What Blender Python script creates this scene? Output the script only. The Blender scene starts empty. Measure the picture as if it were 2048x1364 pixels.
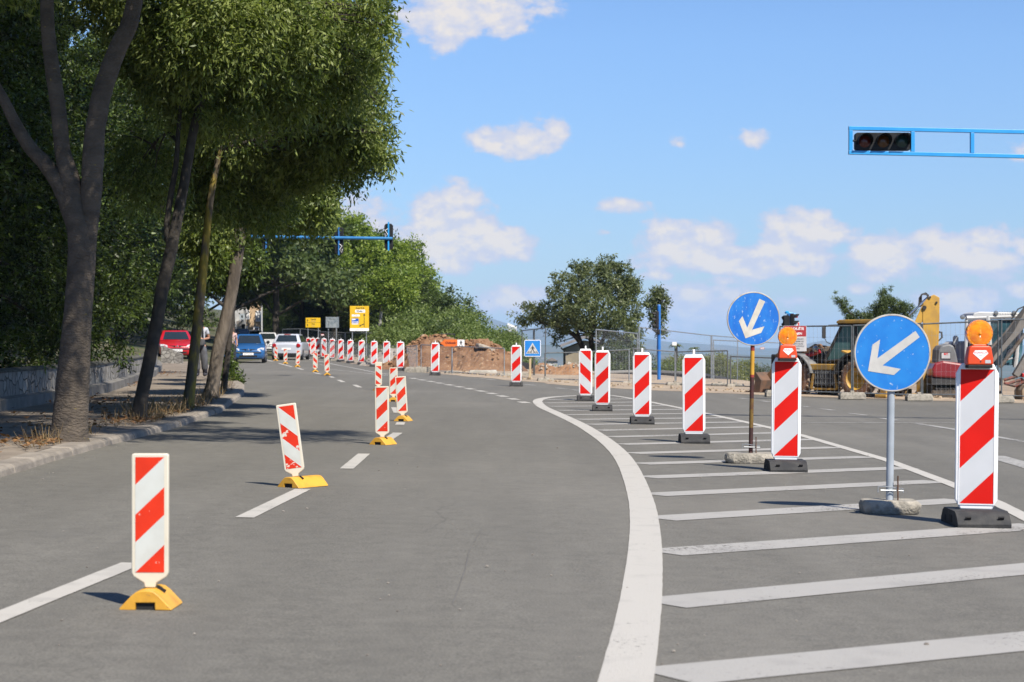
import bpy, math, random
import numpy as np
from mathutils import Vector, Matrix, Quaternion

SC = bpy.context.scene
COL = SC.collection
F = 3982.0          # focal length in photograph pixels (70 mm on a 36 mm sensor)
CZ = 1.32           # eye height
R = math.radians
rnd = random.Random(7)

# ------------------------------------------------------------------ terrain
_BY = [-30, 0, 15, 30, 45, 60, 75, 95, 115, 135, 160, 200, 260, 400]
_BV = [.01, .01, 0, -.04, -.045, 0, .01, .02, .08, .13, .22, .40, .7, 1.4]
def g(x, y):
    return float(np.interp(y, _BY, _BV)) - .015 * max(-25, min(20, x))
def sm(t):
    t = max(0., min(1., t)); return t * t * (3 - 2 * t)
def T(x, y):
    """natural ground beside the road"""
    z = g(x, min(y, 300)) - .05
    if x > 2.5 and y > 62: z -= .42 * sm((y - 62) / 12) * sm((x - 2.5) / 1.5) * (1 - sm((x - 9) / 2))
    edge = 86 if x > -1 else 86 + (-1 - x) * 9
    d = y - edge
    if x > 30: d = max(d, (x - 30) * .8)
    if d > 0:
        z -= min(d * .12, 6) * sm(d / 12) + 134 * sm((d - 20) / 900)
    if x < -12:
        z += 5.5 * sm((-12 - x) / 40) * sm((y + 20) / 30) + 25 * sm((-30 - x) / 300)
    return z
def at(px, py, off=0.):
    """point of the road plane seen at a photograph pixel"""
    y = 1.3 * F / max(py - 682, 4)
    for _ in range(40):
        x = (px - 1024) / F * y
        y = .5 * y + .5 * (CZ - g(x, y) - off) * F / max(py - 682, 4)
    x = (px - 1024) / F * y
    return Vector((x, y, g(x, y) + off))
def W(px, py, y):
    return Vector(((px - 1024) / F * y, y, CZ + (682 - py) / F * y))
def on(px, y, off=0.):
    x = (px - 1024) / F * y
    return Vector((x, y, g(x, y) + off))

# ------------------------------------------------------------------ materials
MATS = {}
ALB = .78      # overall level of the man-made and mineral colours
def nd(nt, typ, loc=None, **kw):
    n = nt.nodes.new(typ)
    for k, v in kw.items(): setattr(n, k, v)
    return n
def mat(name, col, rough=.6, metal=0., col2=None, scale=8., amt=1., bump=0., bscale=40., coat=0., spec=.5,
        contrast=(.35, .65), detail=4., stretch=None, specks=None, emit=None, trans=0.):
    """principled material: base colour varied by object-space noise, optional specks and bump"""
    if name in MATS: return MATS[name]
    if min(col) < .75:
        k = ALB; col = tuple(c * k for c in col); col2 = col2 and tuple(c * k for c in col2)
        if specks: specks = (*specks[:3], tuple(c * k for c in specks[3]))
    m = bpy.data.materials.new(name); m.use_nodes = True
    nt = m.node_tree; L = nt.links
    b = nt.nodes['Principled BSDF']
    b.inputs['Roughness'].default_value = rough
    b.inputs['Metallic'].default_value = metal
    b.inputs['Specular IOR Level'].default_value = spec
    b.inputs['Coat Weight'].default_value = coat
    if coat: b.inputs['Coat Roughness'].default_value = .08
    if trans: b.inputs['Transmission Weight'].default_value = trans
    c4 = (*col, 1)
    tc = nd(nt, 'ShaderNodeTexCoord'); vec = tc.outputs['Object']
    if stretch:
        mp = nd(nt, 'ShaderNodeMapping'); mp.inputs['Scale'].default_value = stretch
        L.new(vec, mp.inputs['Vector']); vec = mp.outputs['Vector']
    last = None
    if col2 is not None:
        oi = nd(nt, 'ShaderNodeObjectInfo')
        n = nd(nt, 'ShaderNodeTexNoise', noise_dimensions='4D')
        n.inputs['Scale'].default_value = scale; n.inputs['Detail'].default_value = detail
        mm = nd(nt, 'ShaderNodeMath', operation='MULTIPLY'); mm.inputs[1].default_value = 37.
        L.new(oi.outputs['Random'], mm.inputs[0]); L.new(mm.outputs[0], n.inputs['W'])
        L.new(vec, n.inputs['Vector'])
        rp = nd(nt, 'ShaderNodeMapRange', interpolation_type='SMOOTHSTEP')
        rp.inputs['From Min'].default_value, rp.inputs['From Max'].default_value = contrast
        rp.inputs['To Max'].default_value = amt
        L.new(n.outputs['Fac'], rp.inputs['Value'])
        mx = nd(nt, 'ShaderNodeMix', data_type='RGBA')
        mx.inputs[6].default_value = c4; mx.inputs[7].default_value = (*col2, 1)
        L.new(rp.outputs['Result'], mx.inputs[0]); last = mx.outputs[2]
    if specks:
        sc_, lo, hi, scol = specks
        n2 = nd(nt, 'ShaderNodeTexNoise'); n2.inputs['Scale'].default_value = sc_; n2.inputs['Detail'].default_value = 6.
        n2.inputs['Roughness'].default_value = .65
        L.new(vec, n2.inputs['Vector'])
        r2 = nd(nt, 'ShaderNodeMapRange'); r2.inputs['From Min'].default_value = lo; r2.inputs['From Max'].default_value = hi
        L.new(n2.outputs['Fac'], r2.inputs['Value'])
        m2 = nd(nt, 'ShaderNodeMix', data_type='RGBA')
        m2.inputs[6].default_value = c4; m2.inputs[7].default_value = (*scol, 1)
        if last: L.new(last, m2.inputs[6])
        L.new(r2.outputs['Result'], m2.inputs[0]); last = m2.outputs[2]
    if last: L.new(last, b.inputs['Base Color'])
    else: b.inputs['Base Color'].default_value = c4
    if bump:
        n3 = nd(nt, 'ShaderNodeTexNoise'); n3.inputs['Scale'].default_value = bscale; n3.inputs['Detail'].default_value = 5.
        L.new(vec, n3.inputs['Vector'])
        bp = nd(nt, 'ShaderNodeBump'); bp.inputs['Strength'].default_value = bump; bp.inputs['Distance'].default_value = .02
        L.new(n3.outputs['Fac'], bp.inputs['Height']); L.new(bp.outputs['Normal'], b.inputs['Normal'])
    if emit:
        b.inputs['Emission Color'].default_value = (*emit[0], 1); b.inputs['Emission Strength'].default_value = emit[1]
    MATS[name] = m
    return m

def leafmat(name, dark, light, trans=.32, rough=.45):
    if name in MATS: return MATS[name]
    m = bpy.data.materials.new(name); m.use_nodes = True
    nt = m.node_tree; L = nt.links
    b = nt.nodes['Principled BSDF']; out = nt.nodes['Material Output']
    b.inputs['Roughness'].default_value = rough
    b.inputs['Specular IOR Level'].default_value = .35
    a = nd(nt, 'ShaderNodeAttribute', attribute_name='tint')
    mx = nd(nt, 'ShaderNodeMix', data_type='RGBA')
    mx.inputs[6].default_value = (*dark, 1); mx.inputs[7].default_value = (*light, 1)
    L.new(a.outputs['Fac'], mx.inputs[0]); L.new(mx.outputs[2], b.inputs['Base Color'])
    t = nd(nt, 'ShaderNodeBsdfTranslucent')
    mt = nd(nt, 'ShaderNodeMix', data_type='RGBA'); mt.blend_type = 'MULTIPLY'; mt.inputs[0].default_value = 1
    mt.inputs[7].default_value = (1.25, 1.35, .55, 1)
    L.new(mx.outputs[2], mt.inputs[6]); L.new(mt.outputs[2], t.inputs['Color'])
    ms = nd(nt, 'ShaderNodeMixShader'); ms.inputs[0].default_value = trans
    L.new(b.outputs[0], ms.inputs[1]); L.new(t.outputs[0], ms.inputs[2]); L.new(ms.outputs[0], out.inputs['Surface'])
    MATS[name] = m
    return m

# ------------------------------------------------------------------ mesh building
class MB:
    def __init__(s): s.v = []; s.f = []; s.m = []
    def add(s, vs, fs, mi=0):
        o = len(s.v); s.v += [tuple(v) for v in vs]
        for f in fs: s.f.append([i + o for i in f]); s.m.append(mi)
        return s
    def box(s, c, d, mi=0, rz=0., M=None, taper=1.):
        hx, hy, hz = d[0] / 2, d[1] / 2, d[2] / 2
        vs = [Vector((x * (taper if z > 0 else 1), y * (taper if z > 0 else 1), z)) for z in (-hz, hz) for x, y in ((-hx, -hy), (hx, -hy), (hx, hy), (-hx, hy))]
        if rz: M = Matrix.Rotation(rz, 3, 'Z')
        if M is not None: vs = [M @ v for v in vs]
        c = Vector(c)
        return s.add([v + c for v in vs], [(3, 2, 1, 0), (4, 5, 6, 7), (0, 1, 5, 4), (1, 2, 6, 5), (2, 3, 7, 6), (3, 0, 4, 7)], mi)
    def tube(s, pts, radii, n=8, mi=0, caps=True, wob=0., rg=None):
        pts = [Vector(p) for p in pts]
        if not hasattr(radii, '__len__'): radii = [radii] * len(pts)
        vs = []; up = None
        for i, p in enumerate(pts):
            d = (pts[min(i + 1, len(pts) - 1)] - pts[max(i - 1, 0)])
            d = d.normalized() if d.length > 1e-9 else Vector((0, 0, 1))
            if up is None:
                up = Vector((1, 0, 0)) if abs(d.x) < .9 else Vector((0, 1, 0))
            a = (up - d * up.dot(d)).normalized(); b = d.cross(a); up = a
            for k in range(n):
                t = 2 * math.pi * k / n
                r = radii[i] * (1 + (wob * (rg.random() - .5) if wob else 0))
                vs.append(p + (a * math.cos(t) + b * math.sin(t)) * r)
        fs = []
        for i in range(len(pts) - 1):
            for k in range(n):
                fs.append((i * n + k, i * n + (k + 1) % n, (i + 1) * n + (k + 1) % n, (i + 1) * n + k))
        if caps:
            fs.append(tuple(reversed(range(n)))); fs.append(tuple(range((len(pts) - 1) * n, len(pts) * n)))
        return s.add(vs, fs, mi)
    def cyl(s, p0, p1, r0, r1=None, n=14, mi=0): return s.tube([p0, p1], [r0, r0 if r1 is None else r1], n, mi)
    def prism(s, poly, lo, hi, axis='y', mi=0, mi_cap=None):
        """polygon (counter-clockwise) extruded; axis y: (x,z); x: (y,z); z: (x,y)"""
        def P(a, b, t): return {'y': (a, t, b), 'x': (t, a, b), 'z': (a, b, t)}[axis]
        n = len(poly)
        vs = [P(a, b, lo) for a, b in poly] + [P(a, b, hi) for a, b in poly]
        sd = [(i, (i + 1) % n, n + (i + 1) % n, n + i) for i in range(n)]
        cap = [tuple(reversed(range(n))), tuple(range(n, 2 * n))]
        s.add(vs, sd, mi); o = len(s.v) - 2 * n
        for f in cap: s.f.append([i + o for i in f]); s.m.append(mi if mi_cap is None else mi_cap)
        return s
    def lathe(s, prof, o=(0, 0, 0), ax='z', n=24, mi=0):
        o = Vector(o); vs = []
        for r, h in prof:
            for k in range(n):
                t = 2 * math.pi * k / n; a, b = r * math.cos(t), r * math.sin(t)
                vs.append(o + Vector({'z': (a, b, h), 'y': (a, h, b), 'x': (h, a, b)}[ax]))
        fs = []
        for i in range(len(prof) - 1):
            for k in range(n): fs.append((i * n + k, i * n + (k + 1) % n, (i + 1) * n + (k + 1) % n, (i + 1) * n + k))
        if prof[0][0] < .02: fs.append(tuple(reversed(range(n))))
        if prof[-1][0] < .02: fs.append(tuple(range((len(prof) - 1) * n, len(prof) * n)))
        return s.add(vs, fs, mi)
    def flat(s, poly, y, mi=0):
        """flat polygon in the xz plane at depth y facing -y"""
        return s.add([(a, y, b) for a, b in poly], [tuple(range(len(poly)))], mi)
    def loft(s, rings, mi=0, caps=True, closed=True):
        n = len(rings[0]); vs = [v for r in rings for v in r]; fs = []
        for i in range(len(rings) - 1):
            for k in range(n if closed else n - 1):
                fs.append((i * n + k, i * n + (k + 1) % n, (i + 1) * n + (k + 1) % n, (i + 1) * n + k))
        if caps: fs += [tuple(reversed(range(n))), tuple(range((len(rings) - 1) * n, len(rings) * n))]
        return s.add(vs, fs, mi)
    def text(s, body, size, x, z, y, mi=0, align='CENTER', bold=0.):
        cu = bpy.data.curves.new('lettering', 'FONT'); cu.body = body; cu.size = size; cu.align_x = align; cu.align_y = 'CENTER'
        cu.offset = bold; cu.resolution_u = 2
        o = bpy.data.objects.new('lettering', cu); COL.objects.link(o)
        dg = bpy.context.evaluated_depsgraph_get()
        me = bpy.data.meshes.new_from_object(o.evaluated_get(dg))
        s.add([(v.co.x + x, y, v.co.y + z) for v in me.vertices], [tuple(p.vertices) for p in me.polygons], mi)
        bpy.data.objects.remove(o); bpy.data.curves.remove(cu); bpy.data.meshes.remove(me)
        return s
    def build(s, name, mats, parent=None, loc=None, rz=0., smooth=None, bevel=0., seg=2, fix=True):
        me = bpy.data.meshes.new(name)
        me.from_pydata(s.v, [], s.f)
        if not isinstance(mats, (list, tuple)): mats = [mats]
        for m in mats: me.materials.append(m)
        me.polygons.foreach_set('material_index', s.m)
        if fix and len(s.f) < 60000:
            import bmesh
            bm = bmesh.new(); bm.from_mesh(me); bmesh.ops.recalc_face_normals(bm, faces=bm.faces); bm.to_mesh(me); bm.free()
        if smooth is not None:
            me.polygons.foreach_set('use_smooth', [True] * len(me.polygons))
            me.set_sharp_from_angle(angle=R(smooth))
        me.update()
        o = bpy.data.objects.new(name, me); COL.objects.link(o)
        if loc is not None: o.location = loc
        if rz: o.rotation_euler.z = rz
        if parent is not None: o.parent = parent
        if bevel:
            b = o.modifiers.new('bevel', 'BEVEL'); b.width = bevel; b.segments = seg; b.limit_method = 'ANGLE'; b.angle_limit = R(40)
        return o

def tag(o, label=None, cat=None, group=None, kind=None):
    if label: o['label'] = label
    if cat: o['category'] = cat
    if group: o['group'] = group
    if kind: o['kind'] = kind
    return o
def thing(name, label, cat, loc=(0, 0, 0), rz=0., group=None):
    o = bpy.data.objects.new(name, None); COL.objects.link(o); o.empty_display_size = .1
    o.location = loc; o.rotation_euler = (0, 0, rz)
    return tag(o, label, cat, group)
def kids(o): return [c for c in bpy.data.objects if c.parent == o]
_KID = {}
def dup(root, loc, rz=0., label=None, group=None, scale=None, rot=None):
    r = root.copy(); COL.objects.link(r); r.location = loc; r.rotation_euler = rot if rot else (0, 0, rz)
    if scale is not None: r.scale = scale if hasattr(scale, '__len__') else (scale,) * 3
    if label: r['label'] = label
    if group: r['group'] = group
    for ch in list(root.children):
        c = ch.copy(); COL.objects.link(c); c.parent = r
        for gch in ch.children:
            d = gch.copy(); COL.objects.link(d); d.parent = c
    return r
def struct(o): o['kind'] = 'structure'; return o
HAZE_D = 7.2e-5; HAZE_C = (.50, .71, 1.0); SKY = (1.0, 0.2, 2.0); SKYS = .096; SKYTINT = ((.42, .54, .79), (.59, .735, .98)); CLOUD = 6.2; SUNE = 5.; EXPO = .62
# ------------------------------------------------------------------ shared materials
RUBBER = mat('black_rubber', (.028, .029, .031), .8, col2=(.07, .068, .064), scale=9, contrast=(.4, .8), bump=.3, bscale=70)
WPLAST = mat('white_plastic', (.80, .81, .82), .38, col2=(.62, .61, .58), scale=5, contrast=(.5, .8), amt=.6, specks=(34, .66, .73, (.50, .47, .43)))
SHEETW = mat('white_reflective_sheet', (.68, .70, .73), .5, col2=(.62, .635, .66), scale=4, amt=.6)
SHEETR = mat('red_reflective_sheet', (.80, .012, .006), .55, col2=(.72, .010, .005), scale=5, amt=.7, spec=.2)
CREAM = mat('cream_plastic', (.80, .74, .60), .45, col2=(.60, .52, .38), scale=7, contrast=(.5, .8), amt=.7)
SHEETW2 = mat('worn_white_sheet', (.72, .74, .69), .4, col2=(.62, .62, .56), scale=6, amt=.7)
SHEETR2 = mat('worn_red_sheet', (.82, .045, .014), .55, spec=.2, col2=(.68, .035, .012), scale=7, amt=.8, specks=(26, .66, .70, (.75, .62, .52)))
SHEETR3 = mat('scuffed_red_sheet', (.80, .042, .015), .55, spec=.2, col2=(.68, .035, .012), scale=7, amt=.8, specks=(16, .57, .60, (.78, .72, .62)))
YSTEEL = mat('yellow_painted_steel', (.80, .42, .045), .5, col2=(.62, .29, .03), scale=9, contrast=(.45, .8), bump=.08, specks=(20, .62, .71, (.26, .16, .08)))
DARK = mat('hollow_shade_black', (.012, .012, .013), .8)  # near-black stands in for the shade inside notches, slots and foot tunnels
CONC = mat('rough_concrete', (.47, .43, .36), .95, col2=(.27, .25, .21), scale=14, contrast=(.35, .7), bump=.9, bscale=45, specks=(60, .62, .72, (.2, .18, .15)))
GALV = mat('galvanised_steel', (.50, .53, .56), .45, metal=.55, col2=(.38, .41, .44), scale=12)
GPAINT = mat('grey_painted_steel', (.46, .51, .57), .45, col2=(.38, .43, .48), scale=6, specks=(30, .68, .74, (.3, .25, .2)))
SIGNBLUE = mat('worn_blue_sign_face', (.012, .20, .66), .4, col2=(.02, .25, .72), scale=6, specks=(34, .64, .69, (.45, .58, .76)))
SIGNBLUE2 = mat('scratched_blue_sign_face', (.012, .16, .62), .4, col2=(.02, .22, .70), scale=6, specks=(24, .61, .67, (.45, .58, .76)), stretch=(1.8, 1, .8))
SIGNB3 = mat('clean_blue_sign_face', (.01, .22, .70), .4, col2=(.015, .25, .72), scale=3)
SIGNW = mat('sign_white', (.66, .65, .62), .45, col2=(.56, .55, .52), scale=7)
SIGNW2 = mat('sign_ivory', (.76, .72, .62), .45, col2=(.62, .57, .48), scale=9, specks=(18, .68, .75, (.3, .26, .2)))
RIMW = mat('sign_rim_white', (.62, .58, .52), .5, col2=(.45, .40, .34), scale=12)
AMBER = mat('amber_lens', (1.0, .36, .008), .16, col2=(.92, .22, .004), scale=22, coat=.5, spec=.5)
AMBERD = mat('amber_lens_core', (1.0, .42, .02), .1, coat=1., col2=(.9, .3, .01), scale=30)
ORANGE = mat('orange_plastic', (.82, .085, .015), .45, col2=(.74, .07, .012), scale=5)
LABELW = mat('label_white', (.80, .80, .80), .5)
LABELR = mat('label_red', (.72, .05, .05), .5)
BLACKP = mat('black_plastic', (.014, .015, .017), .6, col2=(.024, .025, .027), scale=9, spec=.25)
BLUEP = mat('light_blue_paint', (.03, .36, .84), .4, col2=(.04, .40, .88), scale=4, coat=.2)
BLUED = mat('mid_blue_paint', (.03, .16, .46), .45, col2=(.04, .20, .52), scale=4)
SIGNY = mat('yellow_sign_face', (.88, .56, .012), .45, col2=(.82, .50, .012), scale=2)
INK = mat('black_ink', (.02, .02, .02), .6)
GREYBACK = mat('weathered_sign_back', (.24, .29, .33), .45, metal=.3, col2=(.40, .44, .47), scale=5, specks=(9, .60, .66, (.08, .09, .1)))
WOODP = mat('pale_wooden_post', (.62, .49, .30), .75, col2=(.5, .38, .22), scale=10, stretch=(3, 3, .4))
ORSIGN = mat('orange_sign_face', (.90, .20, .03), .45, col2=(.85, .17, .025), scale=4)
CHROME = mat('bright_metal', (.7, .7, .7), .2, metal=.9)
GLASS = mat('dark_car_glass', (.02, .028, .03), .06, spec=.8, coat=.6)
TYRE = mat('tyre_rubber', (.022, .022, .022), .85)
LAMPG = mat('lamp_glass', (.72, .74, .76), .12, coat=.8, col2=(.45, .47, .5), scale=14)
TAILR = mat('tail_light_red', (.50, .01, .012), .15, coat=.8, col2=(.3, .006, .01), scale=9)
BARK = mat('smooth_grey_bark', (.135, .108, .082), .92, col2=(.075, .06, .046), scale=5, contrast=(.3, .7), bump=1.3, bscale=26, stretch=(.8, .8, 1.6), specks=(9, .66, .72, (.30, .23, .06)))
BARKM = mat('mossy_bark', (.13, .105, .075), .95, col2=(.34, .26, .045), scale=2.6, contrast=(.42, .54), bump=1., bscale=26, stretch=(1.2, 1.2, .45))
BARKG = mat('pale_grey_bark', (.205, .168, .13), .92, col2=(.09, .072, .056), scale=5, bump=1., bscale=24, stretch=(1.4, 1.4, .4))
BARKD = mat('dark_bark', (.07, .058, .046), .95, col2=(.035, .03, .024), scale=6, bump=.7, bscale=24)
DIRT = mat('reddish_soil', (.165, .078, .037), .95, col2=(.26, .145, .077), scale=1.6, contrast=(.35, .65), detail=8, bump=1., bscale=6, specks=(7, .60, .66, (.42, .29, .18)))
RUBBLE = mat('pale_orange_rubble', (.40, .23, .12), .95, col2=(.27, .14, .07), scale=2.2, detail=8, bump=1., bscale=7, specks=(6, .60, .66, (.62, .52, .40)))
GRAVEL = mat('grey_gravel', (.42, .38, .33), .95, col2=(.30, .26, .22), scale=5, detail=8, bump=1., bscale=12)
ROCK = mat('pale_limestone', (.52, .47, .40), .9, col2=(.36, .30, .23), scale=4, bump=.8, bscale=12)
LEAF_A = leafmat('fresh_green_leaf', (.070, .108, .024), (.270, .320, .095), .40)
LEAF_B = leafmat('laurel_leaf', (.010, .020, .004), (.105, .155, .026), .22, .45)  # near-black to light range paints shaded and lit clumps into the leaf colour
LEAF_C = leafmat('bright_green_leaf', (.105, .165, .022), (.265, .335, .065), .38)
LEAF_D = leafmat('dull_olive_leaf', (.075, .098, .040), (.180, .208, .095), .30)
LEAF_E = leafmat('scrub_leaf', (.090, .135, .030), (.205, .255, .080), .32)
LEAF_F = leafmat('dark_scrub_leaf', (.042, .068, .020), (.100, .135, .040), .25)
LEAF_G = leafmat('yellow_green_leaf', (.13, .15, .025), (.235, .245, .060), .35)
NEEDLE = leafmat('cedar_needle', (.045, .075, .022), (.120, .160, .055), .15, .6)
DRY = leafmat('dry_grass_blade', (.11, .075, .038), (.25, .18, .09), .2, .8)
LITTER = leafmat('dead_leaf', (.10, .050, .022), (.26, .14, .06), .1, .8)
_KX = [-4.3, -4.45, -4.6, -4.72, -4.9, -4.97, -5.25, -6.3, -7.25, -9.2, -12., -15.6, -20., -26., -38.]
_KY = [-20, 5, 12, 18.2, 23.6, 29.6, 36, 46.8, 54, 64, 80, 100, 120, 140, 175]
def kerbx(y): return float(np.interp(y, _KY, _KX))
# ------------------------------------------------------------------ foliage
def leaf_mesh(name, blobs, n, L, Wd, seed, mats, droop=.5, per=26, spread=.30, inner=.45, clusterL=None, vstretch=.45):
    """blobs: (cx,cy,cz,rx,ry,rz). n leaves as small bent rhombi in sprays spread through the blobs' volume"""
    rg = np.random.default_rng(seed)
    B = np.array(blobs, float)
    w = (B[:, 3] * B[:, 4] * B[:, 5]) ** .72; w /= w.sum()
    nc = max(4, n // per)
    bi = rg.choice(len(B), nc, p=w)
    d = rg.normal(size=(nc, 3)); d /= np.linalg.norm(d, axis=1)[:, None]
    rr = inner + (1 - inner) * rg.random(nc) ** .7
    rr *= 1 + .16 * rg.normal(size=nc)
    cc = B[bi, :3] + d * rr[:, None] * B[bi, 3:6]
    cr = (B[bi, 3:6].min(axis=1)) * spread * (.6 + .8 * rg.random(nc))
    if clusterL is not None: cr = clusterL * (.6 + .8 * rg.random(nc))
    ci = rg.integers(0, nc, n)
    p = cc[ci] + rg.normal(size=(n, 3)) * cr[ci][:, None] * np.array([.60, .60, vstretch])
    out = d[ci]
    a = rg.normal(size=(n, 3)) * .8 + out * .5; a[:, 2] -= droop
    a /= np.linalg.norm(a, axis=1)[:, None]
    b = np.cross(a, rg.normal(size=(n, 3)) + out * .6); b /= (np.linalg.norm(b, axis=1)[:, None] + 1e-9)
    c = np.cross(a, b)
    s = (.65 + .7 * rg.random(n))[:, None]
    v = np.empty((n, 4, 3))
    v[:, 0] = p
    v[:, 1] = p + a * L * s * .45 + b * Wd * s * .5 + c * L * .06
    v[:, 2] = p + a * L * s - c * L * .05
    v[:, 3] = p + a * L * s * .45 - b * Wd * s * .5 + c * L * .06
    me = bpy.data.meshes.new(name)
    me.vertices.add(4 * n); me.vertices.foreach_set('co', v.ravel())
    me.loops.add(4 * n); me.loops.foreach_set('vertex_index', np.arange(4 * n, dtype=np.int32))
    me.polygons.add(n); me.polygons.foreach_set('loop_start', np.arange(0, 4 * n, 4, dtype=np.int32))
    me.polygons.foreach_set('loop_total', np.full(n, 4, dtype=np.int32))
    for m in (mats if isinstance(mats, (list, tuple)) else [mats]): me.materials.append(m)
    at_ = me.attributes.new('tint', 'FLOAT', 'FACE')
    tint = np.clip(.45 + .34 * rg.normal(size=nc)[ci] + .2 * rg.normal(size=n), 0, 1)
    at_.data.foreach_set('value', tint.astype(np.float32))
    if isinstance(mats, (list, tuple)) and len(mats) > 1:
        me.polygons.foreach_set('material_index', (rg.random(nc)[ci] * len(mats)).astype(np.int32))
    me.update(calc_edges=True)
    return me
def link_mesh(name, me, parent=None, loc=None):
    o = bpy.data.objects.new(name, me); COL.objects.link(o)
    if parent is not None: o.parent = parent
    if loc is not None: o.location = loc
    return o
def limb(mb, p0, p1, r0, r1, rg, sag=.1, k=6, n=7, mi=0):
    p0, p1 = Vector(p0), Vector(p1); L = (p1 - p0).length
    pts = []
    for i in range(k + 1):
        t = i / k; q = p0.lerp(p1, t)
        if 0 < i < k: q += Vector((rg.uniform(-1, 1), rg.uniform(-1, 1), rg.uniform(-.6, 1))) * L * sag * .22
        q.z += L * sag * math.sin(math.pi * t) * .6
        pts.append(q)
    mb.tube(pts, [r0 + (r1 - r0) * (i / k) for i in range(k + 1)], n, mi, wob=.14, rg=rg)
    return pts
def smooth_path(pts, radii, sub=5):
    """Catmull-Rom through points"""
    P = [Vector(p) for p in pts]; out = []; rr = []
    for i in range(len(P) - 1):
        a, b, c, d = P[max(i - 1, 0)], P[i], P[i + 1], P[min(i + 2, len(P) - 1)]
        for k in range(sub):
            t = k / sub
            out.append(.5 * ((2 * b) + (c - a) * t + (2 * a - 5 * b + 4 * c - d) * t * t + (3 * b - a - 3 * c + d) * t ** 3))
            rr.append(radii[i] + (radii[i + 1] - radii[i]) * t)
    out.append(P[-1]); rr.append(radii[-1]); return out, rr
def pxtrunk(mb, pts, y, rg, base, n=12, mi=0, flare=0., dy=0.):
    """trunk through photograph pixels (x, y, diameter px) at distance y"""
    q = []; rad = []
    for i, (px, py, w) in enumerate(pts):
        p = W(px, py, y + dy * i) - base; q.append(p); rad.append(w / 2 / F * y)
    q, rad = smooth_path(q, rad)
    if flare:
        for i in range(min(5, len(rad))): rad[i] *= 1 + flare * (1 - i / 5) ** 2
    mb.tube(q, rad, n, mi, wob=.07, rg=rg); return q
def pxblob(px, py, y, rx, ry, rd, base):
    p = W(px, py, y) - base; s = y / F
    return (p.x, p.y, p.z, rx * s, rd, ry * s)

# --- the five kerbside trees: trunks and crowns of their own -----------------
KERB_TREES = 'trees along the left kerb'
def kerb_tree(label, base, trunks, y, barkm, blobs, n, L, Wd, seed, leaf, limbs=True, flare=.25, droop=.7, clusterL=.18, upper=None):
    t = thing('street_tree', label, 'tree', base, 0, KERB_TREES)
    rg = random.Random(seed); mb = MB(); paths = []
    for i, tr in enumerate(trunks):
        paths.append(pxtrunk(mb, tr, y, rg, base, 14 if i == 0 else 10, flare=flare if i == 0 else 0))
    bl = [tuple(np.array(b[:3]) - np.array(base)) + tuple(b[3:6]) if b[0] < 10 and abs(b[0]) < 12 and b[2] < 10 else pxblob(*b, base) for b in blobs]
    mb.build('trunk', barkm, t, smooth=60)
    lb = MB(); tips = [p[-1] for p in paths] + [p[int(len(p) * .75)] for p in paths]
    for b in bl:
        c = Vector(b[:3]); s = min(tips, key=lambda q: (q - c).length)
        pts = limb(lb, s, c, .034, .012, rg, .12, 9)
        for _ in range(4):
            e = c + Vector((rg.uniform(-1, 1) * b[3], rg.uniform(-1, 1) * b[4], rg.uniform(-.8, .8) * b[5])) * .8
            limb(lb, pts[rg.randint(3, 6)], e, .018, .005, rg, .1, 4, 5)
    lb.build('limb', BARKD, t, smooth=60)
    link_mesh('crown', leaf_mesh('crown', bl, n, L, Wd, seed, leaf, droop, per=40, inner=.3, clusterL=clusterL, vstretch=.85), t)
    if upper:  # unseen crown mass above the view, added for the shade it throws
        ub = [(b[0] - base.x, b[1] - base.y, b[2] - base.z, *b[3:]) for b in upper]
        link_mesh('upper_shade_crown', leaf_mesh('upper_shade_crown', ub, 22000 * len(ub), .14, .06, seed + 60, leaf, droop, per=34, inner=.15, clusterL=.34), t)
    return t
def KP(px, py, y): return W(px, py, y)

b1 = Vector((-5.2, 23.4, g(-5.2, 23.4) + .10))
kerb_tree('big forked grey trunk with three stems, nearest tree by the left kerb', b1,
    [[(136, 892, 84), (140, 850, 74), (146, 760, 66), (152, 680, 60), (158, 600, 56), (163, 530, 56), (162, 470, 54), (150, 420, 50), (140, 360, 40), (125, 300, 32), (117, 220, 31), (105, 140, 30), (96, 60, 28), (92, -60, 27), (80, -190, 22)],
     [(172, 500, 40), (178, 440, 40), (183, 380, 44), (186, 320, 44), (192, 250, 40), (206, 180, 40), (232, 105, 38), (258, 50, 36), (272, -10, 32), (300, -120, 26), (330, -220, 20)],
     [(150, 455, 34), (124, 380, 34), (92, 330, 30), (58, 292, 27), (30, 245, 24), (8, 200, 21), (-20, 150, 18), (-60, 90, 15)]],
    23.4, BARK,
    [(-1.9, 21.4, 7.4, 1.5, 1.2, .7), (.2, 21.6, 7.4, 1.3, 1.2, .5), (1.0, 23.0, 7.8, .9, 1.0, .5), (-.6, 23.4, 7.9, 1.3, 1.1, .6), (-4.0, 21.6, 7.4, 1.7, 1.5, .9), (-3.2, 19.6, 7.2, 1.5, 1.3, .8), (-5.6, 19.4, 7.4, 1.5, 1.4, .9), (-6.6, 22.5, 7.6, 1.6, 1.6, 1.0), (-2.2, 25.0, 8.2, 1.6, 1.3, .8), (-4.6, 25.0, 8.0, 1.6, 1.5, 1.0), (-8.2, 20.6, 7.8, 1.7, 1.7, 1.0), (-7.4, 25.5, 8.6, 1.8, 1.8, 1.2),
     (770, -75, 27, 70, 42, .5), (-20, -60, 25, 120, 80, 1.)], 120000, .10, .030, 11, LEAF_A, upper=[(-5.6, 22.6, 10.2, 3.6, 3.2, 2.2), (-2.6, 20.6, 9.4, 2.0, 2.0, 1.2), (-9.0, 24.5, 10.5, 3.0, 3.0, 2.2), (-4.6, 17.6, 9.0, 2.4, 2.2, 1.6)])
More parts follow.
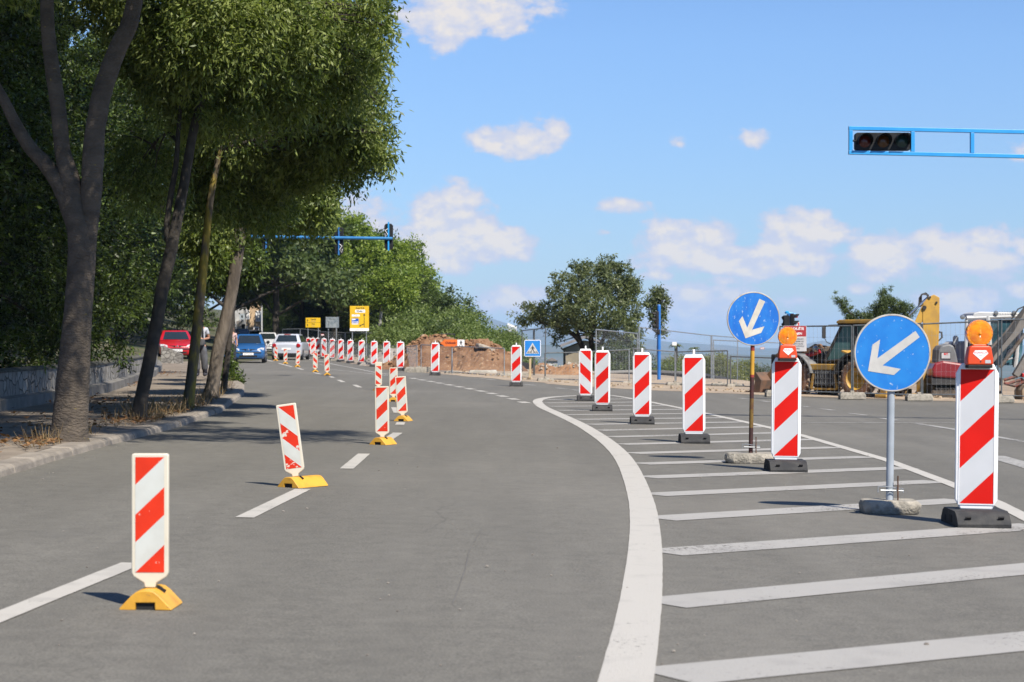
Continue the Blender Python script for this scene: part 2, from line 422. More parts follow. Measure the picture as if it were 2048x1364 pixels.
b2 = Vector((-5.6, 30., g(-5.6, 30) + .10))
kerb_tree('slim leaning dark trunk, second from the nearest tree on the left kerb', b2,
    [[(277, 842, 31), (284, 790, 27), (299, 720, 26), (314, 640, 26), (326, 570, 26), (338, 520, 26), (346, 480, 24), (356, 430, 22), (366, 380, 20), (378, 310, 19), (392, 240, 17), (420, 150, 15), (450, 60, 13)],
     [(341, 500, 14), (334, 460, 13), (340, 400, 12), (352, 330, 11), (356, 270, 9), (362, 200, 8)]],
    30., BARKD,
    [(235, 10, 29.5, 80, 50, 1.), (430, 60, 29.5, 170, 120, 1.5), (560, 40, 30, 130, 110, 1.3), (650, 60, 31, 95, 95, 1.), (420, 190, 31, 130, 100, 1.3), (330, 110, 30, 110, 110, 1.1), (300, 330, 33, 80, 90, .8), (700, 150, 32, 50, 70, .8),
     (560, 180, 31.5, 100, 80, 1.1), (764, 50, 30, 18, 44, .4), (750, 125, 31, 18, 30, .4), (766, 205, 32, 12, 22, .3), (744, 10, 30, 30, 40, .5), (-3.4, 30.5, 8.6, 1.3, 1.6, .9)], 92000, .105, .030, 12, LEAF_A, upper=[(-6.4, 29.4, 10.8, 3.4, 3.4, 2.6), (-9.6, 31.0, 10.6, 3.0, 3.2, 2.4), (-4.4, 28.0, 9.6, 1.8, 2.2, 1.4)])
b3 = Vector((-5.75, 35.2, g(-5.75, 35.2) + .10))
kerb_tree('thin trunk patched with yellow moss, in front of the walking worker', b3,
    [[(374, 826, 26), (380, 780, 22), (389, 700, 21), (398, 620, 20), (404, 560, 19), (409, 510, 17), (415, 450, 15), (424, 380, 13), (440, 300, 11)]],
    35.2, BARKM,
    [(470, 260, 36, 110, 80, 1.2), (560, 290, 37, 110, 80, 1.2), (650, 250, 36, 85, 75, 1.0), (690, 180, 35, 70, 70, .9), (710, 275, 36, 52, 52, .8), (420, 360, 37, 75, 75, 1.0), (510, 390, 38, 90, 60, 1.1), (735, 305, 36, 34, 34, .6), (660, 325, 36.5, 55, 35, .7), (772, 262, 35, 12, 22, .3), (765, 312, 36, 14, 18, .3), (702, 352, 37, 24, 12, .4), (600, 345, 37, 60, 30, .8), (690, 85, 34, 72, 80, .9)],
    90000, .112, .034, 13, LEAF_A, upper=[(-7.4, 36.0, 11.6, 3.6, 3.4, 2.8), (-10.6, 38.0, 11.0, 3.0, 3.2, 2.4), (-5.2, 34.2, 10.0, 2.0, 2.2, 1.4)])
b4 = Vector((-6.1, 41.6, g(-6.1, 41.6) + .10))
kerb_tree('leaning pale grey trunk just to the right of the walking worker', b4,
    [[(420, 798, 33), (427, 760, 27), (437, 700, 26), (449, 650, 25), (462, 590, 24), (472, 530, 25), (480, 470, 23), (488, 420, 21), (496, 360, 18), (510, 290, 14)]],
    41.6, BARKG,
    [(560, 350, 43, 90, 60, 1.3), (610, 390, 44, 60, 45, 1.1), (490, 420, 43, 80, 40, 1.3), (585, 425, 45, 62, 28, 1.2), (630, 400, 43, 36, 40, .8), (658, 385, 43, 12, 30, .4), (652, 430, 44, 14, 26, .4), (560, 400, 42, 60, 40, 1.), (430, 470, 42, 60, 70, 1.2), (540, 300, 42, 90, 60, 1.2), (624, 448, 45, 26, 18, .8)],
    54000, .12, .046, 14, LEAF_A, upper=[(-8.4, 43.5, 12.2, 3.8, 3.6, 3.0), (-11.6, 46.0, 11.6, 3.2, 3.4, 2.6), (-9.6, 52., 12.6, 3.4, 3.6, 2.6)])
b5 = Vector((-6.9, 48.5, g(-6.9, 48.5) + .10))
kerb_tree('very thin dark trunk behind the leaning pale trunk', b5,
    [[(446, 795, 14), (452, 740, 12), (459, 680, 11), (465, 620, 11), (473, 560, 10), (484, 500, 9), (500, 430, 7)]],
    48.5, BARKD,
    [(480, 520, 50, 45, 40, 1.), (440, 540, 50, 40, 40, 1.), (452, 505, 54, 40, 30, 1.2)], 16000, .13, .05, 15, LEAF_B, upper=[(-8.5, 60., 10.3, 2.0, 2.6, 1.8)])  # unseen crown added towards the sun to shade the far signal arm

# --- trees of which several stand: unit meshes, copied ------------------------
def tree_proto(name, label, cat, group, h, blobs, n, L, Wd, seed, leaf, bark, tr=.2, trunkh=.35, droop=.4, clusterL=None, per=34):
    t = thing(name, label, cat, (0, 0, -500), 0, group); rg = random.Random(seed); mb = MB()
    p = limb(mb, (0, 0, -.3), (rg.uniform(-.3, .3), rg.uniform(-.3, .3), h * trunkh), tr, tr * .75, rg, .04, 7, 10)
    for b in blobs:
        q = limb(mb, p[-1] if b[2] > h * .4 else p[4], b[:3], tr * .42, .03, rg, .1, 6, 7)
    mb.build('trunk', bark, t, smooth=60)
    link_mesh('crown', leaf_mesh('crown', blobs, n, L, Wd, seed, leaf, droop, per=per, clusterL=clusterL), t)
    return t
rb = random.Random(5)
def ring_blobs(h, r, k, zlo, zhi, rr, rz, seed):
    q = random.Random(seed); out = [(0, 0, h * .72, r * .6, r * .6, h * .22)]
    for i in range(k):
        a = 2 * math.pi * i / k * 2.4 + q.uniform(-.3, .3); z = zlo + (zhi - zlo) * ((i * .618) % 1)
        f = 1 - .55 * max(0, (z - h * .45) / (h * .55)) ** 1.5
        d = r * f * q.uniform(.55, .95)
        out.append((d * math.cos(a), d * math.sin(a), z, rr * q.uniform(.7, 1.15), rr * q.uniform(.7, 1.15), rz * q.uniform(.7, 1.15)))
    return out
EVERG = tree_proto('evergreen_tree', '', 'tree', 'dark evergreen trees behind the stone wall', 10., ring_blobs(10, 3.4, 26, 1.0, 9.2, 1.15, 1.0, 3), 130000, .092, .032, 31, LEAF_B, BARKD, .2, .5, .3, .17)
EVERG2 = tree_proto('evergreen_tree', '', 'tree', 'dark evergreen trees behind the stone wall', 8.5, ring_blobs(8.5, 3.0, 22, .9, 8.0, 1.1, .9, 4), 60000, .12, .045, 32, LEAF_B, BARKD, .18, .5, .3, .18)
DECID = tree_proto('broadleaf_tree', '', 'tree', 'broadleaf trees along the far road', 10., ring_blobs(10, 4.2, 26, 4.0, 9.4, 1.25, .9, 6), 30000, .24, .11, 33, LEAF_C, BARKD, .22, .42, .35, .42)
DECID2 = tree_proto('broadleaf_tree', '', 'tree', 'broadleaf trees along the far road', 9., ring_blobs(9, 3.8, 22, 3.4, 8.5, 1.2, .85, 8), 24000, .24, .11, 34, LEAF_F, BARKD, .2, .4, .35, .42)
BUSH = tree_proto('bush', '', 'bush', 'bushes on the slope behind the soil heap', 2.6, ring_blobs(2.4, 1.3, 11, .35, 2.1, .55, .5, 9), 9000, .085, .045, 35, LEAF_E, BARKD, .05, .3, .1, .2)
BUSH2 = tree_proto('bush', '', 'bush', 'bushes on the slope behind the soil heap', 2.8, ring_blobs(2.7, 1.2, 11, .35, 2.4, .5, .5, 10), 9000, .085, .045, 36, LEAF_F, BARKD, .05, .3, .1, .2)
USED = set()
def plant(proto, px, y, h, label, base_z=None, wide=1., rz=None, x=None, group=None):
    H = {EVERG.name: 10., EVERG2.name: 8.5, DECID.name: 10., DECID2.name: 9., BUSH.name: 2.6, BUSH2.name: 2.8}[proto.name]
    X = (px - 1024) / F * y if x is None else x
    z = T(X, y) if base_z is None else base_z
    s = h / H
    rz = rnd.uniform(0, 6.28) if rz is None else rz
    if proto.name not in USED:
        USED.add(proto.name); proto.location = (X, y, z); proto.rotation_euler.z = rz; proto.scale = (s * wide, s * wide, s); proto['label'] = label
        if group: proto['group'] = group
        return proto
    return dup(proto, (X, y, z), rz, label, group, (s * wide, s * wide, s))

# evergreens behind the wall: front row then back row
EV = [(-11.6, 27, 10.5, 'dark evergreen at the left edge, level with the forked tree'),
      (-12.3, 34, 10.5, 'dark evergreen leaning over the near end of the stone wall'),
      (-13.0, 41, 11.5, 'dark evergreen behind the middle of the stone wall'),
      (-14.2, 48, 11.5, 'dark evergreen behind the slim leaning trunk'),
      (-15.7, 56, 12.0, 'dark evergreen behind the stretch of wall with brown leaf litter'),
      (-17.6, 65, 12.5, 'dark evergreen close to the far end of the stone wall'),
      (-20.4, 76, 13., 'dark evergreen standing between wall end and red car'),
      (-24.5, 91, 14., 'dark evergreen to the left of the red hatchback'),
      (-17.5, 33, 14., 'tall evergreen in the second row at the left edge'),
      (-19.0, 42, 16., 'tall evergreen in the second row above the near wall'),
      (-20.5, 52, 17., 'tall evergreen in the second row above the middle wall'),
      (-23.0, 63, 18., 'tall evergreen in the second row above the far wall'),
      (-26.0, 76, 19., 'tall evergreen in the second row near the wall end'),
      (-22.0, 112, 16.0, 'dark evergreen directly behind the red hatchback'),
      (-29.0, 104, 20.0, 'tall evergreen in the second row left of the red hatchback'),
      (-26.5, 128, 17.0, 'dark evergreen between the red hatchback and the beige house'),
      (-26.0, 134, 22.0, 'tall evergreen farthest along the left pavement')]
for i, (x, y, h, l) in enumerate(EV):
    plant(EVERG if y < 52 else EVERG2, 0, y, h, l, x=x, wide=1.15 if h < 13 else .95)
# far trees (px, distance, height, proto, width, label)
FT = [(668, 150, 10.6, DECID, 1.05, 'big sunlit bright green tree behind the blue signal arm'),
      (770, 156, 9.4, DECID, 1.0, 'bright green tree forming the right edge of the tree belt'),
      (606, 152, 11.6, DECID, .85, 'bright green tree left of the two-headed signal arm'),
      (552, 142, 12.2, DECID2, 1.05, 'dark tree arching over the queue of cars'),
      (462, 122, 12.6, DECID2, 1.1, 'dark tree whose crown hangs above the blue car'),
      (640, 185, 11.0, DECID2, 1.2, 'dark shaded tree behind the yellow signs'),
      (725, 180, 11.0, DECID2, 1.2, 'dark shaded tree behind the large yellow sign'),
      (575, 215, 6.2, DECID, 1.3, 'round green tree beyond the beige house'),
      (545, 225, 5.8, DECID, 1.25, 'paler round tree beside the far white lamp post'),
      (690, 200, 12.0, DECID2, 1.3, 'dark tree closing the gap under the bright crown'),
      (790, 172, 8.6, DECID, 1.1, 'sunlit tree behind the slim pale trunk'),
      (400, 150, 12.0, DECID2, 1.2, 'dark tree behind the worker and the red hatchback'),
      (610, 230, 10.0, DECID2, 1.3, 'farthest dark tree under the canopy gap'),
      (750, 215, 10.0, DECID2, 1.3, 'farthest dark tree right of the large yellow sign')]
for px, y, h, p, w, l in FT:
    plant(p, px, y, h, l, base_z=g((px - 1024) / F * y, y) - (1.6 if h < 6.5 else .05), wide=w)
HG = [(602, 166, 6.5, 'dense dark shrub tree behind the small yellow sign'), (636, 160, 7.0, 'dense dark shrub tree between the small yellow sign and the grey board'), (668, 158, 7.5, 'dense dark shrub tree behind the grey board'), (700, 156, 7.5, 'dense dark shrub tree behind the left edge of the large yellow sign'), (735, 152, 7.0, 'dense dark shrub tree behind the right edge of the large yellow sign'), (775, 146, 6.5, 'dense shrub tree right of the slim pale trunk'), (810, 142, 6.5, 'dense shrub tree at the foot of the tree belt'), (560, 236, 7.5, 'dense tree behind the far white lamp post'), (300, 172, 14., 'dense dark tree far behind the red hatchback'), (655, 205, 12., 'dense dark tree deep in the tree belt behind the grey board'), (715, 200, 12., 'dense dark tree deep in the belt behind the large yellow sign'), (610, 212, 12., 'dense dark tree deep in the belt behind the small yellow sign')]
for px, y, h, l in HG:
    plant(EVERG2, px, y, h, l, base_z=g((px - 1024) / F * y, y) - .1, wide=1.25, group='dense trees closing the far side of the road')
# slope bushes (px, top y px, distance, height, proto)
SB = [(838, 592, 138, 6.0, 0, 'tall bush at the top of the slope by the tree belt'), (866, 572, 150, 6.6, 1, 'dark bush crowning the slope'), (893, 584, 150, 6.2, 1, 'dark bush on the ridge right of the crowning one'),
      (918, 604, 146, 5.6, 0, 'bush half way along the slope ridge'), (942, 618, 140, 5.2, 0, 'bush on the ridge above the second soil hump'), (965, 640, 134, 4.6, 0, 'bush on the falling ridge above the orange sign'),
      (990, 654, 128, 4.2, 0, 'bush on the falling ridge left of the roof lettering'), (1012, 672, 120, 3.6, 0, 'bush just below the roof lettering'), (1034, 686, 112, 3.2, 0, 'lowest bush by the blue crossing sign'),
      (812, 618, 125, 5.2, 0, 'bush beneath the tree belt above the first soil hump'), (845, 628, 122, 5.0, 0, 'bush in the second row above the soil heap'), (880, 632, 122, 4.6, 1, 'darker bush in the second row above the orange sign'),
      (912, 644, 120, 4.4, 0, 'bush in the second row beyond the pedestrian symbol'), (945, 655, 117, 4.0, 0, 'bush in the second row over the pale slab in the heap'), (975, 672, 112, 3.6, 0, 'bush in the second row at the right end of the heap'),
      (806, 645, 112, 4.2, 0, 'bush behind the fence left of the soil heap'), (828, 652, 108, 3.6, 0, 'low bush close behind the first soil hump'), (1000, 692, 105, 3.0, 0, 'low bush close behind the second soil hump'),
      (792, 620, 130, 5.6, 1, 'dark bush beside the slim pale trunk'), (955, 682, 104, 3.2, 1, 'dark low bush behind the long soil heap'), (905, 672, 106, 3.4, 0, 'low bush directly behind the orange arrow sign'), (866, 668, 106, 3.2, 0, 'low bush behind the gap of the heap')]
for px, ty, y, h, k, l in SB:
    zt = CZ + (682 - ty) / F * y
    plant(BUSH2 if k else BUSH, px, y, h, l, base_z=zt - h * .98, wide=1.1)
# bushes behind the right fence
RB = [(1440, 700, 84, 2.4, 'yellow green bush behind the low barrier'), (1405, 716, 86, 2.0, 'rounded bush left of the yellow green one'), (1478, 716, 86, 2.0, 'rounded bush right of the yellow green one'),
      (1518, 732, 84, 1.8, 'dull green bush behind the second arrow sign'), (1548, 738, 84, 1.7, 'dull green bush behind the first lamp delineator'), (1356, 706, 90, 2.4, 'bush under the small palm'),
      (1332, 716, 88, 2.2, 'bush beside the blue signal post'), (1385, 708, 92, 2.3, 'bush behind the third rubber-footed delineator'), (1252, 690, 92, 3., 'ivy like bush below the spreading tree'), (1225, 700, 93, 2.8, 'bush below the left limbs of the spreading tree')]
GR_RB = 'bushes behind the right construction fence'
YB = dup(BUSH, (0, 0, -500)); 
for ch in YB.children:
    if ch.name.startswith('crown'):
        ch.data = ch.data.copy(); ch.data.materials.clear(); ch.data.materials.append(LEAF_G)
for i, (px, ty, y, h, l) in enumerate(RB):
    X = (px - 1024) / F * y; zt = CZ + (682 - ty) / F * y; s = h / 2.6
    if i == 0: YB.location = (X, y, zt - h * .98); YB.scale = (s,) * 3; YB['label'] = l; YB['group'] = GR_RB; continue
    src = YB if i in (2, 5, 7) else BUSH2 if i in (3, 4, 8, 9) else BUSH
    dup(src, (X, y, zt - h * .98), i * 1.3, l, GR_RB, (s * 1.1, s * 1.1, s))

# --- spreading tree behind the fence -----------------------------------------
yb = 95.; bc = on(1172, yb); bc.z = CZ + (682 - 770) / F * yb
t = thing('spreading_tree', 'dull green spreading tree in front of the gabled house', 'tree', bc)
rg = random.Random(77); mb = MB()
for tr in ([(1178, 772, 16), (1172, 730, 13), (1166, 696, 12), (1150, 672, 10), (1120, 655, 7), (1080, 645, 4)], [(1184, 770, 13), (1184, 700, 11), (1182, 670, 10), (1190, 620, 8), (1200, 570, 5)],
           [(1190, 772, 12), (1200, 700, 9), (1215, 660, 7), (1245, 620, 5), (1270, 600, 3)], [(1166, 696, 9), (1150, 650, 7), (1140, 600, 5), (1150, 550, 3)]):
    pxtrunk(mb, tr, yb, rg, bc, 8)
CB = [(1190, 560, 95, 62, 40, 1.3), (1140, 585, 94, 46, 40, 1.2), (1235, 570, 95, 48, 42, 1.2), (1258, 610, 95, 38, 42, 1.1), (1190, 625, 93.4, 70, 46, 1.4), (1105, 628, 95, 44, 26, 1.0), (1062, 626, 95, 30, 20, .7), (1048, 640, 95, 18, 12, .4),
      (1240, 660, 94, 42, 34, 1.1), (1140, 640, 94, 44, 26, 1.1), (1120, 668, 95, 26, 9, .5), (1266, 680, 95, 22, 24, .7), (1215, 535, 95, 30, 20, .7), (1165, 535, 95, 22, 16, .6), (1248, 538, 95, 14, 14, .4), (1225, 700, 94, 40, 20, .9), (1264, 570, 95, 20, 20, .5), (1115, 686, 95, 12, 7, .3)]
bl = [pxblob(*b, bc) for b in CB]
for b in bl: limb(mb, Vector((.2, 0, 2.4)), b[:3], .05, .012, rg, .08, 5, 6)
mb.build('trunk', BARKD, t, smooth=60)
link_mesh('crown', leaf_mesh('crown', bl, 28000, .15, .06, 41, LEAF_D, .15, per=26, clusterL=.17), t)
yb = 100.; bc = on(1316, yb); bc.z = CZ + (682 - 775) / F * yb
t = thing('slender_tree', 'small slender treetop rising behind the blue signal post', 'tree', bc)
mb = MB(); pxtrunk(mb, [(1318, 775, 7), (1316, 700, 6), (1318, 640, 4), (1316, 590, 2)], yb, rg, bc, 7)
mb.build('trunk', BARKD, t, smooth=60)
bl = [pxblob(*b, bc) for b in [(1316, 586, 100, 14, 16, .5), (1304, 604, 100, 13, 14, .5), (1326, 606, 100, 10, 16, .4), (1316, 632, 100, 18, 22, .6), (1322, 660, 100, 10, 14, .5)]]
link_mesh('crown', leaf_mesh('crown', bl, 3200, .15, .06, 42, LEAF_D, .15, per=18, clusterL=.15), t)
# slim pale trunk by the far fence
yb = 128.; bc = on(758, yb)
t = thing('slim_pale_tree', 'slim tree with a whitish trunk right of the large yellow sign', 'tree', bc)
mb = MB(); pxtrunk(mb, [(756, 712, 9), (757, 690, 8), (759, 660, 7), (762, 630, 6), (764, 600, 5), (768, 560, 3)], yb, rg, bc, 8)
mb.build('trunk', mat('whitish_bark', (.46, .45, .42), .8, col2=(.22, .21, .19), scale=4), t, smooth=60)
bl = [pxblob(*b, bc) for b in [(768, 560, 128, 40, 26, 1.2), (800, 585, 128, 34, 22, 1.), (745, 590, 128, 32, 20, 1.), (785, 610, 128, 30, 14, .9), (815, 560, 130, 26, 22, .9)]]
link_mesh('crown', leaf_mesh('crown', bl, 9000, .20, .09, 43, LEAF_C, .35, per=20, clusterL=.3), t)

# --- cedar behind the backhoe, two palms --------------------------------------
yb = 78.
def cedar(label, base, limbs, n, seed):
    t = thing('cedar_tree', label, 'tree', base); rg = random.Random(seed); mb = MB(); blobs = []
    for tr in limbs:
        q = pxtrunk(mb, tr, yb, rg, base, 6)
        for p in q[len(q) // 3:]:
            blobs.append((p.x, p.y, p.z, .20, .2, .15)); 
            for _ in range(3):
                e = p + Vector((rg.uniform(-.3, .3), rg.uniform(-.3, .3), rg.uniform(-.1, .28))); blobs.append((e.x, e.y, e.z, .09, .09, .12))
    mb.build('trunk', BARKD, t, smooth=60)
    link_mesh('crown', leaf_mesh('crown', blobs, n, .11, .022, seed, NEEDLE, -.45, per=30, clusterL=.09), t)
bc = W(1745, 790, yb)
cedar('cedar with one long bough pointing left above the backhoe cab', bc,
      [[(1740, 800, 14), (1735, 720, 12), (1728, 680, 10), (1720, 655, 7), (1705, 632, 5), (1692, 618, 4), (1678, 603, 2)], [(1728, 680, 8), (1740, 650, 6), (1745, 636, 3)],
       [(1728, 690, 6), (1712, 660, 4), (1700, 646, 2)], [(1728, 690, 6), (1725, 650, 4), (1718, 628, 2)], [(1735, 690, 6), (1732, 656, 4), (1738, 640, 2)], [(1735, 700, 6), (1752, 668, 4), (1756, 650, 2)]], 9000, 51)
cedar('cedar with upright bushy tips behind the near blue arrow sign', W(1780, 790, yb),
      [[(1780, 800, 14), (1775, 700, 11), (1770, 660, 8), (1766, 620, 5), (1766, 588, 2)], [(1772, 660, 6), (1785, 630, 4), (1796, 614, 2)], [(1772, 650, 5), (1756, 626, 3), (1750, 616, 2)],
       [(1772, 660, 5), (1760, 636, 3), (1756, 624, 2)], [(1776, 690, 6), (1810, 640, 4), (1822, 620, 2)], [(1790, 640, 4), (1800, 624, 3), (1806, 612, 2)], [(1768, 620, 3), (1778, 612, 2), (1784, 606, 1)]], 11000, 52)
def palm(label, px, py, y, r, seed):
    base = W(px, py + 60, y); t = thing('small_palm', label, 'palm', base, 0, 'small palms beyond the fence'); rg = random.Random(seed)
    mb = MB(); top = W(px, py, y) - base
    limb(mb, (0, 0, -1), top, .09, .07, rg, .01, 5, 7); mb.build('trunk', BARKD, t)
    fm = MB()
    for k in range(15):
        a = 2 * math.pi * k / 15 + rg.uniform(-.2, .2); up = rg.uniform(.1, .9)
        pts = [top + Vector((math.cos(a) * r * s, math.sin(a) * r * s, r * (up * s - (.55 + up * .5) * s * s))) for s in (0, .25, .5, .75, 1)]
        sd = Vector((-math.sin(a), math.cos(a), 0)); w = [.04, .13, .15, .11, .02]
        vs = []
        for p, ww in zip(pts, w): vs += [p - sd * ww * r - Vector((0, 0, ww * .5 * r)), p, p + sd * ww * r - Vector((0, 0, ww * .5 * r))]
        fs = []
        for i in range(4): fs += [(3 * i, 3 * i + 1, 3 * i + 4, 3 * i + 3), (3 * i + 1, 3 * i + 2, 3 * i + 5, 3 * i + 4)]
        fm.add(vs, fs)
    fm.build('frond', mat('palm_green', (.06, .09, .03), .5, col2=(.10, .13, .05), scale=3), t, fix=False)
palm('small palm just right of the blue signal post', 1352, 690, 88, .36, 1)
palm('lower small palm to the right of its neighbour', 1388, 696, 90, .30, 2)

# --- roadside bush by the kerb corner, dry weeds, litter ----------------------
yb = 57.; bc = on(468, yb, .1); bc.x = -7.9
t = thing('roadside_bush', 'dark leafy bush at the kerb corner in front of the blue car', 'bush', bc)
mb = MB(); rg = random.Random(4)
bl = [pxblob(*b, bc) for b in [(452, 745, 57, 15, 26, .5), (462, 757, 56.6, 15, 16, .5), (447, 715, 57.4, 13, 24, .4), (458, 728, 57, 11, 20, .4), (473, 766, 56.6, 10, 8, .3), (440, 760, 57, 14, 20, .4), (457, 698, 57, 7, 14, .25), (448, 690, 57.4, 7, 14, .3)]]
for b in bl: limb(mb, (0, 0, 0), b[:3], .02, .006, rg, .1, 4, 5)
mb.build('stem', BARKD, t)
link_mesh('foliage', leaf_mesh('foliage', bl, 6000, .09, .035, 61, LEAF_B, .3, clusterL=.13), t)
def blades(name, spots, seed, hmax, m, wid=.006):
    rg = np.random.default_rng(seed); P = []
    for (px, py, rx, ry, n, h) in spots:
        for _ in range(n):
            a, b = rg.normal() * .5, rg.normal() * .5
            q = at(px + a * rx, py + b * ry, .10)
            if q.x < kerbx(q.y) - .30: P.append((*q, h))
    P = np.array(P); n = len(P)
    a = rg.normal(size=(n, 3)) * .38; a[:, 2] = 1; a /= np.linalg.norm(a, axis=1)[:, None]
    sd = rg.normal(size=(n, 3)); sd[:, 2] = 0; sd /= np.linalg.norm(sd, axis=1)[:, None]
    h = (P[:, 3] * hmax * (.4 + .8 * rg.random(n)))[:, None]
    v = np.empty((n, 4, 3)); p = P[:, :3] - np.array([0, 0, .02])
    v[:, 0] = p - sd * wid; v[:, 1] = p + sd * wid; bend = rg.normal(size=(n, 3)) * .25; bend[:, 2] = 0
    v[:, 2] = p + a * h + bend * h + sd * wid * .3; v[:, 3] = p + a * h + bend * h - sd * wid * .3
    me = bpy.data.meshes.new(name)
    me.from_pydata(v.reshape(-1, 3).tolist(), [], [(4 * i, 4 * i + 1, 4 * i + 2, 4 * i + 3) for i in range(n)])
    me.materials.append(m); at_ = me.attributes.new('tint', 'FLOAT', 'FACE'); at_.data.foreach_set('value', rg.random(n).astype(np.float32))
    return tag(link_mesh(name, me), kind='stuff')
tag(blades('dry_grass', [(315, 834, 100, 18, 420, .20), (290, 822, 60, 20, 240, .24), (400, 812, 80, 18, 380, .22), (446, 788, 40, 14, 220, .22), (100, 884, 50, 14, 130, .22), (170, 868, 40, 16, 90, .2), (432, 794, 40, 14, 160, .3), (380, 822, 40, 10, 160, .3), (478, 770, 22, 10, 80, .3)], 3, 1., DRY), 'dry brown grass and weeds round the tree feet', 'grass')
def litter(seed):
    rg = np.random.default_rng(seed); P = []
    for px, py, rx, ry, n in [(180, 800, 90, 10, 260), (265, 764, 40, 8, 130), (300, 836, 120, 16, 420), (420, 812, 110, 18, 420), (90, 880, 110, 14, 240), (480, 782, 30, 8, 160), (330, 745, 40, 6, 80), (150, 850, 200, 50, 420), (215, 893, 60, 6, 60), (470, 797, 26, 8, 120)]:
        for _ in range(n): P.append(at(px + rg.normal() * rx * .5, max(py + rg.normal() * ry * .5, 735), .128 + rg.random() * .012))
    mb = MB()
    for p in P:
        if p.x > kerbx(p.y) - .28: continue
        a = rg.random() * 6.28; l = .035 + .03 * rg.random(); u = Vector((math.cos(a), math.sin(a), rg.normal() * .25)) * l; w = Vector((-math.sin(a), math.cos(a), rg.normal() * .25)) * l * .45
        mb.add([p - u, p + w, p + u, p - w], [(0, 1, 2, 3)])
    o = mb.build('leaf_litter', LITTER, fix=False)
    at_ = o.data.attributes.new('tint', 'FLOAT', 'FACE'); at_.data.foreach_set('value', rg.random(len(mb.f)).astype(np.float32))
    return tag(o, 'brown fallen leaves scattered on the left pavement', 'leaves', kind='stuff')
# ------------------------------------------------------------------ setting
_RX = [45, 30, 12.5, 7.1, 5.2, 2.6, .6, -3.7, -8.3, -12.6, -17.5, -26]
_RY = [43, 46, 49.2, 53, 55, 58.5, 65.5, 81, 104, 130, 150, 178]
def rightx(y): return 45. if y < 43 else float(np.interp(y, _RY, _RX))
def sheet(name, ys, xl, xr, nx, off, m, kind='structure'):
    vs = []; fs = []
    for y in ys:
        a, b = xl(y), xr(y)
        for k in range(nx + 1):
            x = a + (b - a) * k / nx; vs.append((x, y, g(x, y) + off))
    for i in range(len(ys) - 1):
        for k in range(nx): fs.append((i * (nx + 1) + k, i * (nx + 1) + k + 1, (i + 1) * (nx + 1) + k + 1, (i + 1) * (nx + 1) + k))
    mb = MB(); mb.add(vs, fs); o = mb.build(name, m, fix=False); o['kind'] = kind
    me = o.data; me.polygons.foreach_set('use_smooth', [True] * len(me.polygons)); return o

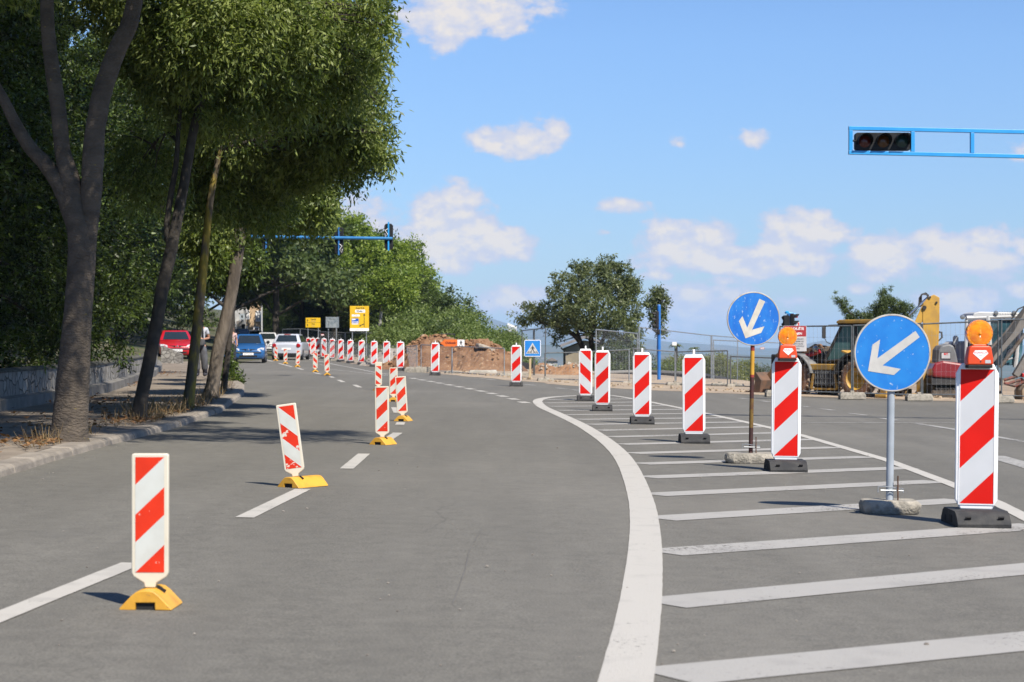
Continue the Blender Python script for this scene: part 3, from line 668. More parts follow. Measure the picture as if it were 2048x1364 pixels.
def asphalt():
    m = bpy.data.materials.new('asphalt'); m.use_nodes = True; nt = m.node_tree; L = nt.links; b = nt.nodes['Principled BSDF']
    tc = nd(nt, 'ShaderNodeTexCoord'); V = tc.outputs['Object']
    def noise(sc, det, rough=.5, st=None):
        v = V
        if st:
            mp = nd(nt, 'ShaderNodeMapping'); mp.inputs['Scale'].default_value = st; L.new(V, mp.inputs['Vector']); v = mp.outputs['Vector']
        n = nd(nt, 'ShaderNodeTexNoise'); n.inputs['Scale'].default_value = sc; n.inputs['Detail'].default_value = det; n.inputs['Roughness'].default_value = rough
        L.new(v, n.inputs['Vector']); return n.outputs['Fac']
    def ramp(f, lo, hi, a=0., c=1.):
        r = nd(nt, 'ShaderNodeMapRange'); r.inputs['From Min'].default_value = lo; r.inputs['From Max'].default_value = hi
        r.inputs['To Min'].default_value = a; r.inputs['To Max'].default_value = c; L.new(f, r.inputs['Value']); return r.outputs['Result']
    def mix(f, a, c, bt='MIX'):
        x = nd(nt, 'ShaderNodeMix', data_type='RGBA'); x.blend_type = bt
        if isinstance(f, float): x.inputs[0].default_value = f
        else: L.new(f, x.inputs[0])
        for i, q in ((6, a), (7, c)):
            if isinstance(q, tuple): x.inputs[i].default_value = (*q, 1)
            else: L.new(q, x.inputs[i])
        return x.outputs[2]
    big = ramp(noise(.16, 5, .6, (1.6, .5, 1)), .3, .7)
    col = mix(big, (0.1231, 0.1181, 0.1048), (0.1621, 0.1554, 0.1397))
    streak = ramp(noise(1.1, 4, .6, (1.3, .10, 1)), .35, .7)                  # long faint wear along the lanes
    col = mix(streak, col, mix(.7, col, (0.1139, 0.1092, 0.0975)))
    agg = ramp(noise(80, 4, .75), .34, .66)
    col = mix(agg, mix(1., col, (.62, .62, .62), 'MULTIPLY'), mix(1., col, (1.36, 1.35, 1.31), 'MULTIPLY'))
    mott = ramp(noise(5.5, 6, .68), .32, .68)
    col = mix(mott, mix(1., col, (.88, .88, .88), 'MULTIPLY'), mix(1., col, (1.11, 1.11, 1.1), 'MULTIPLY'))
    spot = ramp(noise(7, 6, .7), .70, .76)
    col = mix(spot, col, (0.078, 0.0757, 0.0702))
    oil = ramp(noise(.55, 3, .5, (1, .5, 1)), .62, .80, 0., .55)
    col = mix(oil, col, (0.0975, 0.0936, 0.0858))
    dust = ramp(noise(.09, 6, .65), .52, .66, 0., .35)
    col = mix(dust, col, (0.2106, 0.195, 0.1677))
    vo = nd(nt, 'ShaderNodeTexVoronoi', feature='DISTANCE_TO_EDGE'); vo.inputs['Scale'].default_value = .16
    mp = nd(nt, 'ShaderNodeMapping'); L.new(V, mp.inputs['Vector'])
    wn = nd(nt, 'ShaderNodeTexNoise'); wn.inputs['Scale'].default_value = 1.2; wn.inputs['Detail'].default_value = 6; L.new(V, wn.inputs['Vector'])
    ad = nd(nt, 'ShaderNodeMix', data_type='VECTOR'); ad.inputs[0].default_value = .22
    L.new(V, ad.inputs[4]); L.new(wn.outputs['Color'], ad.inputs[5]); L.new(ad.outputs[1], vo.inputs['Vector'])
    crack = ramp(vo.outputs['Distance'], .0, .0022, .45, 0.)
    cm = nd(nt, 'ShaderNodeMath', operation='MULTIPLY'); L.new(crack, cm.inputs[0]); L.new(ramp(noise(.12, 2), .5, .58), cm.inputs[1])
    col = mix(cm.outputs[0], col, (0.078, 0.0749, 0.0686))
    L.new(col, b.inputs['Base Color']); b.inputs['Roughness'].default_value = .85; b.inputs['Specular IOR Level'].default_value = .3
    bp = nd(nt, 'ShaderNodeBump'); bp.inputs['Strength'].default_value = .35; bp.inputs['Distance'].default_value = .006
    L.new(noise(120, 3, .7), bp.inputs['Height']); L.new(bp.outputs['Normal'], b.inputs['Normal']); return m
ASPH = asphalt()
ys = list(np.arange(-12, 60, .5)) + list(np.arange(60, 178, 1.))
o = sheet('road', ys, lambda y: kerbx(y) - .05, rightx, 40, 0., ASPH)
PAVE = mat('worn_pavement', (.30, .25, .195), .95, col2=(.19, .155, .12), scale=1.3, detail=9, contrast=(.35, .7), bump=.5, bscale=60, specks=(26, .60, .70, (.16, .12, .09)))
sheet('pavement', list(np.arange(2, 112, 1.)), lambda y: -34., lambda y: kerbx(y) - .24, 20, .088, PAVE)
# kerb of stone blocks
KST = mat('kerb_stone', (.36, .315, .26), .9, col2=(.24, .21, .175), scale=3.5, detail=8, bump=.6, bscale=30, specks=(20, .62, .72, (.17, .15, .13)))
mb = MB(); y = 2.; rk = random.Random(3)
while y < 104:
    l = 1.0 if y < 50 else 1.6
    for a, b_ in [(y, y + l - .014)]:
        dz = rk.uniform(-.006, .006); dx = rk.uniform(-.008, .008); R_ = []
        for yy in (a, b_):
            x = kerbx(yy) + dx; z = g(x, yy)
            R_.append([(x - .26, yy, z - .05), (x - .26, yy, z + .092 + dz), (x - .05, yy, z + .086 + dz), (x - .01, yy, z + .06 + dz), (x + .012, yy, z - .05)])
        mb.loft(R_)
    y += l
struct(mb.build('kerb', KST, bevel=.008, seg=1))
# sandy verge along the right edge
VERGE = mat('sandy_verge', (.47, .37, .26), .95, col2=(.34, .27, .20), scale=.8, detail=8, bump=.7, bscale=8, specks=(9, .62, .70, (.56, .48, .38)))
vs = []; fs = []; n = 0
ry = list(np.arange(43, 56, .4)) + list(np.arange(56, 176, 1.5))
for y in ry:
    x0 = rightx(y) - .35 + .12 * math.sin(y * 3.1) + .1 * math.sin(y * 1.3)
    for k in range(9):
        x = x0 + k * k * .14 + (0 if k else 0); yy = y + k * .28
        vs.append((x, yy, g(x, yy) + (.005 if k == 0 else .02 + .05 * math.sin(k * 1.7 + y * .9) * min(1, k / 3) * .4)))
for i in range(len(ry) - 1):
    for k in range(8): fs.append((i * 9 + k, i * 9 + k + 1, (i + 1) * 9 + k + 1, (i + 1) * 9 + k))
mb = MB(); mb.add(vs, fs); struct(mb.build('verge', VERGE, smooth=80))
# sandy yard of the road works behind the fence
YARD = mat('trampled_yard', (.40, .30, .20), .95, col2=(.27, .205, .14), scale=.6, detail=9, bump=.8, bscale=5, specks=(6, .60, .68, (.48, .39, .29)))
vs = []; fs = []; xs_ = list(np.arange(-9, 46, 1.)); ys_ = list(np.arange(47, 87, 1.))
for y in ys_:
    for x in xs_: vs.append((x, y, g(x, y) - .018 - (.3 if x < rightx(y) - 1.2 else 0) - (.5 * max(0, y - 84)) - (.42 * sm((y - 62) / 12) * sm((x - 2.5) / 1.5) * (1 - sm((x - 9) / 2)))))
nx = len(xs_); fs = [(j * nx + i, j * nx + i + 1, (j + 1) * nx + i + 1, (j + 1) * nx + i) for j in range(len(ys_) - 1) for i in range(nx - 1)]
mb = MB(); mb.add(vs, fs); struct(mb.build('yard', YARD, fix=False))
# base ground out to the sea
def axis(lims):
    out = []
    for a, b, s in lims: out += list(np.arange(a, b, s))
    return out
gx = axis([(-14000, -2000, 2000), (-2000, -200, 300), (-200, -40, 16), (-40, 60, 2.5), (60, 200, 14), (200, 2000, 300), (2000, 14001, 2000)])
gy = axis([(-3000, -60, 490), (-60, 0, 10), (0, 200, 2.5), (200, 500, 15), (500, 1400, 90)]) + [1400.]
vs = [(x, y, T(x, y)) for y in gy for x in gx]; nx = len(gx)
fs = [(j * nx + i, j * nx + i + 1, (j + 1) * nx + i + 1, (j + 1) * nx + i) for j in range(len(gy) - 1) for i in range(nx - 1)]
GRD = mat('scrubby_ground', (.105, .095, .05), .95, col2=(.055, .07, .028), scale=.3, detail=9, contrast=(.42, .60), bump=.6, bscale=3, specks=(.9, .60, .68, (.17, .14, .09)))
mb = MB(); mb.add(vs, fs); struct(mb.build('ground', GRD, smooth=80, fix=False))
SEA = mat('sea_water', (.03, .07, .11), .25, col2=(.04, .085, .12), scale=.002)
mb = MB(); mb.add([(-14000, 700, -132.5), (14000, 700, -132.5), (14000, 16000, -132.5), (-14000, 16000, -132.5)], [(0, 1, 2, 3)]); struct(mb.build('sea', SEA, fix=False))
# distant hills: ridges with depth
HILL = mat('wooded_hillside', (.055, .085, .045), .95, col2=(.12, .12, .085), scale=.004, detail=9, specks=(.012, .60, .66, (.24, .22, .19)))
def ridge(name, prof, y, depth, seed, rough):
    rg = np.random.default_rng(seed); xs = np.arange(-400, 2900, 11.); py = np.interp(xs, [p[0] for p in prof], [p[1] for p in prof])
    ph = rg.random(8) * 6.28
    vs = []; K = [-1, -.75, -.5, -.3, -.15, 0, .2, .5, 1]
    for px, p in zip(xs, py):
        x = (px - 1024) / F * y; wob = sum(math.sin(px * f + a) / (1 + 14 * f * 3) for f, a in zip((.011, .023, .041, .07, .12, .2, .33, .51), ph)) * rough
        top = CZ + (682 - p + wob) / F * y
        for k in K:
            s = (1 - abs(k)) ** .8; z = -140 + (top + 140) * s
            vv = 9 * rough * math.sin(px * .035 + 3 * k + ph[0]) * math.sin(k * 7 + px * .013) * (1 - abs(k)) * abs(k) * 2
            vs.append((x * (1 + k * depth / y), y + k * depth, z + vv))
    n = len(K); fs = [(i * n + k, (i + 1) * n + k, (i + 1) * n + k + 1, i * n + k + 1) for i in range(len(xs) - 1) for k in range(n - 1)]
    mb = MB(); mb.add(vs, fs); struct(mb.build(name, HILL, smooth=80, fix=False))
ridge('far_hills', [(-400, 640), (300, 625), (700, 622), (860, 622), (930, 624), (962, 630), (1010, 646), (1060, 657), (1100, 652), (1150, 658), (1200, 668), (1260, 672), (1340, 684), (1420, 688), (1500, 694), (1560, 697), (1610, 690), (1645, 682), (1690, 689), (1760, 692), (1840, 690), (1900, 686), (1960, 684), (2048, 690), (2300, 680), (2900, 670)], 11000, 3500, 2, 1.1)
ridge('near_hills', [(-400, 690), (800, 680), (950, 684), (1040, 690), (1110, 688), (1170, 696), (1240, 702), (1320, 706), (1420, 709), (1560, 712), (1700, 712), (1850, 708), (2048, 712), (2900, 700)], 5200, 1700, 5, 1.0)
# ------------------------------------------------------------------ painted markings
def paintmat(name, col, wear, lo=.52, hi=.66, chip=.95):
    m = mat(name, col, .7, col2=(.30, .29, .27), scale=3.5, detail=9, contrast=(lo, hi), amt=wear, bump=.25, bscale=90, specks=(55, .60, .72, (col[0] * .72, col[1] * .72, col[2] * .7)))
    nt = m.node_tree; L = nt.links; b = nt.nodes['Principled BSDF']; out = nt.nodes['Material Output']     # chips through which the road shows
    tc = nd(nt, 'ShaderNodeTexCoord'); a = nd(nt, 'ShaderNodeTexNoise'); a.inputs['Scale'].default_value = 34; a.inputs['Detail'].default_value = 7; a.inputs['Roughness'].default_value = .7; L.new(tc.outputs['Object'], a.inputs['Vector'])
    c = nd(nt, 'ShaderNodeTexNoise'); c.inputs['Scale'].default_value = .9; c.inputs['Detail'].default_value = 4; L.new(tc.outputs['Object'], c.inputs['Vector'])
    s = nd(nt, 'ShaderNodeMath', operation='MULTIPLY_ADD'); s.inputs[1].default_value = .55; L.new(c.outputs['Fac'], s.inputs[0]); L.new(a.outputs['Fac'], s.inputs[2])
    r = nd(nt, 'ShaderNodeMapRange'); r.inputs['From Min'].default_value = chip; r.inputs['From Max'].default_value = chip + .05; L.new(s.outputs[0], r.inputs['Value'])
    t = nd(nt, 'ShaderNodeBsdfTransparent'); x = nd(nt, 'ShaderNodeMixShader'); L.new(r.outputs[0], x.inputs[0]); L.new(b.outputs[0], x.inputs[1]); L.new(t.outputs[0], x.inputs[2]); L.new(x.outputs[0], out.inputs['Surface'])
    return m
PAINT = paintmat('fresh_road_paint', (.545, .52, .47), .25)
PAINT2 = paintmat('worn_road_paint', (.425, .41, .38), .45, .46, .70, .89)
PAINT3 = paintmat('faded_road_paint', (.42, .41, .385), .7, .42, .66, .82)
rj = random.Random(12)
def stripe(mb, pts, w, off=.005, world=False, step=.16):
    """painted band of width w metres along the photograph's pixels, draped on the road"""
    P = [p if isinstance(p, Vector) else at(*p) for p in pts]
    Q = []
    for a, b in zip(P[:-1], P[1:]):
        k = max(1, int((b - a).length / step)); Q += [a.lerp(b, i / k) for i in range(k)]
    Q.append(P[-1]); vs = []
    for i, p in enumerate(Q):
        d = Q[min(i + 1, len(Q) - 1)] - Q[max(i - 1, 0)]; d.z = 0; d.normalize(); s = Vector((-d.y, d.x, 0)) * (w if not hasattr(w, '__call__') else w(i / max(1, len(Q) - 1))) / 2
        for q in (p + s * (1 + rj.uniform(-1, 1) * .0016 / max(.05, s.length)), p - s * (1 + rj.uniform(-1, 1) * .0016 / max(.05, s.length))): vs.append((q.x, q.y, g(q.x, q.y) + off))
    mb.add(vs, [(2 * i, 2 * i + 1, 2 * i + 3, 2 * i + 2) for i in range(len(Q) - 1)])
def curve_px(pts, sub=6): return smooth_path([at(*p) for p in pts], [1] * len(pts), sub)[0]
mb = MB()
for a, b in [((-420, 1404), (266, 1127)), ((489, 1036), (606, 979)), ((693, 938), (728, 908)), ((773, 880.5), (796, 866)), ((799, 850), (802, 845)), ((795, 826), (789, 815)), ((775, 800), (768, 794)),
             ((720, 775), (709, 770)), ((687, 764.5), (677, 760)), ((667, 755.5), (660, 753)), ((641, 748.5), (628, 745.5)), ((606, 739.7), (594, 735.7)), ((585, 734), (557, 726.5)), ((545, 723), (530, 719))]:
    stripe(mb, [a, b], .14)
struct(mb.build('lane_marking', PAINT, fix=False))
mb = MB()
for x0, y0, x1, y1 in [(821, 756, 833, 758), (837, 758.9, 851.5, 761.2), (855.6, 762, 868, 764.3), (872, 765.2, 886, 767.5), (890.5, 768.6, 907, 771.4), (909.5, 772.3, 927.5, 775.2), (931, 776.2, 949, 779.5), (952.5, 780.7, 971.6, 783.9), (974.5, 785.6, 993, 788.8), (996, 790.8, 1013.7, 794.4), (1017.5, 796.5, 1036, 800), (1039, 803, 1057, 807)]:
    f = .14; stripe(mb, [(x0 + (x1 - x0) * f, y0 + (y1 - y0) * f), (x1 - (x1 - x0) * f, y1 - (y1 - y0) * f)], .22)
struct(mb.build('dotted_give_way_marking', PAINT, fix=False))
mb = MB()
stripe(mb, curve_px([(560, 709), (620, 719), (673, 729.8), (711, 737), (751, 745), (775, 748.5)]), .14)
struct(mb.build('edge_marking', PAINT2, fix=False))
mb = MB(); stripe(mb, [(650, 738), (702, 743), (740, 747.5), (790, 753)], .12); stripe(mb, [(660, 733), (640, 729)], .12)
for x0, y0, x1, y1 in [(962, 757, 990, 760), (1046, 768.5, 1071, 771), (1112, 775.8, 1134, 778), (1144, 779.5, 1160, 781), (1480, 796.5, 1494, 798), (1524, 802, 1540, 804), (1602, 812, 1616, 814), (1640, 817.5, 1668, 821), (1698, 826.5, 1734, 831), (1760, 836.5, 1797, 841.5)]:
    stripe(mb, [(x0, y0), (x1, y1)], .15)
struct(mb.build('faded_lane_marking', PAINT3, fix=False))
mb = MB()
stripe(mb, [(1560, 845.5), (1700, 845.5), (1920, 846.3)], .13); stripe(mb, [(1835, 847.5), (1906, 858.5), (2060, 885.5), (2300, 930)], .15)
stripe(mb, [(1985, 912), (2060, 933), (2300, 1010)], .3)
struct(mb.build('side_road_marking', PAINT3, fix=False))
mb = MB()     # broad curved edge of the hatched island
stripe(mb, curve_px([(1244, 1420), (1252, 1364), (1279, 1220), (1290, 1110), (1289, 1045), (1282, 1000), (1268, 958), (1252, 925), (1232, 900), (1202, 875), (1162, 850), (1117, 828.5), (1088, 815.5), (1077, 807), (1075.5, 802), (1083, 798), (1104, 794.6), (1150, 791.5), (1190, 790.2), (1222, 791), (1264, 797.5), (1303, 804.5), (1364, 817)], 5), lambda t: .215 if t < .8 else .14)
stripe(mb, [(1364, 817), (1411, 827), (1480, 842), (1539, 855.6), (1602, 870.6), (1775, 921), (1906, 970), (1989, 1004), (2060, 1040), (2220, 1120)], .145)
struct(mb.build('island_edge_marking', PAINT, fix=False))
mb = MB()
for a, b, w in [((1330, 1354), (2200, 1268), .42), ((1318, 1208), (2200, 1124), .40), ((1322, 1106), (2080, 1052), .40), ((1314, 1038), (1925, 1001), .40), ((1303, 990), (1875, 963), .38), ((1291, 955), (1815, 936), .38), ((1279, 928), (1737, 914), .36),
                ((1262, 907), (1674, 895), .36), ((1240, 889), (1629, 879), .36), ((1219, 874), (1588, 865), .34), ((1197, 861), (1540, 853.5), .34), ((1177, 849), (1500, 844), .34), ((1156, 839), (1462, 835.5), .34), ((1132, 829.6), (1420, 827), .32),
                ((1117, 821), (1380, 818.8), .32), ((1102, 813), (1340, 811), .32), ((1090, 806), (1300, 804), .32), ((1092, 799.4), (1268, 798), .3)]:
    stripe(mb, [a, b], w, off=.004)
struct(mb.build('hatched_marking', PAINT2, fix=False))
litter(8)
mb = MB()
stripe(mb, curve_px([(905, 1210), (930, 1140), (940, 1100), (962, 1060)]), lambda t: .004 + .006 * abs(math.sin(t * 17)), off=.0035)
struct(mb.build('road_seam', mat('tar_seam', (.115, .11, .10), .8, col2=(.16, .152, .138), scale=9), fix=False))
rg = random.Random(77); mb = MB()
for i in range(420):
    y = 8 + 40 * rg.random() ** 1.5; x = rg.uniform(kerbx(y) + .05, 5.5) if rg.random() < .6 else kerbx(y) + abs(rg.gauss(0, .35)) + .03; r = rg.uniform(.003, .009) * (1.6 if rg.random() < .12 else 1)
    o_ = len(mb.v); mb.lathe([(.001, -r * .4), (r, 0), (r * .6, r * .6), (.001, r * .7)], (x, y, g(x, y) + r * .4), 'z', 5)
tag(mb.build('grit', [mat('road_grit', (.34, .31, .27), .9, col2=(.16, .14, .12), scale=3)], fix=False), 'small stones and grit lying on the carriageway', 'grit', kind='stuff')
# ------------------------------------------------------------------ delineators
def stripes(w, h, z0, y, mb, mirror=False):
    """red and white 45 degree bands; material 0 white, 1 red"""
    def P(q): return [((-1 if mirror else 1) * (a - .5) * w, z0 + b * h) for a, b in (q if not mirror else reversed(q))]
    mb.flat(P([(0, .76), (1, 1), (0, 1)]), y, 1); mb.flat(P([(0, .5), (1, .74), (1, 1), (0, .76)]), y, 0)
    mb.flat(P([(0, .26), (1, .5), (1, .74), (0, .5)]), y, 1); mb.flat(P([(0, 0), (1, .24), (1, .5), (0, .26)]), y, 0)
    mb.flat(P([(0, 0), (1, 0), (1, .24)]), y, 1)
def chamfer(w, h, z0, cx, cz, top=True):
    a = w / 2
    return [(-a + cx, z0), (a - cx, z0), (a, z0 + cz), (a, z0 + h - cz), (a - cx, z0 + h), (-a + cx, z0 + h), (-a, z0 + h - cz), (-a, z0 + cz)]
GB = 'tall red and white delineators on black rubber feet'
def big_delineator(mirror=False):
    t = thing('traffic_delineator', '', 'delineator', (0, 0, -400), 0, GB)
    mb = MB()     # rubber foot: rounded trapezoid along y, notch shade painted as black boxes
    prof = [(-.31, 0), (.31, 0), (.315, .03), (.25, .095), (.19, .118), (-.19, .118), (-.25, .095), (-.315, .03)]
    mb.prism(prof, -.195, .195, 'x')
    nb = mb
    for sx in (-.115, .125):
        for sy in (-1, 1):
            nb.box((sx, sy * .281, .066), (.040, .012, .05), 1, M=Matrix.Rotation(sy * -.75, 3, 'X'))
    nb.box((-.196, -.05, .055), (.006, .10, .05), 1); nb.box((-.196, .15, .045), (.006, .05, .04), 1)
    mb.build('base', [RUBBER, DARK], t, smooth=40)
    fr = MB(); fr.prism(chamfer(.312, 1.09, .115, .040, .075), -.024, .024, 'y')
    panel = fr.build('panel', WPLAST, t, smooth=30, bevel=.010, seg=3)
    sh = MB(); stripes(.248, 1.0, .160, -.0265, sh, mirror); stripes(.248, 1.0, .160, .0265, sh, mirror)
    rimb = MB()
    for s in (-1, 1):
        y = s * .0255
        rimb.box((-.1285, y, .66), (.007, .008, 1.02)); rimb.box((.1285, y, .66), (.007, .008, 1.02)); rimb.box((0, y, 1.166), (.25, .008, .007)); rimb.box((0, y, .154), (.25, .008, .007))
    sh.build('reflective_sheet', [SHEETW, SHEETR], panel, fix=False); rimb.build('sheet_rim', WPLAST, panel)
    pg = MB(); pg.cyl((0, 0, 1.20), (0, 0, 1.275), .021, .019, 12); pg.build('peg', WPLAST, t, smooth=40, bevel=.004)
    return t
BIG = {False: big_delineator(), True: big_delineator(True)}; bu = set()
def put_big(px, top, bot, label, yaw=0., mirror=False, tilt=0., Z=None):
    h = bot - top; y = 1.09 * F / h if Z is None else Z
    x = (px - 1024) / F * y; loc = (x, y, g(x, y))
    if mirror not in bu:
        o = BIG[mirror]; bu.add(mirror); o.location = loc; o['label'] = label
    else: o = dup(BIG[mirror], loc, label=label)
    o.rotation_euler = (0, 0, yaw * .1)
    for ch in o.children:
        if not ch.name.startswith('base'): ch.rotation_euler = (0, tilt, yaw * .75)
    return o
BD = [(1951, 718, 1010, 'large red and white delineator with amber lamp, beside the grey-poled arrow sign', -.16, 0, .012),
      (1571, 711, 916, 'red and white delineator with amber lamp, beside the striped-pole arrow sign', -.14, 0, .01),
      (1388, 709, 868.5, 'red and white delineator on the hatching, first left of the striped-pole sign', -.14, 0, -.004),
      (1284, 705.4, 834.7, 'red and white delineator on the hatching, second left of the striped-pole sign', -.14, 0, .0),
      (1204.5, 701.7, 811, 'red and white delineator just right of the reversed one at the island tip', -.22, 0, .004),
      (1171, 698, 791.6, 'delineator with reversed stripes at the tip of the hatched island', -.05, 1, .0),
      (1032.5, 693.5, 767.8, 'red and white delineator standing left of the blue crossing sign', -.12, 0, .0),
      (870, 688.3, 747.3, 'red and white delineator in front of the soil heap left of the orange sign', -.02, 0, .01),
      (800.5, 687.6, 739.7, 'delineator at the near end of the long row, left of the soil heap', .0, 0, .01),
      (773, 686.8, 735.9, 'second delineator from the near end of the long row', .0, 0, .008),
      (748, 685.7, 732.3, 'third delineator from the near end of the long row', .0, 0, .008),
      (723, 684.2, 728, 'fourth delineator of the long row, right of the yellow sign legs', .0, 0, .008),
      (700.5, 682.7, 724.7, 'fifth delineator of the long row, below the left leg of the large yellow sign', .0, 0, .01),
      (681.5, 680.7, 721, 'sixth delineator of the long row, below the grey sign back', .0, 0, .01),
      (664.5, 679.8, 717.7, 'seventh delineator of the long row, next to the reversed one', .0, 0, .008),
      (648, 678.9, 715.4, 'delineator with reversed stripes in the far part of the long row', .0, 1, .0),
      (635.5, 678.8, 713, 'delineator just left of the reversed one in the long row', .0, 0, .0),
      (626, 678.8, 712.2, 'last but one delineator of the long row near the white hatchback', .0, 0, .0),
      (617, 678.4, 711.4, 'farthest delineator of the long row, touching the white hatchback outline', .0, 0, .0)]
bigs = [put_big(px, a, b, l, yaw, bool(m), tl) for px, a, b, l, yaw, m, tl in BD]
for o in bigs[:2]:       # lamps take the place of the peg
    for ch in list(o.children):
        if ch.name.startswith('peg'): bpy.data.objects.remove(ch)
GS = 'small delineators on yellow steel feet'
def small_delineator(mirror, red, bare=False, dep=.15):
    t = thing('lane_delineator', '', 'delineator', (0, 0, -400), 0, GS)
    prof = [(-.128, 0), (-.047, 0), (-.047, .036), (.047, .036), (.047, 0), (.128, 0), (.122, .012), (.066, .070), (.042, .088), (.02, .093), (-.02, .093), (-.042, .088), (-.066, .070), (-.122, .012)]
    mb = MB(); mb.prism(prof, -.12, dep, 'y'); base = mb.build('base', YSTEEL, t, smooth=35, bevel=.004)
    rb_ = MB(); rb_.box((0, (dep - .12) / 2, .017), (.090, dep + .09, .033)); rb_.build('foot_shade_block', DARK, base)  # black block added inside the tunnel to paint its shade
    sl = MB(); sl.box((.055, .0, .088), (.045, .012, .012), M=Matrix.Rotation(.5, 3, 'Y')); sl.build('slot', DARK, base)  # black bar painted in place of a shaded slot
    fr = MB(); w, z0, h = .180, .150, .595
    poly = [(-.026, .095), (.026, .095), (.030, .118), (w / 2 - .008, z0), (w / 2, z0 + .02), (w / 2, z0 + h - .008), (w / 2 - .008, z0 + h), (-w / 2 + .008, z0 + h), (-w / 2, z0 + h - .008), (-w / 2, z0 + .02), (-w / 2 + .008, z0), (-.030, .118)]
    fr.prism(poly, -.016, .016, 'y'); panel = fr.build('panel', CREAM, t, smooth=30, bevel=.006, seg=3)
    sh = MB()
    if not bare: stripes(.140, .558, .170, -.0180, sh, mirror); stripes(.140, .558, .170, .0180, sh, mirror)
    else: stripes(.140, .47, .170, -.0180, sh, mirror); stripes(.140, .47, .170, .0180, sh, mirror)
    sh.build('reflective_sheet', [SHEETW2, red], panel, fix=False)
    return t
SMP = {('n', 0): small_delineator(False, SHEETR2), ('n', 1): small_delineator(True, SHEETR2), ('s', 1): small_delineator(True, SHEETR3, dep=.28), ('b', 1): small_delineator(True, SHEETR2, True)}
su = set()
SD = [(301, 1214, 'nearest small delineator, upright on a yellow foot with a dark slot', -.04, 'n', 0, .0, 0),
      (594, 974, 'scuffed small delineator with reversed stripes, leaning left on its yellow foot', -.62, 's', 1, -.135, 0),
      (765, 889, 'upright small delineator on a yellow foot, third in the line', -.50, 'n', 0, -.012, 0),
      (806, 842, 'small delineator leaning slightly left, fourth in the line', -.25, 'n', 0, -.06, 0),
      (787, 803, 'small delineator half hidden behind the leaning fourth one', -.05, 'n', 0, .0, 0),
      (757, 781, 'small delineator with a plain cream top and reversed stripes', .3, 'b', 1, .0, 0),
      (654.5, 750.5, 'small delineator standing alone left of the bend in the dashes', .1, 'n', 0, -.03, 0),
      (630.5, 744, 'small delineator with reversed stripes before the white hatchback', .2, 'n', 1, .0, 0),
      (594.5, 734, 'small delineator leaning right behind the white hatchback', .3, 'n', 0, .09, 0),
      (571, 727.5, 'upright small delineator at the white hatchback left wheel', .0, 'n', 0, .0, 0),
      (551.5, 721.5, 'farthest small delineator between the blue and white cars', .0, 'n', 1, .02, 0)]
for px, py, l, yaw, k, m, tl, _ in SD:
    p = at(px, py); key = (k, m)
    if key not in su:
        o = SMP[key]; su.add(key); o.location = p; o['label'] = l
    else: o = dup(SMP[key], p, label=l)
    # the panel leans and turns to the driver while the foot stays flat on the road
    o.rotation_euler = (0, 0, 0)
    for ch in o.children:
        if ch.name.startswith('base'): ch.rotation_euler = (0, 0, yaw)
        else: ch.rotation_euler = (0, tl, yaw * .12)
# warning lamps on the two near delineators
GL = 'amber warning lamps on delineators'
def lamp(label, loc, rz, txt):
    t = thing('warning_lamp', label, 'lamp', loc, rz, GL)
    mb = MB(); mb.prism([(-.098, 0), (.098, 0), (.098, .045), (.082, .128), (.068, .142), (-.068, .142), (-.082, .128), (-.098, .045)], -.045, .045, 'y')
    c = mb.build('battery_case', ORANGE, t, smooth=40, bevel=.010, seg=3)
    lb = MB(); lb.flat([(0, .035), (.058, .085), (.042, .108), (-.042, .108), (-.058, .085)], -.0465, 0); lb.flat([(.034, .012), (.075, .012), (.075, .036), (.034, .036)], -.0465, 2)
    lb.text(txt, .021, 0, .090, -.0475, 1); lb.flat([(-.014, .068), (.014, .068), (.014, .073), (-.014, .073)], -.0475, 2)
    lb.lathe([(.0001, -.0475), (.005, -.0475), (.005, -.044)], (0, 0, .024), 'y', 10, 3)
    lb.build('label', [LABELW, LABELR, mat('label_grey', (.55, .57, .6), .5), INK], c, fix=False)
    bb = MB(); bb.box((0, 0, -.012), (.185, .082, .024)); bb.build('clamp', BLACKP, t, bevel=.004)
    ln = MB(); ln.lathe([(.001, -.040)] + [(.006 + .004 * k, -.041 + .0028 * (k / 19) ** 2 * 5 + (.0022 if k % 2 else 0)) for k in range(20)] + [(.086, -.0245)], (0, 0, .235), 'y', 40); ln.build('lens', AMBER, t, smooth=30)
    rg_ = MB(); rg_.lathe([(.0855, -.0245), (.099, -.022), (.1005, .0), (.099, .022), (.0855, .0245), (.0855, .001), ], (0, 0, .235), 'y', 40); rg_.build('lens_rim', AMBER, t, smooth=30)
    bk = MB(); bk.lathe([(.086, .0245), (.060, .036), (.001, .040)], (0, 0, .235), 'y', 40); bk.build('lens', AMBER, t, smooth=30)
    hb = MB(); hb.lathe([(.001, -.0475), (.010, -.047), (.013, -.036)], (0, 0, .235), 'y', 16); hb.build('bulb', AMBERD, t, smooth=40)
    nk = MB(); nk.box((0, 0, .143), (.10, .055, .02)); nk.build('neck', ORANGE, t, bevel=.006)
    for k in range(18):
        pass
    st = MB()
    for k in range(20):
        a = 2 * math.pi * k / 20; st.box((math.cos(a) * .0935, -.024, .235 + math.sin(a) * .0935), (.007, .005, .007))
    st.build('stud', mat('pale_amber', (.95, .45, .1), .3), t)
for o, l, dx in ((bigs[0], 'larger amber warning lamp on the nearest tall delineator', .0), (bigs[1], 'amber warning lamp on the delineator beside the striped pole', .0)):
    lamp(l, Vector(o.location) + Vector((dx + .012, -.055, 1.195)), o.rotation_euler.z + .08, 'SIGNALUX')
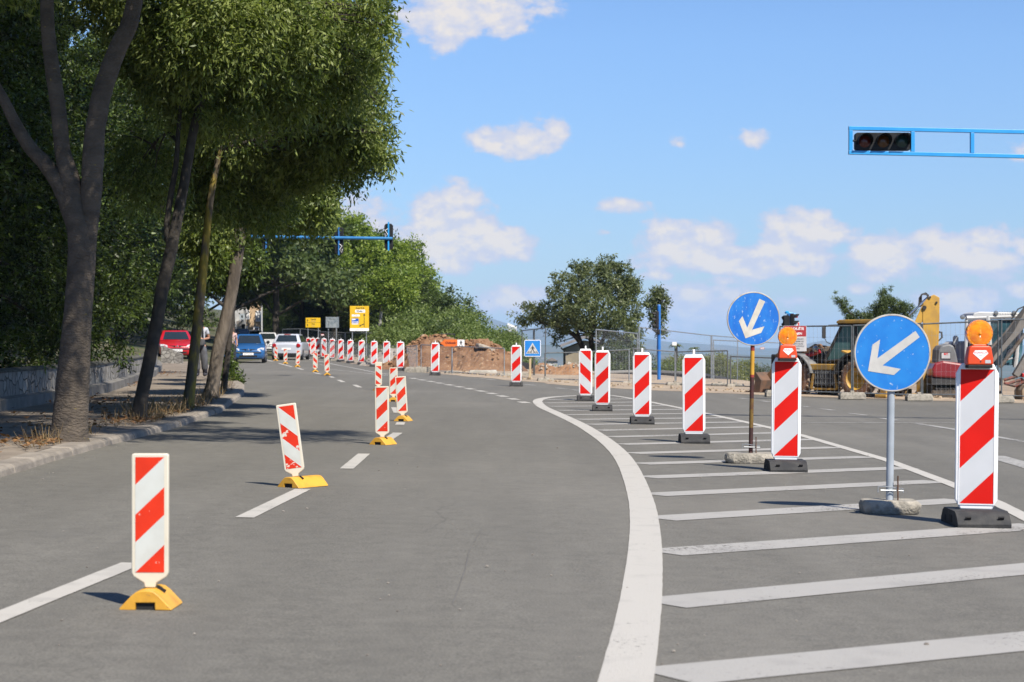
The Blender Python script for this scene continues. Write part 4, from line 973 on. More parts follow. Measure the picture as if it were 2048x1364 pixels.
# ------------------------------------------------------------------ round arrow signs
def arrow_sign(name, label, loc, dia, cz, poly, face, white, polem, rz, lean, polr, foot, striped=False):
    t = thing(name, label, 'road sign', loc, 0, 'round blue arrow signs on poles')
    r = dia / 2
    pm = MB(); top = Vector((lean * (cz + r * .6), 0, cz + r * .6))
    if not striped:
        pm.cyl((0, 0, .05), top, polr, polr, 16); po = pm.build('pole', polem, t, smooth=40)
    else:
        cuts = [.05, .28, .60, .92, 1.10, 1.40, cz + r * .6]; cols = [1, 0, 2, 3, 2, 3]
        cuts = [.05, .40, .73, .97, 1.00, 1.27, cz + r * .6]
        ms = [0, 1, 0, 2, 3, 2]
        for i in range(6):
            a, b = top * (cuts[i] / top.z), top * (cuts[i + 1] / top.z); pm.cyl(a, b, polr, polr, 14, ms[i])
        po = pm.build('pole', polem, t, smooth=40)
    c = Vector((lean * cz, -polr - .008, cz))
    pl = thing('sign_plate', '', '', c, rz)
    for k in ('label', 'category'):
        if k in pl: del pl[k]
    bpy.data.objects.remove(pl)
    mb = MB(); mb.lathe([(.001, -.004), (r - .012, -.004), (r - .012, .004), (.001, .004)], (0, 0, 0), 'y', 64)
    plate = mb.build('sign_plate', face, t, c, rz, smooth=30)
    rm = MB(); rm.lathe([(r - .0125, -.0065), (r - .003, -.0065), (r, -.003), (r, .010), (r - .0125, .010), (r - .0125, -.0060)], (0, 0, 0), 'y', 64); rm.build('rim', RIMW, plate, smooth=30)
    bk = MB(); bk.lathe([(.001, .0045), (r - .013, .0045), (r - .013, .0075), (.001, .0075)], (0, 0, 0), 'y', 48); bk.build('back', GREYBACK, plate, smooth=30)
    ar = MB(); ar.flat([(a * r, b * r) for a, b in poly], -.0062); ar.build('arrow', white, plate)
    ft = MB(); fw, fd, fh = foot; rk = random.Random(int(cz * 100))
    ft.loft([[(x * fw / 2 * s + rk.uniform(-.006, .006), y * fd / 2 * s + rk.uniform(-.006, .006), z * fh) for x, y in ((-1, -.7), (-.8, -1), (-.3, -1), (.3, -1), (.8, -1), (1, -.7), (1, .7), (.8, 1), (-.8, 1), (-1, .7))] for z, s in ((0, .93), (.35, 1), (.7, 1), (1, .90))])
    ft.build('foot', CONC, t, smooth=50, bevel=.008)
    rod = MB(); rod.cyl((.055, -.06, .0), (.055, -.06, .30), .006, .006, 8); rod.build('rod', mat('rusty_iron', (.16, .07, .035), .9, col2=(.08, .04, .025), scale=30), t)
    cl = MB(); x0 = -.10
    cl.tube([(x0, -.05, .17), (x0, -.05, .215), (x0 + .05, -.05, .215), (x0 + .20, -.05, .195), (x0 + .20, -.05, .165)], .004, 6); cl.tube([(x0 + .02, -.05, .185), (x0 + .20, -.05, .180)], .005, 6); cl.build('clamp', GALV, t)
    return t
A1 = [((x - 867) / 355, (655 - y) / 355) for x, y in [(640, 822), (682, 580), (752, 533), (727, 705), (1080, 455), (1118, 512), (775, 770), (942, 803), (880, 858)]]
A2 = [((x - 422) / 186, (250 - y) / 186) for x, y in [(365, 385), (319, 266), (344, 232), (377, 312), (463, 113), (503, 131), (411, 326), (498, 302), (475, 347)]]
p = at(1779, 1026)
sc_ = p.y / F
arrow_sign('keep_left_sign', 'blue round sign with a slanted grey arrow on a grey pole in a concrete foot', p, 155 * sc_, (1024 - 703.5) * sc_, A1, SIGNBLUE, SIGNW, GPAINT, .06, .012, .030, (.455, .34, .105))
p = at(1501, 926); sc2 = p.y / F
arrow_sign('keep_left_sign', 'scratched blue round sign with a steep ivory arrow on a striped rusty pole', p, 108 * sc2, (922 - 633.5) * sc2, A2, SIGNBLUE2, SIGNW2,
           [mat('faded_dark_red_paint', (.085, .022, .018), .7, col2=(.05, .018, .015), scale=14), mat('faded_ochre_paint', (.20, .12, .02), .7, col2=(.12, .05, .02), scale=12, specks=(30, .6, .68, (.09, .03, .02))), mat('faded_red_paint', (.36, .045, .03), .6, col2=(.28, .03, .02), scale=12), mat('dirty_yellow_paint', (.72, .40, .04), .6, col2=(.6, .32, .03), scale=9, specks=(26, .64, .7, (.2, .08, .03)))], .12, .018, .024, (.56, .40, .115), True)
# ------------------------------------------------------------------ construction fence
WIRE = mat('fence_wire', (.36, .38, .40), .5, metal=.5)
GF = 'mesh fence panels round the road works'
def fence_panel(label, x0, b0, t0, x1, b1, t1, y0, y1, dark=False, fine=True, group=GF, name='construction_fence', rails=()):
    p0 = W(x0, b0, y0); p1 = W(x1, b1, y1); q0 = W(x0, t0, y0); q1 = W(x1, t1, y1)
    t = thing(name, label, 'fence', p0, 0, group); o = p0
    m = mat('dull_fence_tube', (.20, .215, .225), .5, metal=.4, col2=(.14, .15, .155), scale=9) if dark else GALV
    fr = MB(); r = .019
    A, Bp, C, D = [v - o for v in (p0, p1, q1, q0)]
    lo = Vector((0, 0, .04))
    fr.tube([A - lo * 2, D], r, 8); fr.tube([Bp - lo * 2, C], r, 8); fr.tube([A + lo, Bp + lo], r * .85, 8); fr.tube([D, C], r, 8)
    fr.build('frame', m, t, smooth=50)
    wm = MB(); L = (Bp - A).length; k = max(4, int(L / .11))
    for i in range(1, k):
        s = i / k; wm.tube([A.lerp(Bp, s) + lo, D.lerp(C, s)], .0022, 3, caps=False)
    H = (D - A).length; kh = max(3, int(H / .28))
    for i in range(1, kh):
        s = i / kh; wm.tube([A.lerp(D, s), Bp.lerp(C, s)], .0022, 3, caps=False)
    wm.build('wire_mesh', WIRE, t, fix=False)
    return t
def foot(px, py, label, y, w=.62, h=.16, rz=0.):
    p = W(px, py, y); z = max(T(p.x, p.y) if p.y > 60 else g(p.x, p.y), -99); p.z = z + .012
    t = MB(); t.loft([[(a * w / 2 * s, b * .12 * s, c * h) for a, b in ((-1, -1), (1, -1), (1, 1), (-1, 1))] for c, s in ((0, 1), (.6, 1), (1, .88))])
    t.box((0, 0, h + .02), (.10, .08, .05))
    o = t.build('concrete_block', CONC, None, p, rz, bevel=.01); tag(o, label, 'concrete block', 'concrete blocks under the fence panels'); return o
FY = 50.
FP = [('mesh panel behind the front wheel of the yellow backhoe', 1560, 784, 653, 1703, 789, 651.5, 51.5, 50.5, True),
      ('mesh panel directly behind the near blue arrow sign', 1706, 789, 651, 1842, 793, 647, 50.5, 50, True),
      ('mesh panel in front of the red engine cover of the excavator', 1845, 792, 648, 1996, 793, 641.5, 50, 49.5, True),
      ('mesh panel at the right edge in front of the excavator bucket', 2003, 794, 640, 2260, 802, 632, 49.3, 48.5, True),
      ('tall mesh panel left of the blue signal post, behind the spreading tree shade', 1192, 758, 659, 1275, 762, 667, 70, 76, False),
      ('tall mesh panel running past the blue signal post', 1278, 763, 654.5, 1424, 768, 671.5, 70, 76, False),
      ('tall mesh panel behind the striped-pole arrow sign', 1427, 769, 680, 1562, 775, 686, 72, 77, False),
      ('tall mesh panel crossing behind the amber lamp of the striped-pole sign', 1422, 769, 671, 1475, 772, 675, 77, 80, False),
      ('low mesh barrier in front of the gabled house', 1090, 760, 706, 1160, 762, 704.5, 66, 66, True),
      ('low mesh barrier behind the reversed delineator', 1161, 763, 704, 1258, 766, 699.5, 65.5, 64.5, False),
      ('low mesh barrier behind the second rubber-footed delineator on the hatching', 1267, 768, 697, 1350, 771, 703.5, 63, 62, False),
      ('low mesh barrier in front of the yellow green bush', 1352, 771, 704, 1455, 773, 701.5, 62, 61, True),
      ('low mesh barrier behind the yellow part of the striped pole', 1461, 774, 713, 1548, 777, 716, 61, 60, True),
      ('narrow tall mesh panel left of the blue crossing sign', 1044, 758, 661.5, 1067, 758.5, 658.5, 77, 76, True),
      ('narrow tall mesh panel right of the blue crossing sign', 1069, 758.5, 658.5, 1091, 758.5, 656, 76, 75, True),
      ('mesh panel across the right half of the soil heap', 842, 741, 689.5, 1008.5, 754, 697, 80, 73, False),
      ('mesh panel in front of the left foot of the soil heap', 814, 737, 693, 834, 741, 691, 86, 80.5, False),
      ('low mesh panel behind the first two delineators of the long row', 738, 733, 688, 811, 739, 693.5, 97, 88, True),
      ('low mesh panel behind the middle of the long row', 672, 722, 683, 736, 731, 687.5, 111, 98, True),
      ('low mesh panel at the far end of the long row', 640, 716, 681.5, 670, 720, 683, 122, 112, True),
      ('tall mesh panel right behind the white hatchback roof', 565, 706, 658.5, 600, 707, 657.5, 140, 138, False),
      ('tall mesh panel under the small yellow sign', 601, 707, 657.5, 640, 709, 661, 138, 136, False),
      ('tall mesh panel under the grey sign back', 640, 709, 663.5, 690, 713, 665, 136, 130, False),
      ('tall mesh panel under the large yellow sign', 691, 713, 665, 774, 716, 667, 130, 126, False)]
for l, x0, b0, t0, x1, b1, t1, y0, y1, d in FP: fence_panel(l, x0, b0, t0, x1, b1, t1, y0, y1, d)
for px, l, y in [(1704, 'pair of feet below the post left of the near blue sign', 50.2), (1838, 'foot below the post right of the near blue sign', 49.8), (2000, 'foot below the double post beside the nearest lamp delineator', 49.2), (1556, 'foot beside the lamp delineator with the striped pole', 51.5)]:
    foot(px, 797, l, y, .66, .17, .1)
for px, l, y in [(1470, 'worn foot behind the striped pole', 61.), (1440, 'worn foot left of the striped pole', 61.8), (1260, 'worn foot between the two hatching delineators', 64.4), (1185, 'dark foot beside the reversed delineator', 65.3), (1350, 'foot at the joint behind the third hatching delineator', 62.), (1091, 'foot right of the blue crossing sign post', 66.), (1008, 'foot at the right end of the soil heap panel', 73.4), (1042, 'foot left of the blue crossing sign post', 75.5)]:
    foot(px, 772, l, y, .55, .15, .15)
o = foot(838, 742, 'broad sandy foot between the two soil heap panels', 79.2, 1.15, .26)
for px, y, l in [(737, 97, 'small foot behind the second delineator of the long row'), (671, 111, 'small foot behind the sixth delineator of the long row'), (812, 87, 'yellowish foot at the near end of the long row'), (904, 77.6, 'low foot below the orange arrow sign')]:
    foot(px, 735, l, y, .6, .14)
# ------------------------------------------------------------------ signals
LENSR = mat('unlit_red_lens', (.10, .012, .010), .25); LENSA = mat('unlit_amber_lens', (.10, .035, .008), .25); LENSG = mat('unlit_green_lens', (.012, .05, .045), .25)
def signal_head(t, c, n=3, horiz=False, face=-1, yaw=0., s=1., backplate=False, name='signal_head', two=False):
    """housing with visors and lenses; lenses face -y (or +y)"""
    step = .315 * s; D = .15 * s
    h = MB(); L = step * n
    w = .30 * s
    poly = []
    body = [(-w / 2, -L / 2 + .03), (-w / 2 + .03, -L / 2), (w / 2 - .03, -L / 2), (w / 2, -L / 2 + .03), (w / 2, L / 2 - .03), (w / 2 - .03, L / 2), (-w / 2 + .03, L / 2), (-w / 2, L / 2 - .03)]
    if horiz: body = [(b, a) for a, b in reversed(body)]
    h.prism(body, 0, D, 'y')
    M = Matrix.Rotation(yaw, 4, 'Z')
    o = h.build(name, BLACKP, t, c, yaw, smooth=40, bevel=.012 * s)
    for i in range(n):
        k = (i - (n - 1) / 2) * step; cx, cz = (k, 0) if horiz else (0, -k)
        lm = [LENSR, LENSA, LENSG][i]
        q = MB(); q.lathe([(.001, -.035 * s), (.07 * s, -.028 * s), (.105 * s, -.004)], (cx, 0, cz), 'y', 24); q.build('lens', lm, o, smooth=40)
        v = MB(); R0 = .128 * s; arc = [math.radians(a) for a in range(-25, 206, 15)]; ring = []
        for yy, r in ((.0, R0), (-.24 * s, R0 * .98)):
            ring.append([(cx + r * math.cos(a), yy * (1 if yy == 0 else (.45 + .55 * max(0, math.sin(a)) ** .5)), cz + r * math.sin(a)) for a in arc])
        inner = [[(cx + (x - cx) * .955, y, cz + (z - cz) * .955) for x, y, z in r] for r in ring]
        n_ = len(arc); vs = ring[0] + ring[1] + inner[1] + inner[0]
        fs = [(j * n_ + k_, j * n_ + k_ + 1, ((j + 1) % 4) * n_ + k_ + 1, ((j + 1) % 4) * n_ + k_) for j in range(4) for k_ in range(n_ - 1)]
        v.add(vs, fs); v.build('visor', BLACKP, o, smooth=40)
    return o
# near overhead gantry at the right
yg = 35.; base = on(2470, yg); base.z = g(base.x, yg)
t = thing('traffic_signal', 'light blue overhead lattice gantry carrying a horizontal three-light signal', 'traffic signal', base)
def GP(px, py, y=yg): return W(px, py, y) - base
fr = MB(); bar = .068; dy = .0
def rect_bar(a, b, w=bar, d=.09):
    a, b = Vector(a), Vector(b); u = (b - a).normalized(); v = Vector((0, 1, 0)); w_ = u.cross(v).normalized() * w / 2; v = v * d / 2
    fr.add([a - w_ - v, a + w_ - v, a + w_ + v, a - w_ + v, b - w_ - v, b + w_ - v, b + w_ + v, b - w_ + v], [(0, 1, 2, 3), (7, 6, 5, 4), (0, 4, 5, 1), (1, 5, 6, 2), (2, 6, 7, 3), (3, 7, 4, 0)])
sl = 7.5 / 351
def yt(x): return 256.5 + (x - 1697) * sl
def yb_(x): return 305 + (x - 1697) * .0225
rect_bar(GP(1697, yt(1697)), GP(2475, yt(2475))); rect_bar(GP(1697, yb_(1697)), GP(2475, yb_(2475)))
for x in (1701, 1825, 1944, 2064, 2184, 2304, 2424): rect_bar(GP(x, yt(x) + 3.9), GP(x, yb_(x) - 3.9), .065, .088)
fr.build('lattice_arm', BLUEP, t, bevel=.006)
pm = MB(); pm.cyl((0, 0, 0), GP(2470, 225), .11, .085, 20); pm.box((0, 0, .02), (.4, .4, .04)); pm.build('post', BLUEP, t, smooth=40)
hd = signal_head(t, GP(1766, 283) + Vector((0, -.02, 0)), 3, True, s=1.04)
br = MB(); br.tube([GP(1700, 281), GP(1714, 282)], .018, 8); br.tube([GP(1817, 285), GP(1829, 286)], .018, 8); br.build('bracket', BLACKP, t)
# far arm over the left lanes
yf = 66.; base = Vector((kerbx(yf) + .02 - .02, yf, g(kerbx(yf), yf) + .1)); base.x = (452 - 1024) / F * yf
t = thing('traffic_signal', 'blue cantilever arm over the left lanes with upright black signal heads', 'traffic signal', base)
def FPx(px, py, y=yf): return W(px, py, y) - base
pm = MB(); top = FPx(0, 466); pm.cyl((0, 0, 0), (0, 0, top.z), .10, .075, 16); pm.build('post', BLUED, t, smooth=40)
am = MB(); am.cyl((0, 0, FPx(0, 473).z), FPx(785, 477), .062, .052, 14); am.build('arm', mat('arm_blue_paint', (.03, .20, .50), .4, col2=(.045, .25, .56), scale=4), t, smooth=40)
for px, y0, y1, cb in ((532, 457, 503, 0), (677.5, 454, 508, 1), (777, 447, 499, 1)):
    c = FPx(px, (y0 + y1) / 2); c.y += .06
    hp = MB(); w, h = 17 / F * yf, (y1 - y0) / F * yf
    hp.prism(chamfer(w, h, -h / 2, .05, .06), .0, .17, 'y'); o = hp.build('signal_head', BLACKP, t, c, 0, bevel=.015)
    vz = MB()
    for k in (-1, 0, 1): vz.lathe([(.10, .17), (.12, .17), (.115, .38), (.105, .38)], (0, 0, k * h * .31), 'y', 14)
    vz.build('visor', BLACKP, o)
    st = MB(); st.box((.0, -.035, .01), (.05, .05, h * 1.10)); st.build('mounting_bar', BLUEP if px > 700 else BLUED, o)
    if cb:
        cw = MB(); sg = 1 if px < 700 else -1; z0 = -.28 if px < 700 else .10
        cw.tube([(.02 * sg, -.07, z0 + .16), (.11 * sg, -.08, z0 + .10), (.03 * sg, -.08, z0 - .02), (.10 * sg, -.08, z0 - .12), (.12 * sg, -.075, z0)], .011, 6); cw.build('cable', LABELW, o)
# blue post with side-on signals behind the fence
ys_ = 71.; base = on(1318, ys_); base.z = T(base.x, ys_) - .02
t = thing('traffic_signal', 'slim blue signal post with black side-facing heads beside the spreading tree', 'traffic signal', base)
S = lambda px, py: W(px, py, ys_) - base
pm = MB(); pm.cyl((0, 0, 0), (0, 0, S(0, 611).z), .065, .062, 16); pm.lathe([(.066, 0), (.05, .03), (.001, .04)], (0, 0, S(0, 611).z), 'z', 16)
pm.build('post', mat('strong_blue_paint', (.02, .16, .56), .4, col2=(.03, .20, .62), scale=4), t, smooth=40)
o = signal_head(t, S(1311, 640) + Vector((0, -.02, 0)), 3, False, yaw=math.radians(-80), s=.66)
o = signal_head(t, S(1314, 664) + Vector((0, -.02, 0)), 1, False, yaw=math.radians(-80), s=.60)
# signal behind the lamp delineator
ys_ = 56.; base = on(1577, ys_); base.z = T(base.x, ys_) + .03
t = thing('traffic_signal', 'black signal heads with a blue cap behind the amber lamp of the striped-pole sign', 'traffic signal', base)
pm = MB(); pm.cyl((0, 0, 0), (0, 0, S(0, 628).z - base.z * 0), .05, .05, 12); pm.build('post', BLUED, t, smooth=40)
S = lambda px, py: W(px, py, ys_) - base
signal_head(t, S(1571, 644), 2, False, yaw=math.radians(200), s=.60); signal_head(t, S(1588, 640), 2, False, yaw=math.radians(70), s=.60)
cp = MB(); cp.lathe([(.06, -.02), (.065, .03), (.02, .06)], S(1574, 626), 'z', 14); cp.tube([S(1574, 625), S(1592, 629)], .03, 8); cp.build('cap', BLUEP, t)
rs = MB(); rs.box(S(1592, 633), (.10, .02, .07), 0); rs.box(S(1595, 648), (.11, .02, .12), 1); rs.box(S(1597, 648) + Vector((0, -.012, 0)), (.04, .004, .08), 0); rs.build('sign_plate', [LABELR, LABELW], t)
# ------------------------------------------------------------------ boards
def board(name, label, cat, px0, px1, py0, py1, y, py_ground, face, draw, posts, postm=GALV, rz=0., back=True, group=None, zbase=None):
    cx = (px0 + px1) / 2; base = W(cx, py_ground, y)
    if zbase is not None: base.z = zbase
    t = thing(name, label, cat, base, 0, group); s = y / F
    w, h = (px1 - px0) * s, (py1 - py0) * s; z = (py_ground - (py0 + py1) / 2) * s if zbase is None else CZ + (682 - (py0 + py1) / 2) * s - base.z
    mb = MB(); mb.box((0, 0, 0), (w, .025, h)); o = mb.build('sign_face', face, t, (0, -.05, z), rz, bevel=.008)
    d = MB(); mats = draw(d, w, h); 
    if d.f: d.build('lettering', mats, o, fix=False)
    for k in posts:
        pm = MB(); pm.cyl((w * k, .0, 0), (w * k, .0, z + h * .45), .030, .030, 10); pm.build('post', postm, t, smooth=40)
    return t
def rect(d, x0, x1, z0, z1, mi, y=-.0145): d.flat([(x0, z0), (x1, z0), (x1, z1), (x0, z1)], y, mi)
def d_main(d, w, h):
    W2, H2 = w / 2, h / 2
    def X(a): return -W2 + a * w
    def Z(a): return H2 - a * h
    rect(d, X(0), X(1), Z(1), Z(.89), 1)
    d.text('Sveti Križ', w * .115, X(.53), Z(.085), -.0150, 0, bold=.004)
    rect(d, X(.28), X(.80), Z(.265), Z(.15), 1); d.text('Rijeka I', w * .13, X(.54), Z(.205), -.0165, 0, bold=.004)
    rect(d, X(.10), X(.52), Z(.42), Z(.34), 1); d.text('Trst', w * .10, X(.31), Z(.38), -.0165, 2)
    d.text('Ljubljana', w * .07, X(.30), Z(.465), -.0165, 3)
    rect(d, X(.09), X(.46), Z(.69), Z(.50), 2); rect(d, X(.11), X(.30), Z(.56), Z(.515), 1, -.016); d.text('Zagreb', w * .115, X(.275), Z(.64), -.0165, 1, bold=.004)
    rect(d, X(.10), X(.44), Z(.735), Z(.70), 1, -.016)
    rect(d, X(.735), X(.765), Z(.84), Z(.36), 0); d.flat([(X(.69), Z(.38)), (X(.81), Z(.38)), (X(.75), Z(.30))], -.0150, 0)
    d.flat([(X(.735), Z(.70)), (X(.735), Z(.735)), (X(.54), Z(.80)), (X(.54), Z(.77))], -.0150, 0); d.flat([(X(.47), Z(.815)), (X(.56), Z(.745)), (X(.58), Z(.82))], -.0150, 0)
    d.text('Centar  250 m', w * .09, X(.5), Z(.945), -.0165, 3)
    return [INK, LABELW, mat('sign_blue', (.02, .12, .55), .5), mat('sign_grey_ink', (.3, .3, .32), .6)]
zb = g(-8, 118)
board('direction_sign', 'large yellow direction sign with a forked black arrow and blue field', 'road sign', 700, 738, 612, 662, 118, 715, SIGNY, d_main, (-.38, .36), rz=.05)
def d_small(d, w, h):
    rect(d, -w / 2, w / 2, -.008, .008, 0)
    for z in (h * .24, -h * .24):
        d.text('Opatija' if z > 0 else 'Pula', h * .19, .02, z + h * .10, -.0150, 0, bold=.003); d.text('Matulji' if z > 0 else 'Luka', h * .17, .02, z - h * .10, -.0150, 1)
        x = -w * .38; d.flat([(x - .05, z - .03), (x + .05, z - .03), (x, z + .09)], -.0150, 0); rect(d, x - .015, x + .015, z - .12, z - .03, 0)
    return [INK, mat('sign_grey_ink', (.3, .3, .32), .6)]
board('direction_sign', 'small yellow direction sign with two rows of black text', 'road sign', 611.5, 641, 635.5, 655, 134, 708, SIGNY, d_small, (-.35, .35), rz=.05)
board('road_sign', 'weathered grey back of a road sign between the two yellow signs', 'road sign', 651.5, 678, 634, 655.5, 126, 711, GREYBACK, lambda d, w, h: (rect(d, -w * .28, -w * .24, -h * .3, h * .05, 0), d.flat([(-w * .32, 0), (-w * .2, 0), (-w * .26, h * .16)], -.015, 0), d.text('Centar', h * .2, 0, h * .3, -.0150, 0), [mat('faded_ink', (.10, .11, .12), .7)])[-1], (-.3, .3), rz=.04)
def d_ped(d, w, h):     # pedestrian silhouette on a white square: returns strips
    return None
def walker(d, cx, cz, s, mi, y):
    pts = lambda q: [(cx + a * s, cz + b * s) for a, b in q]
    d.flat([(cx + .075 * s * math.cos(a), cz + .40 * s + .085 * s * math.sin(a)) for a in [2 * math.pi * k / 12 for k in range(12)]], y, mi)
    d.flat(pts([(-.10, -.02), (.11, -.02), (.12, .30), (-.09, .30)]), y, mi)
    d.flat(pts([(-.10, -.02), (.0, -.02), (-.17, -.46), (-.27, -.46)]), y - .0006, mi); d.flat(pts([(.0, -.02), (.11, -.02), (.27, -.46), (.17, -.46)]), y - .0006, mi)
    d.flat(pts([(-.09, .28), (-.09, .18), (-.26, -.02), (-.29, .04)]), y - .0012, mi); d.flat(pts([(.12, .28), (.27, .06), (.24, .0), (.11, .17)]), y - .0012, mi)
yo = 77.; s = yo / F; base = W(904, 750, yo); base.z = g(base.x, yo)
t = thing('diversion_sign', 'orange arrow sign reading Obilazak with a walking figure, before the soil heap', 'road sign', base)
O = lambda px, py: W(px, py, yo) - base
mb = MB(); z0 = O(0, 686).z
pts = [(880.7, 686), (889.5, 679), (914.5, 679.3), (914.5, 693.2), (889.5, 692.6)]
mb.prism([(O(a, b).x, O(a, b).z) for a, b in reversed(pts)], -.05, -.03, 'y'); o = mb.build('arrow_panel', ORSIGN, t)
d = MB(); d.text('Obilazak', 6.0 * s, O(901, 686).x, O(0, 685.8).z, -.0515, 0, bold=.006); d.build('lettering', mat('dark_red_ink', (.22, .03, .01), .6), o, fix=False)
wb = MB(); c = O(922, 686.4); wb.box((c.x, -.04, c.z), (14 * s, .02, 13.8 * s)); o2 = wb.build('walker_panel', LABELW, t)
d = MB(); walker(d, c.x, c.z, 12.5 * s, 0, -.052); d.build('walking_figure', INK, o2, fix=False)
pm = MB(); pm.cyl((0, 0, 0), (0, 0, z0 + .1), .028, .028, 10); pm.build('post', GALV, t, smooth=40)
yq = 90.; base = W(895, 742, yq); base.z = T(base.x, yq)
t = thing('metal_sign_stand', 'empty black metal sign frame sticking up behind the orange arrow sign', 'frame', base)
q = lambda px, py: W(px, py, yq) - base
mb = MB(); mb.tube([q(882, 742), q(882, 668)], .022, 6); mb.tube([q(909, 742), q(909, 668.5)], .022, 6); mb.tube([q(881.5, 668), q(909.5, 668.5)], .028, 6); mb.build('frame', INK, t)
yc = 71.; s = yc / F; base = W(1062, 756, yc); base.z = g(base.x, yc)
t = thing('crossing_sign', 'square blue pedestrian crossing sign on a pale wooden post', 'road sign', base)
c = W(1065, 696.5, yc) - base; hw = 16.6 * s
mb = MB(); mb.prism(chamfer(2 * hw, 2 * hw, -hw, .03, .03), -.010, .010, 'y'); o = mb.build('sign_plate', LABELW, t, c + Vector((0, -.06, 0)), .10, bevel=.003)
d = MB(); k = hw * .93; d.flat([(-k, -k), (k, -k), (k, k), (-k, k)], -.0115, 0); 
d.flat([(-k * .86, -k * .70), (k * .86, -k * .70), (0, k * .72)], -.0128, 1)
for x, wd in ((-.62, .14), (-.36, .12), (.36, .12), (.62, .14)): d.flat([((x - wd / 2) * k, -k * .66), ((x + wd / 2) * k, -k * .66), ((x * .84 + wd * .4) * k, -k * .40), ((x * .84 - wd * .4) * k, -k * .40)], -.0140, 2)
for x in (-.12, .12): d.flat([((x - .05) * k, -k * .66), ((x + .05) * k, -k * .66), ((x * .8 + .04) * k, -k * .56), ((x * .8 - .04) * k, -k * .56)], -.0140, 2)
walker(d, 0, -k * .12, k * .98, 2, -.0150)
d.build('pictogram', [SIGNB3, SIGNW, INK], o, fix=False)
pm = MB(); pm.box((-.03, 0, (c.z + .05) / 2), (.075, .05, c.z + .05)); pm.build('post', WOODP, t, bevel=.004)
yk = 49.2; s = yk / F; c = W(1590, 677, yk)
t = thing('site_notice', 'white site notice with a red heading hung on the mesh fence', 'notice board', c)
mb = MB(); w, h = 46 * s, 51 * s; mb.box((0, 0, 0), (w, .012, h)); o = mb.build('board', mat('notice_white', (.66, .64, .64), .6, col2=(.56, .54, .54), scale=4), t)
d = MB(); rect(d, -w * .48, w * .48, h * .08, h * .49, 1, -.0075)
d.text('GRADILIŠTE', w * .145, 0, h * .38, -.009, 0, bold=.002); d.text('ZABRANJEN', w * .125, -.02, h * .19, -.009, 0, bold=.002)
for i, x in enumerate(['PRISTUP OSOBAMA', 'NEZAPOSLENIM NA', 'GRADILIŠTU ULAZ', 'SAMO UZ DOZVOLU', 'NADZORA']): d.text(x, w * .085, 0, h * (-.02 - .095 * i), -.009, 2, bold=.001)
d.build('lettering', [LABELW, mat('notice_red', (.42, .02, .03), .6), mat('notice_ink', (.12, .12, .13), .6)], o, fix=False)
yk = 76; c = W(1349, 687.5, yk); o = MB().box((0, 0, 0), (.17, .012, .13)).build('safety_notice', LABELW, None, c); tag(o, 'small blank white plate on the tall mesh fence right of the blue post', 'notice')
c = W(1524.5, 696.5, 77.2); d = MB().box((0, 0, 0), (.17, .01, .09)).box((0, -.008, .02), (.15, .004, .02), 1).box((0, -.008, -.02), (.15, .004, .02), 1); tag(d.build('safety_notice', [mat('faded_notice_red', (.42, .08, .08), .6), LABELW], None, c), 'small red notice plate between the striped pole and the lamp', 'notice')
yk = 136.5; c = W(645, 669.5, yk); d = MB().box((0, 0, 0), (.20, .012, .11)).box((0, -.008, -.01), (.19, .004, .06), 1); tag(d.build('safety_notice', [LABELR, LABELW], None, c), 'small red and white plate on the fence below the grey sign back', 'notice')
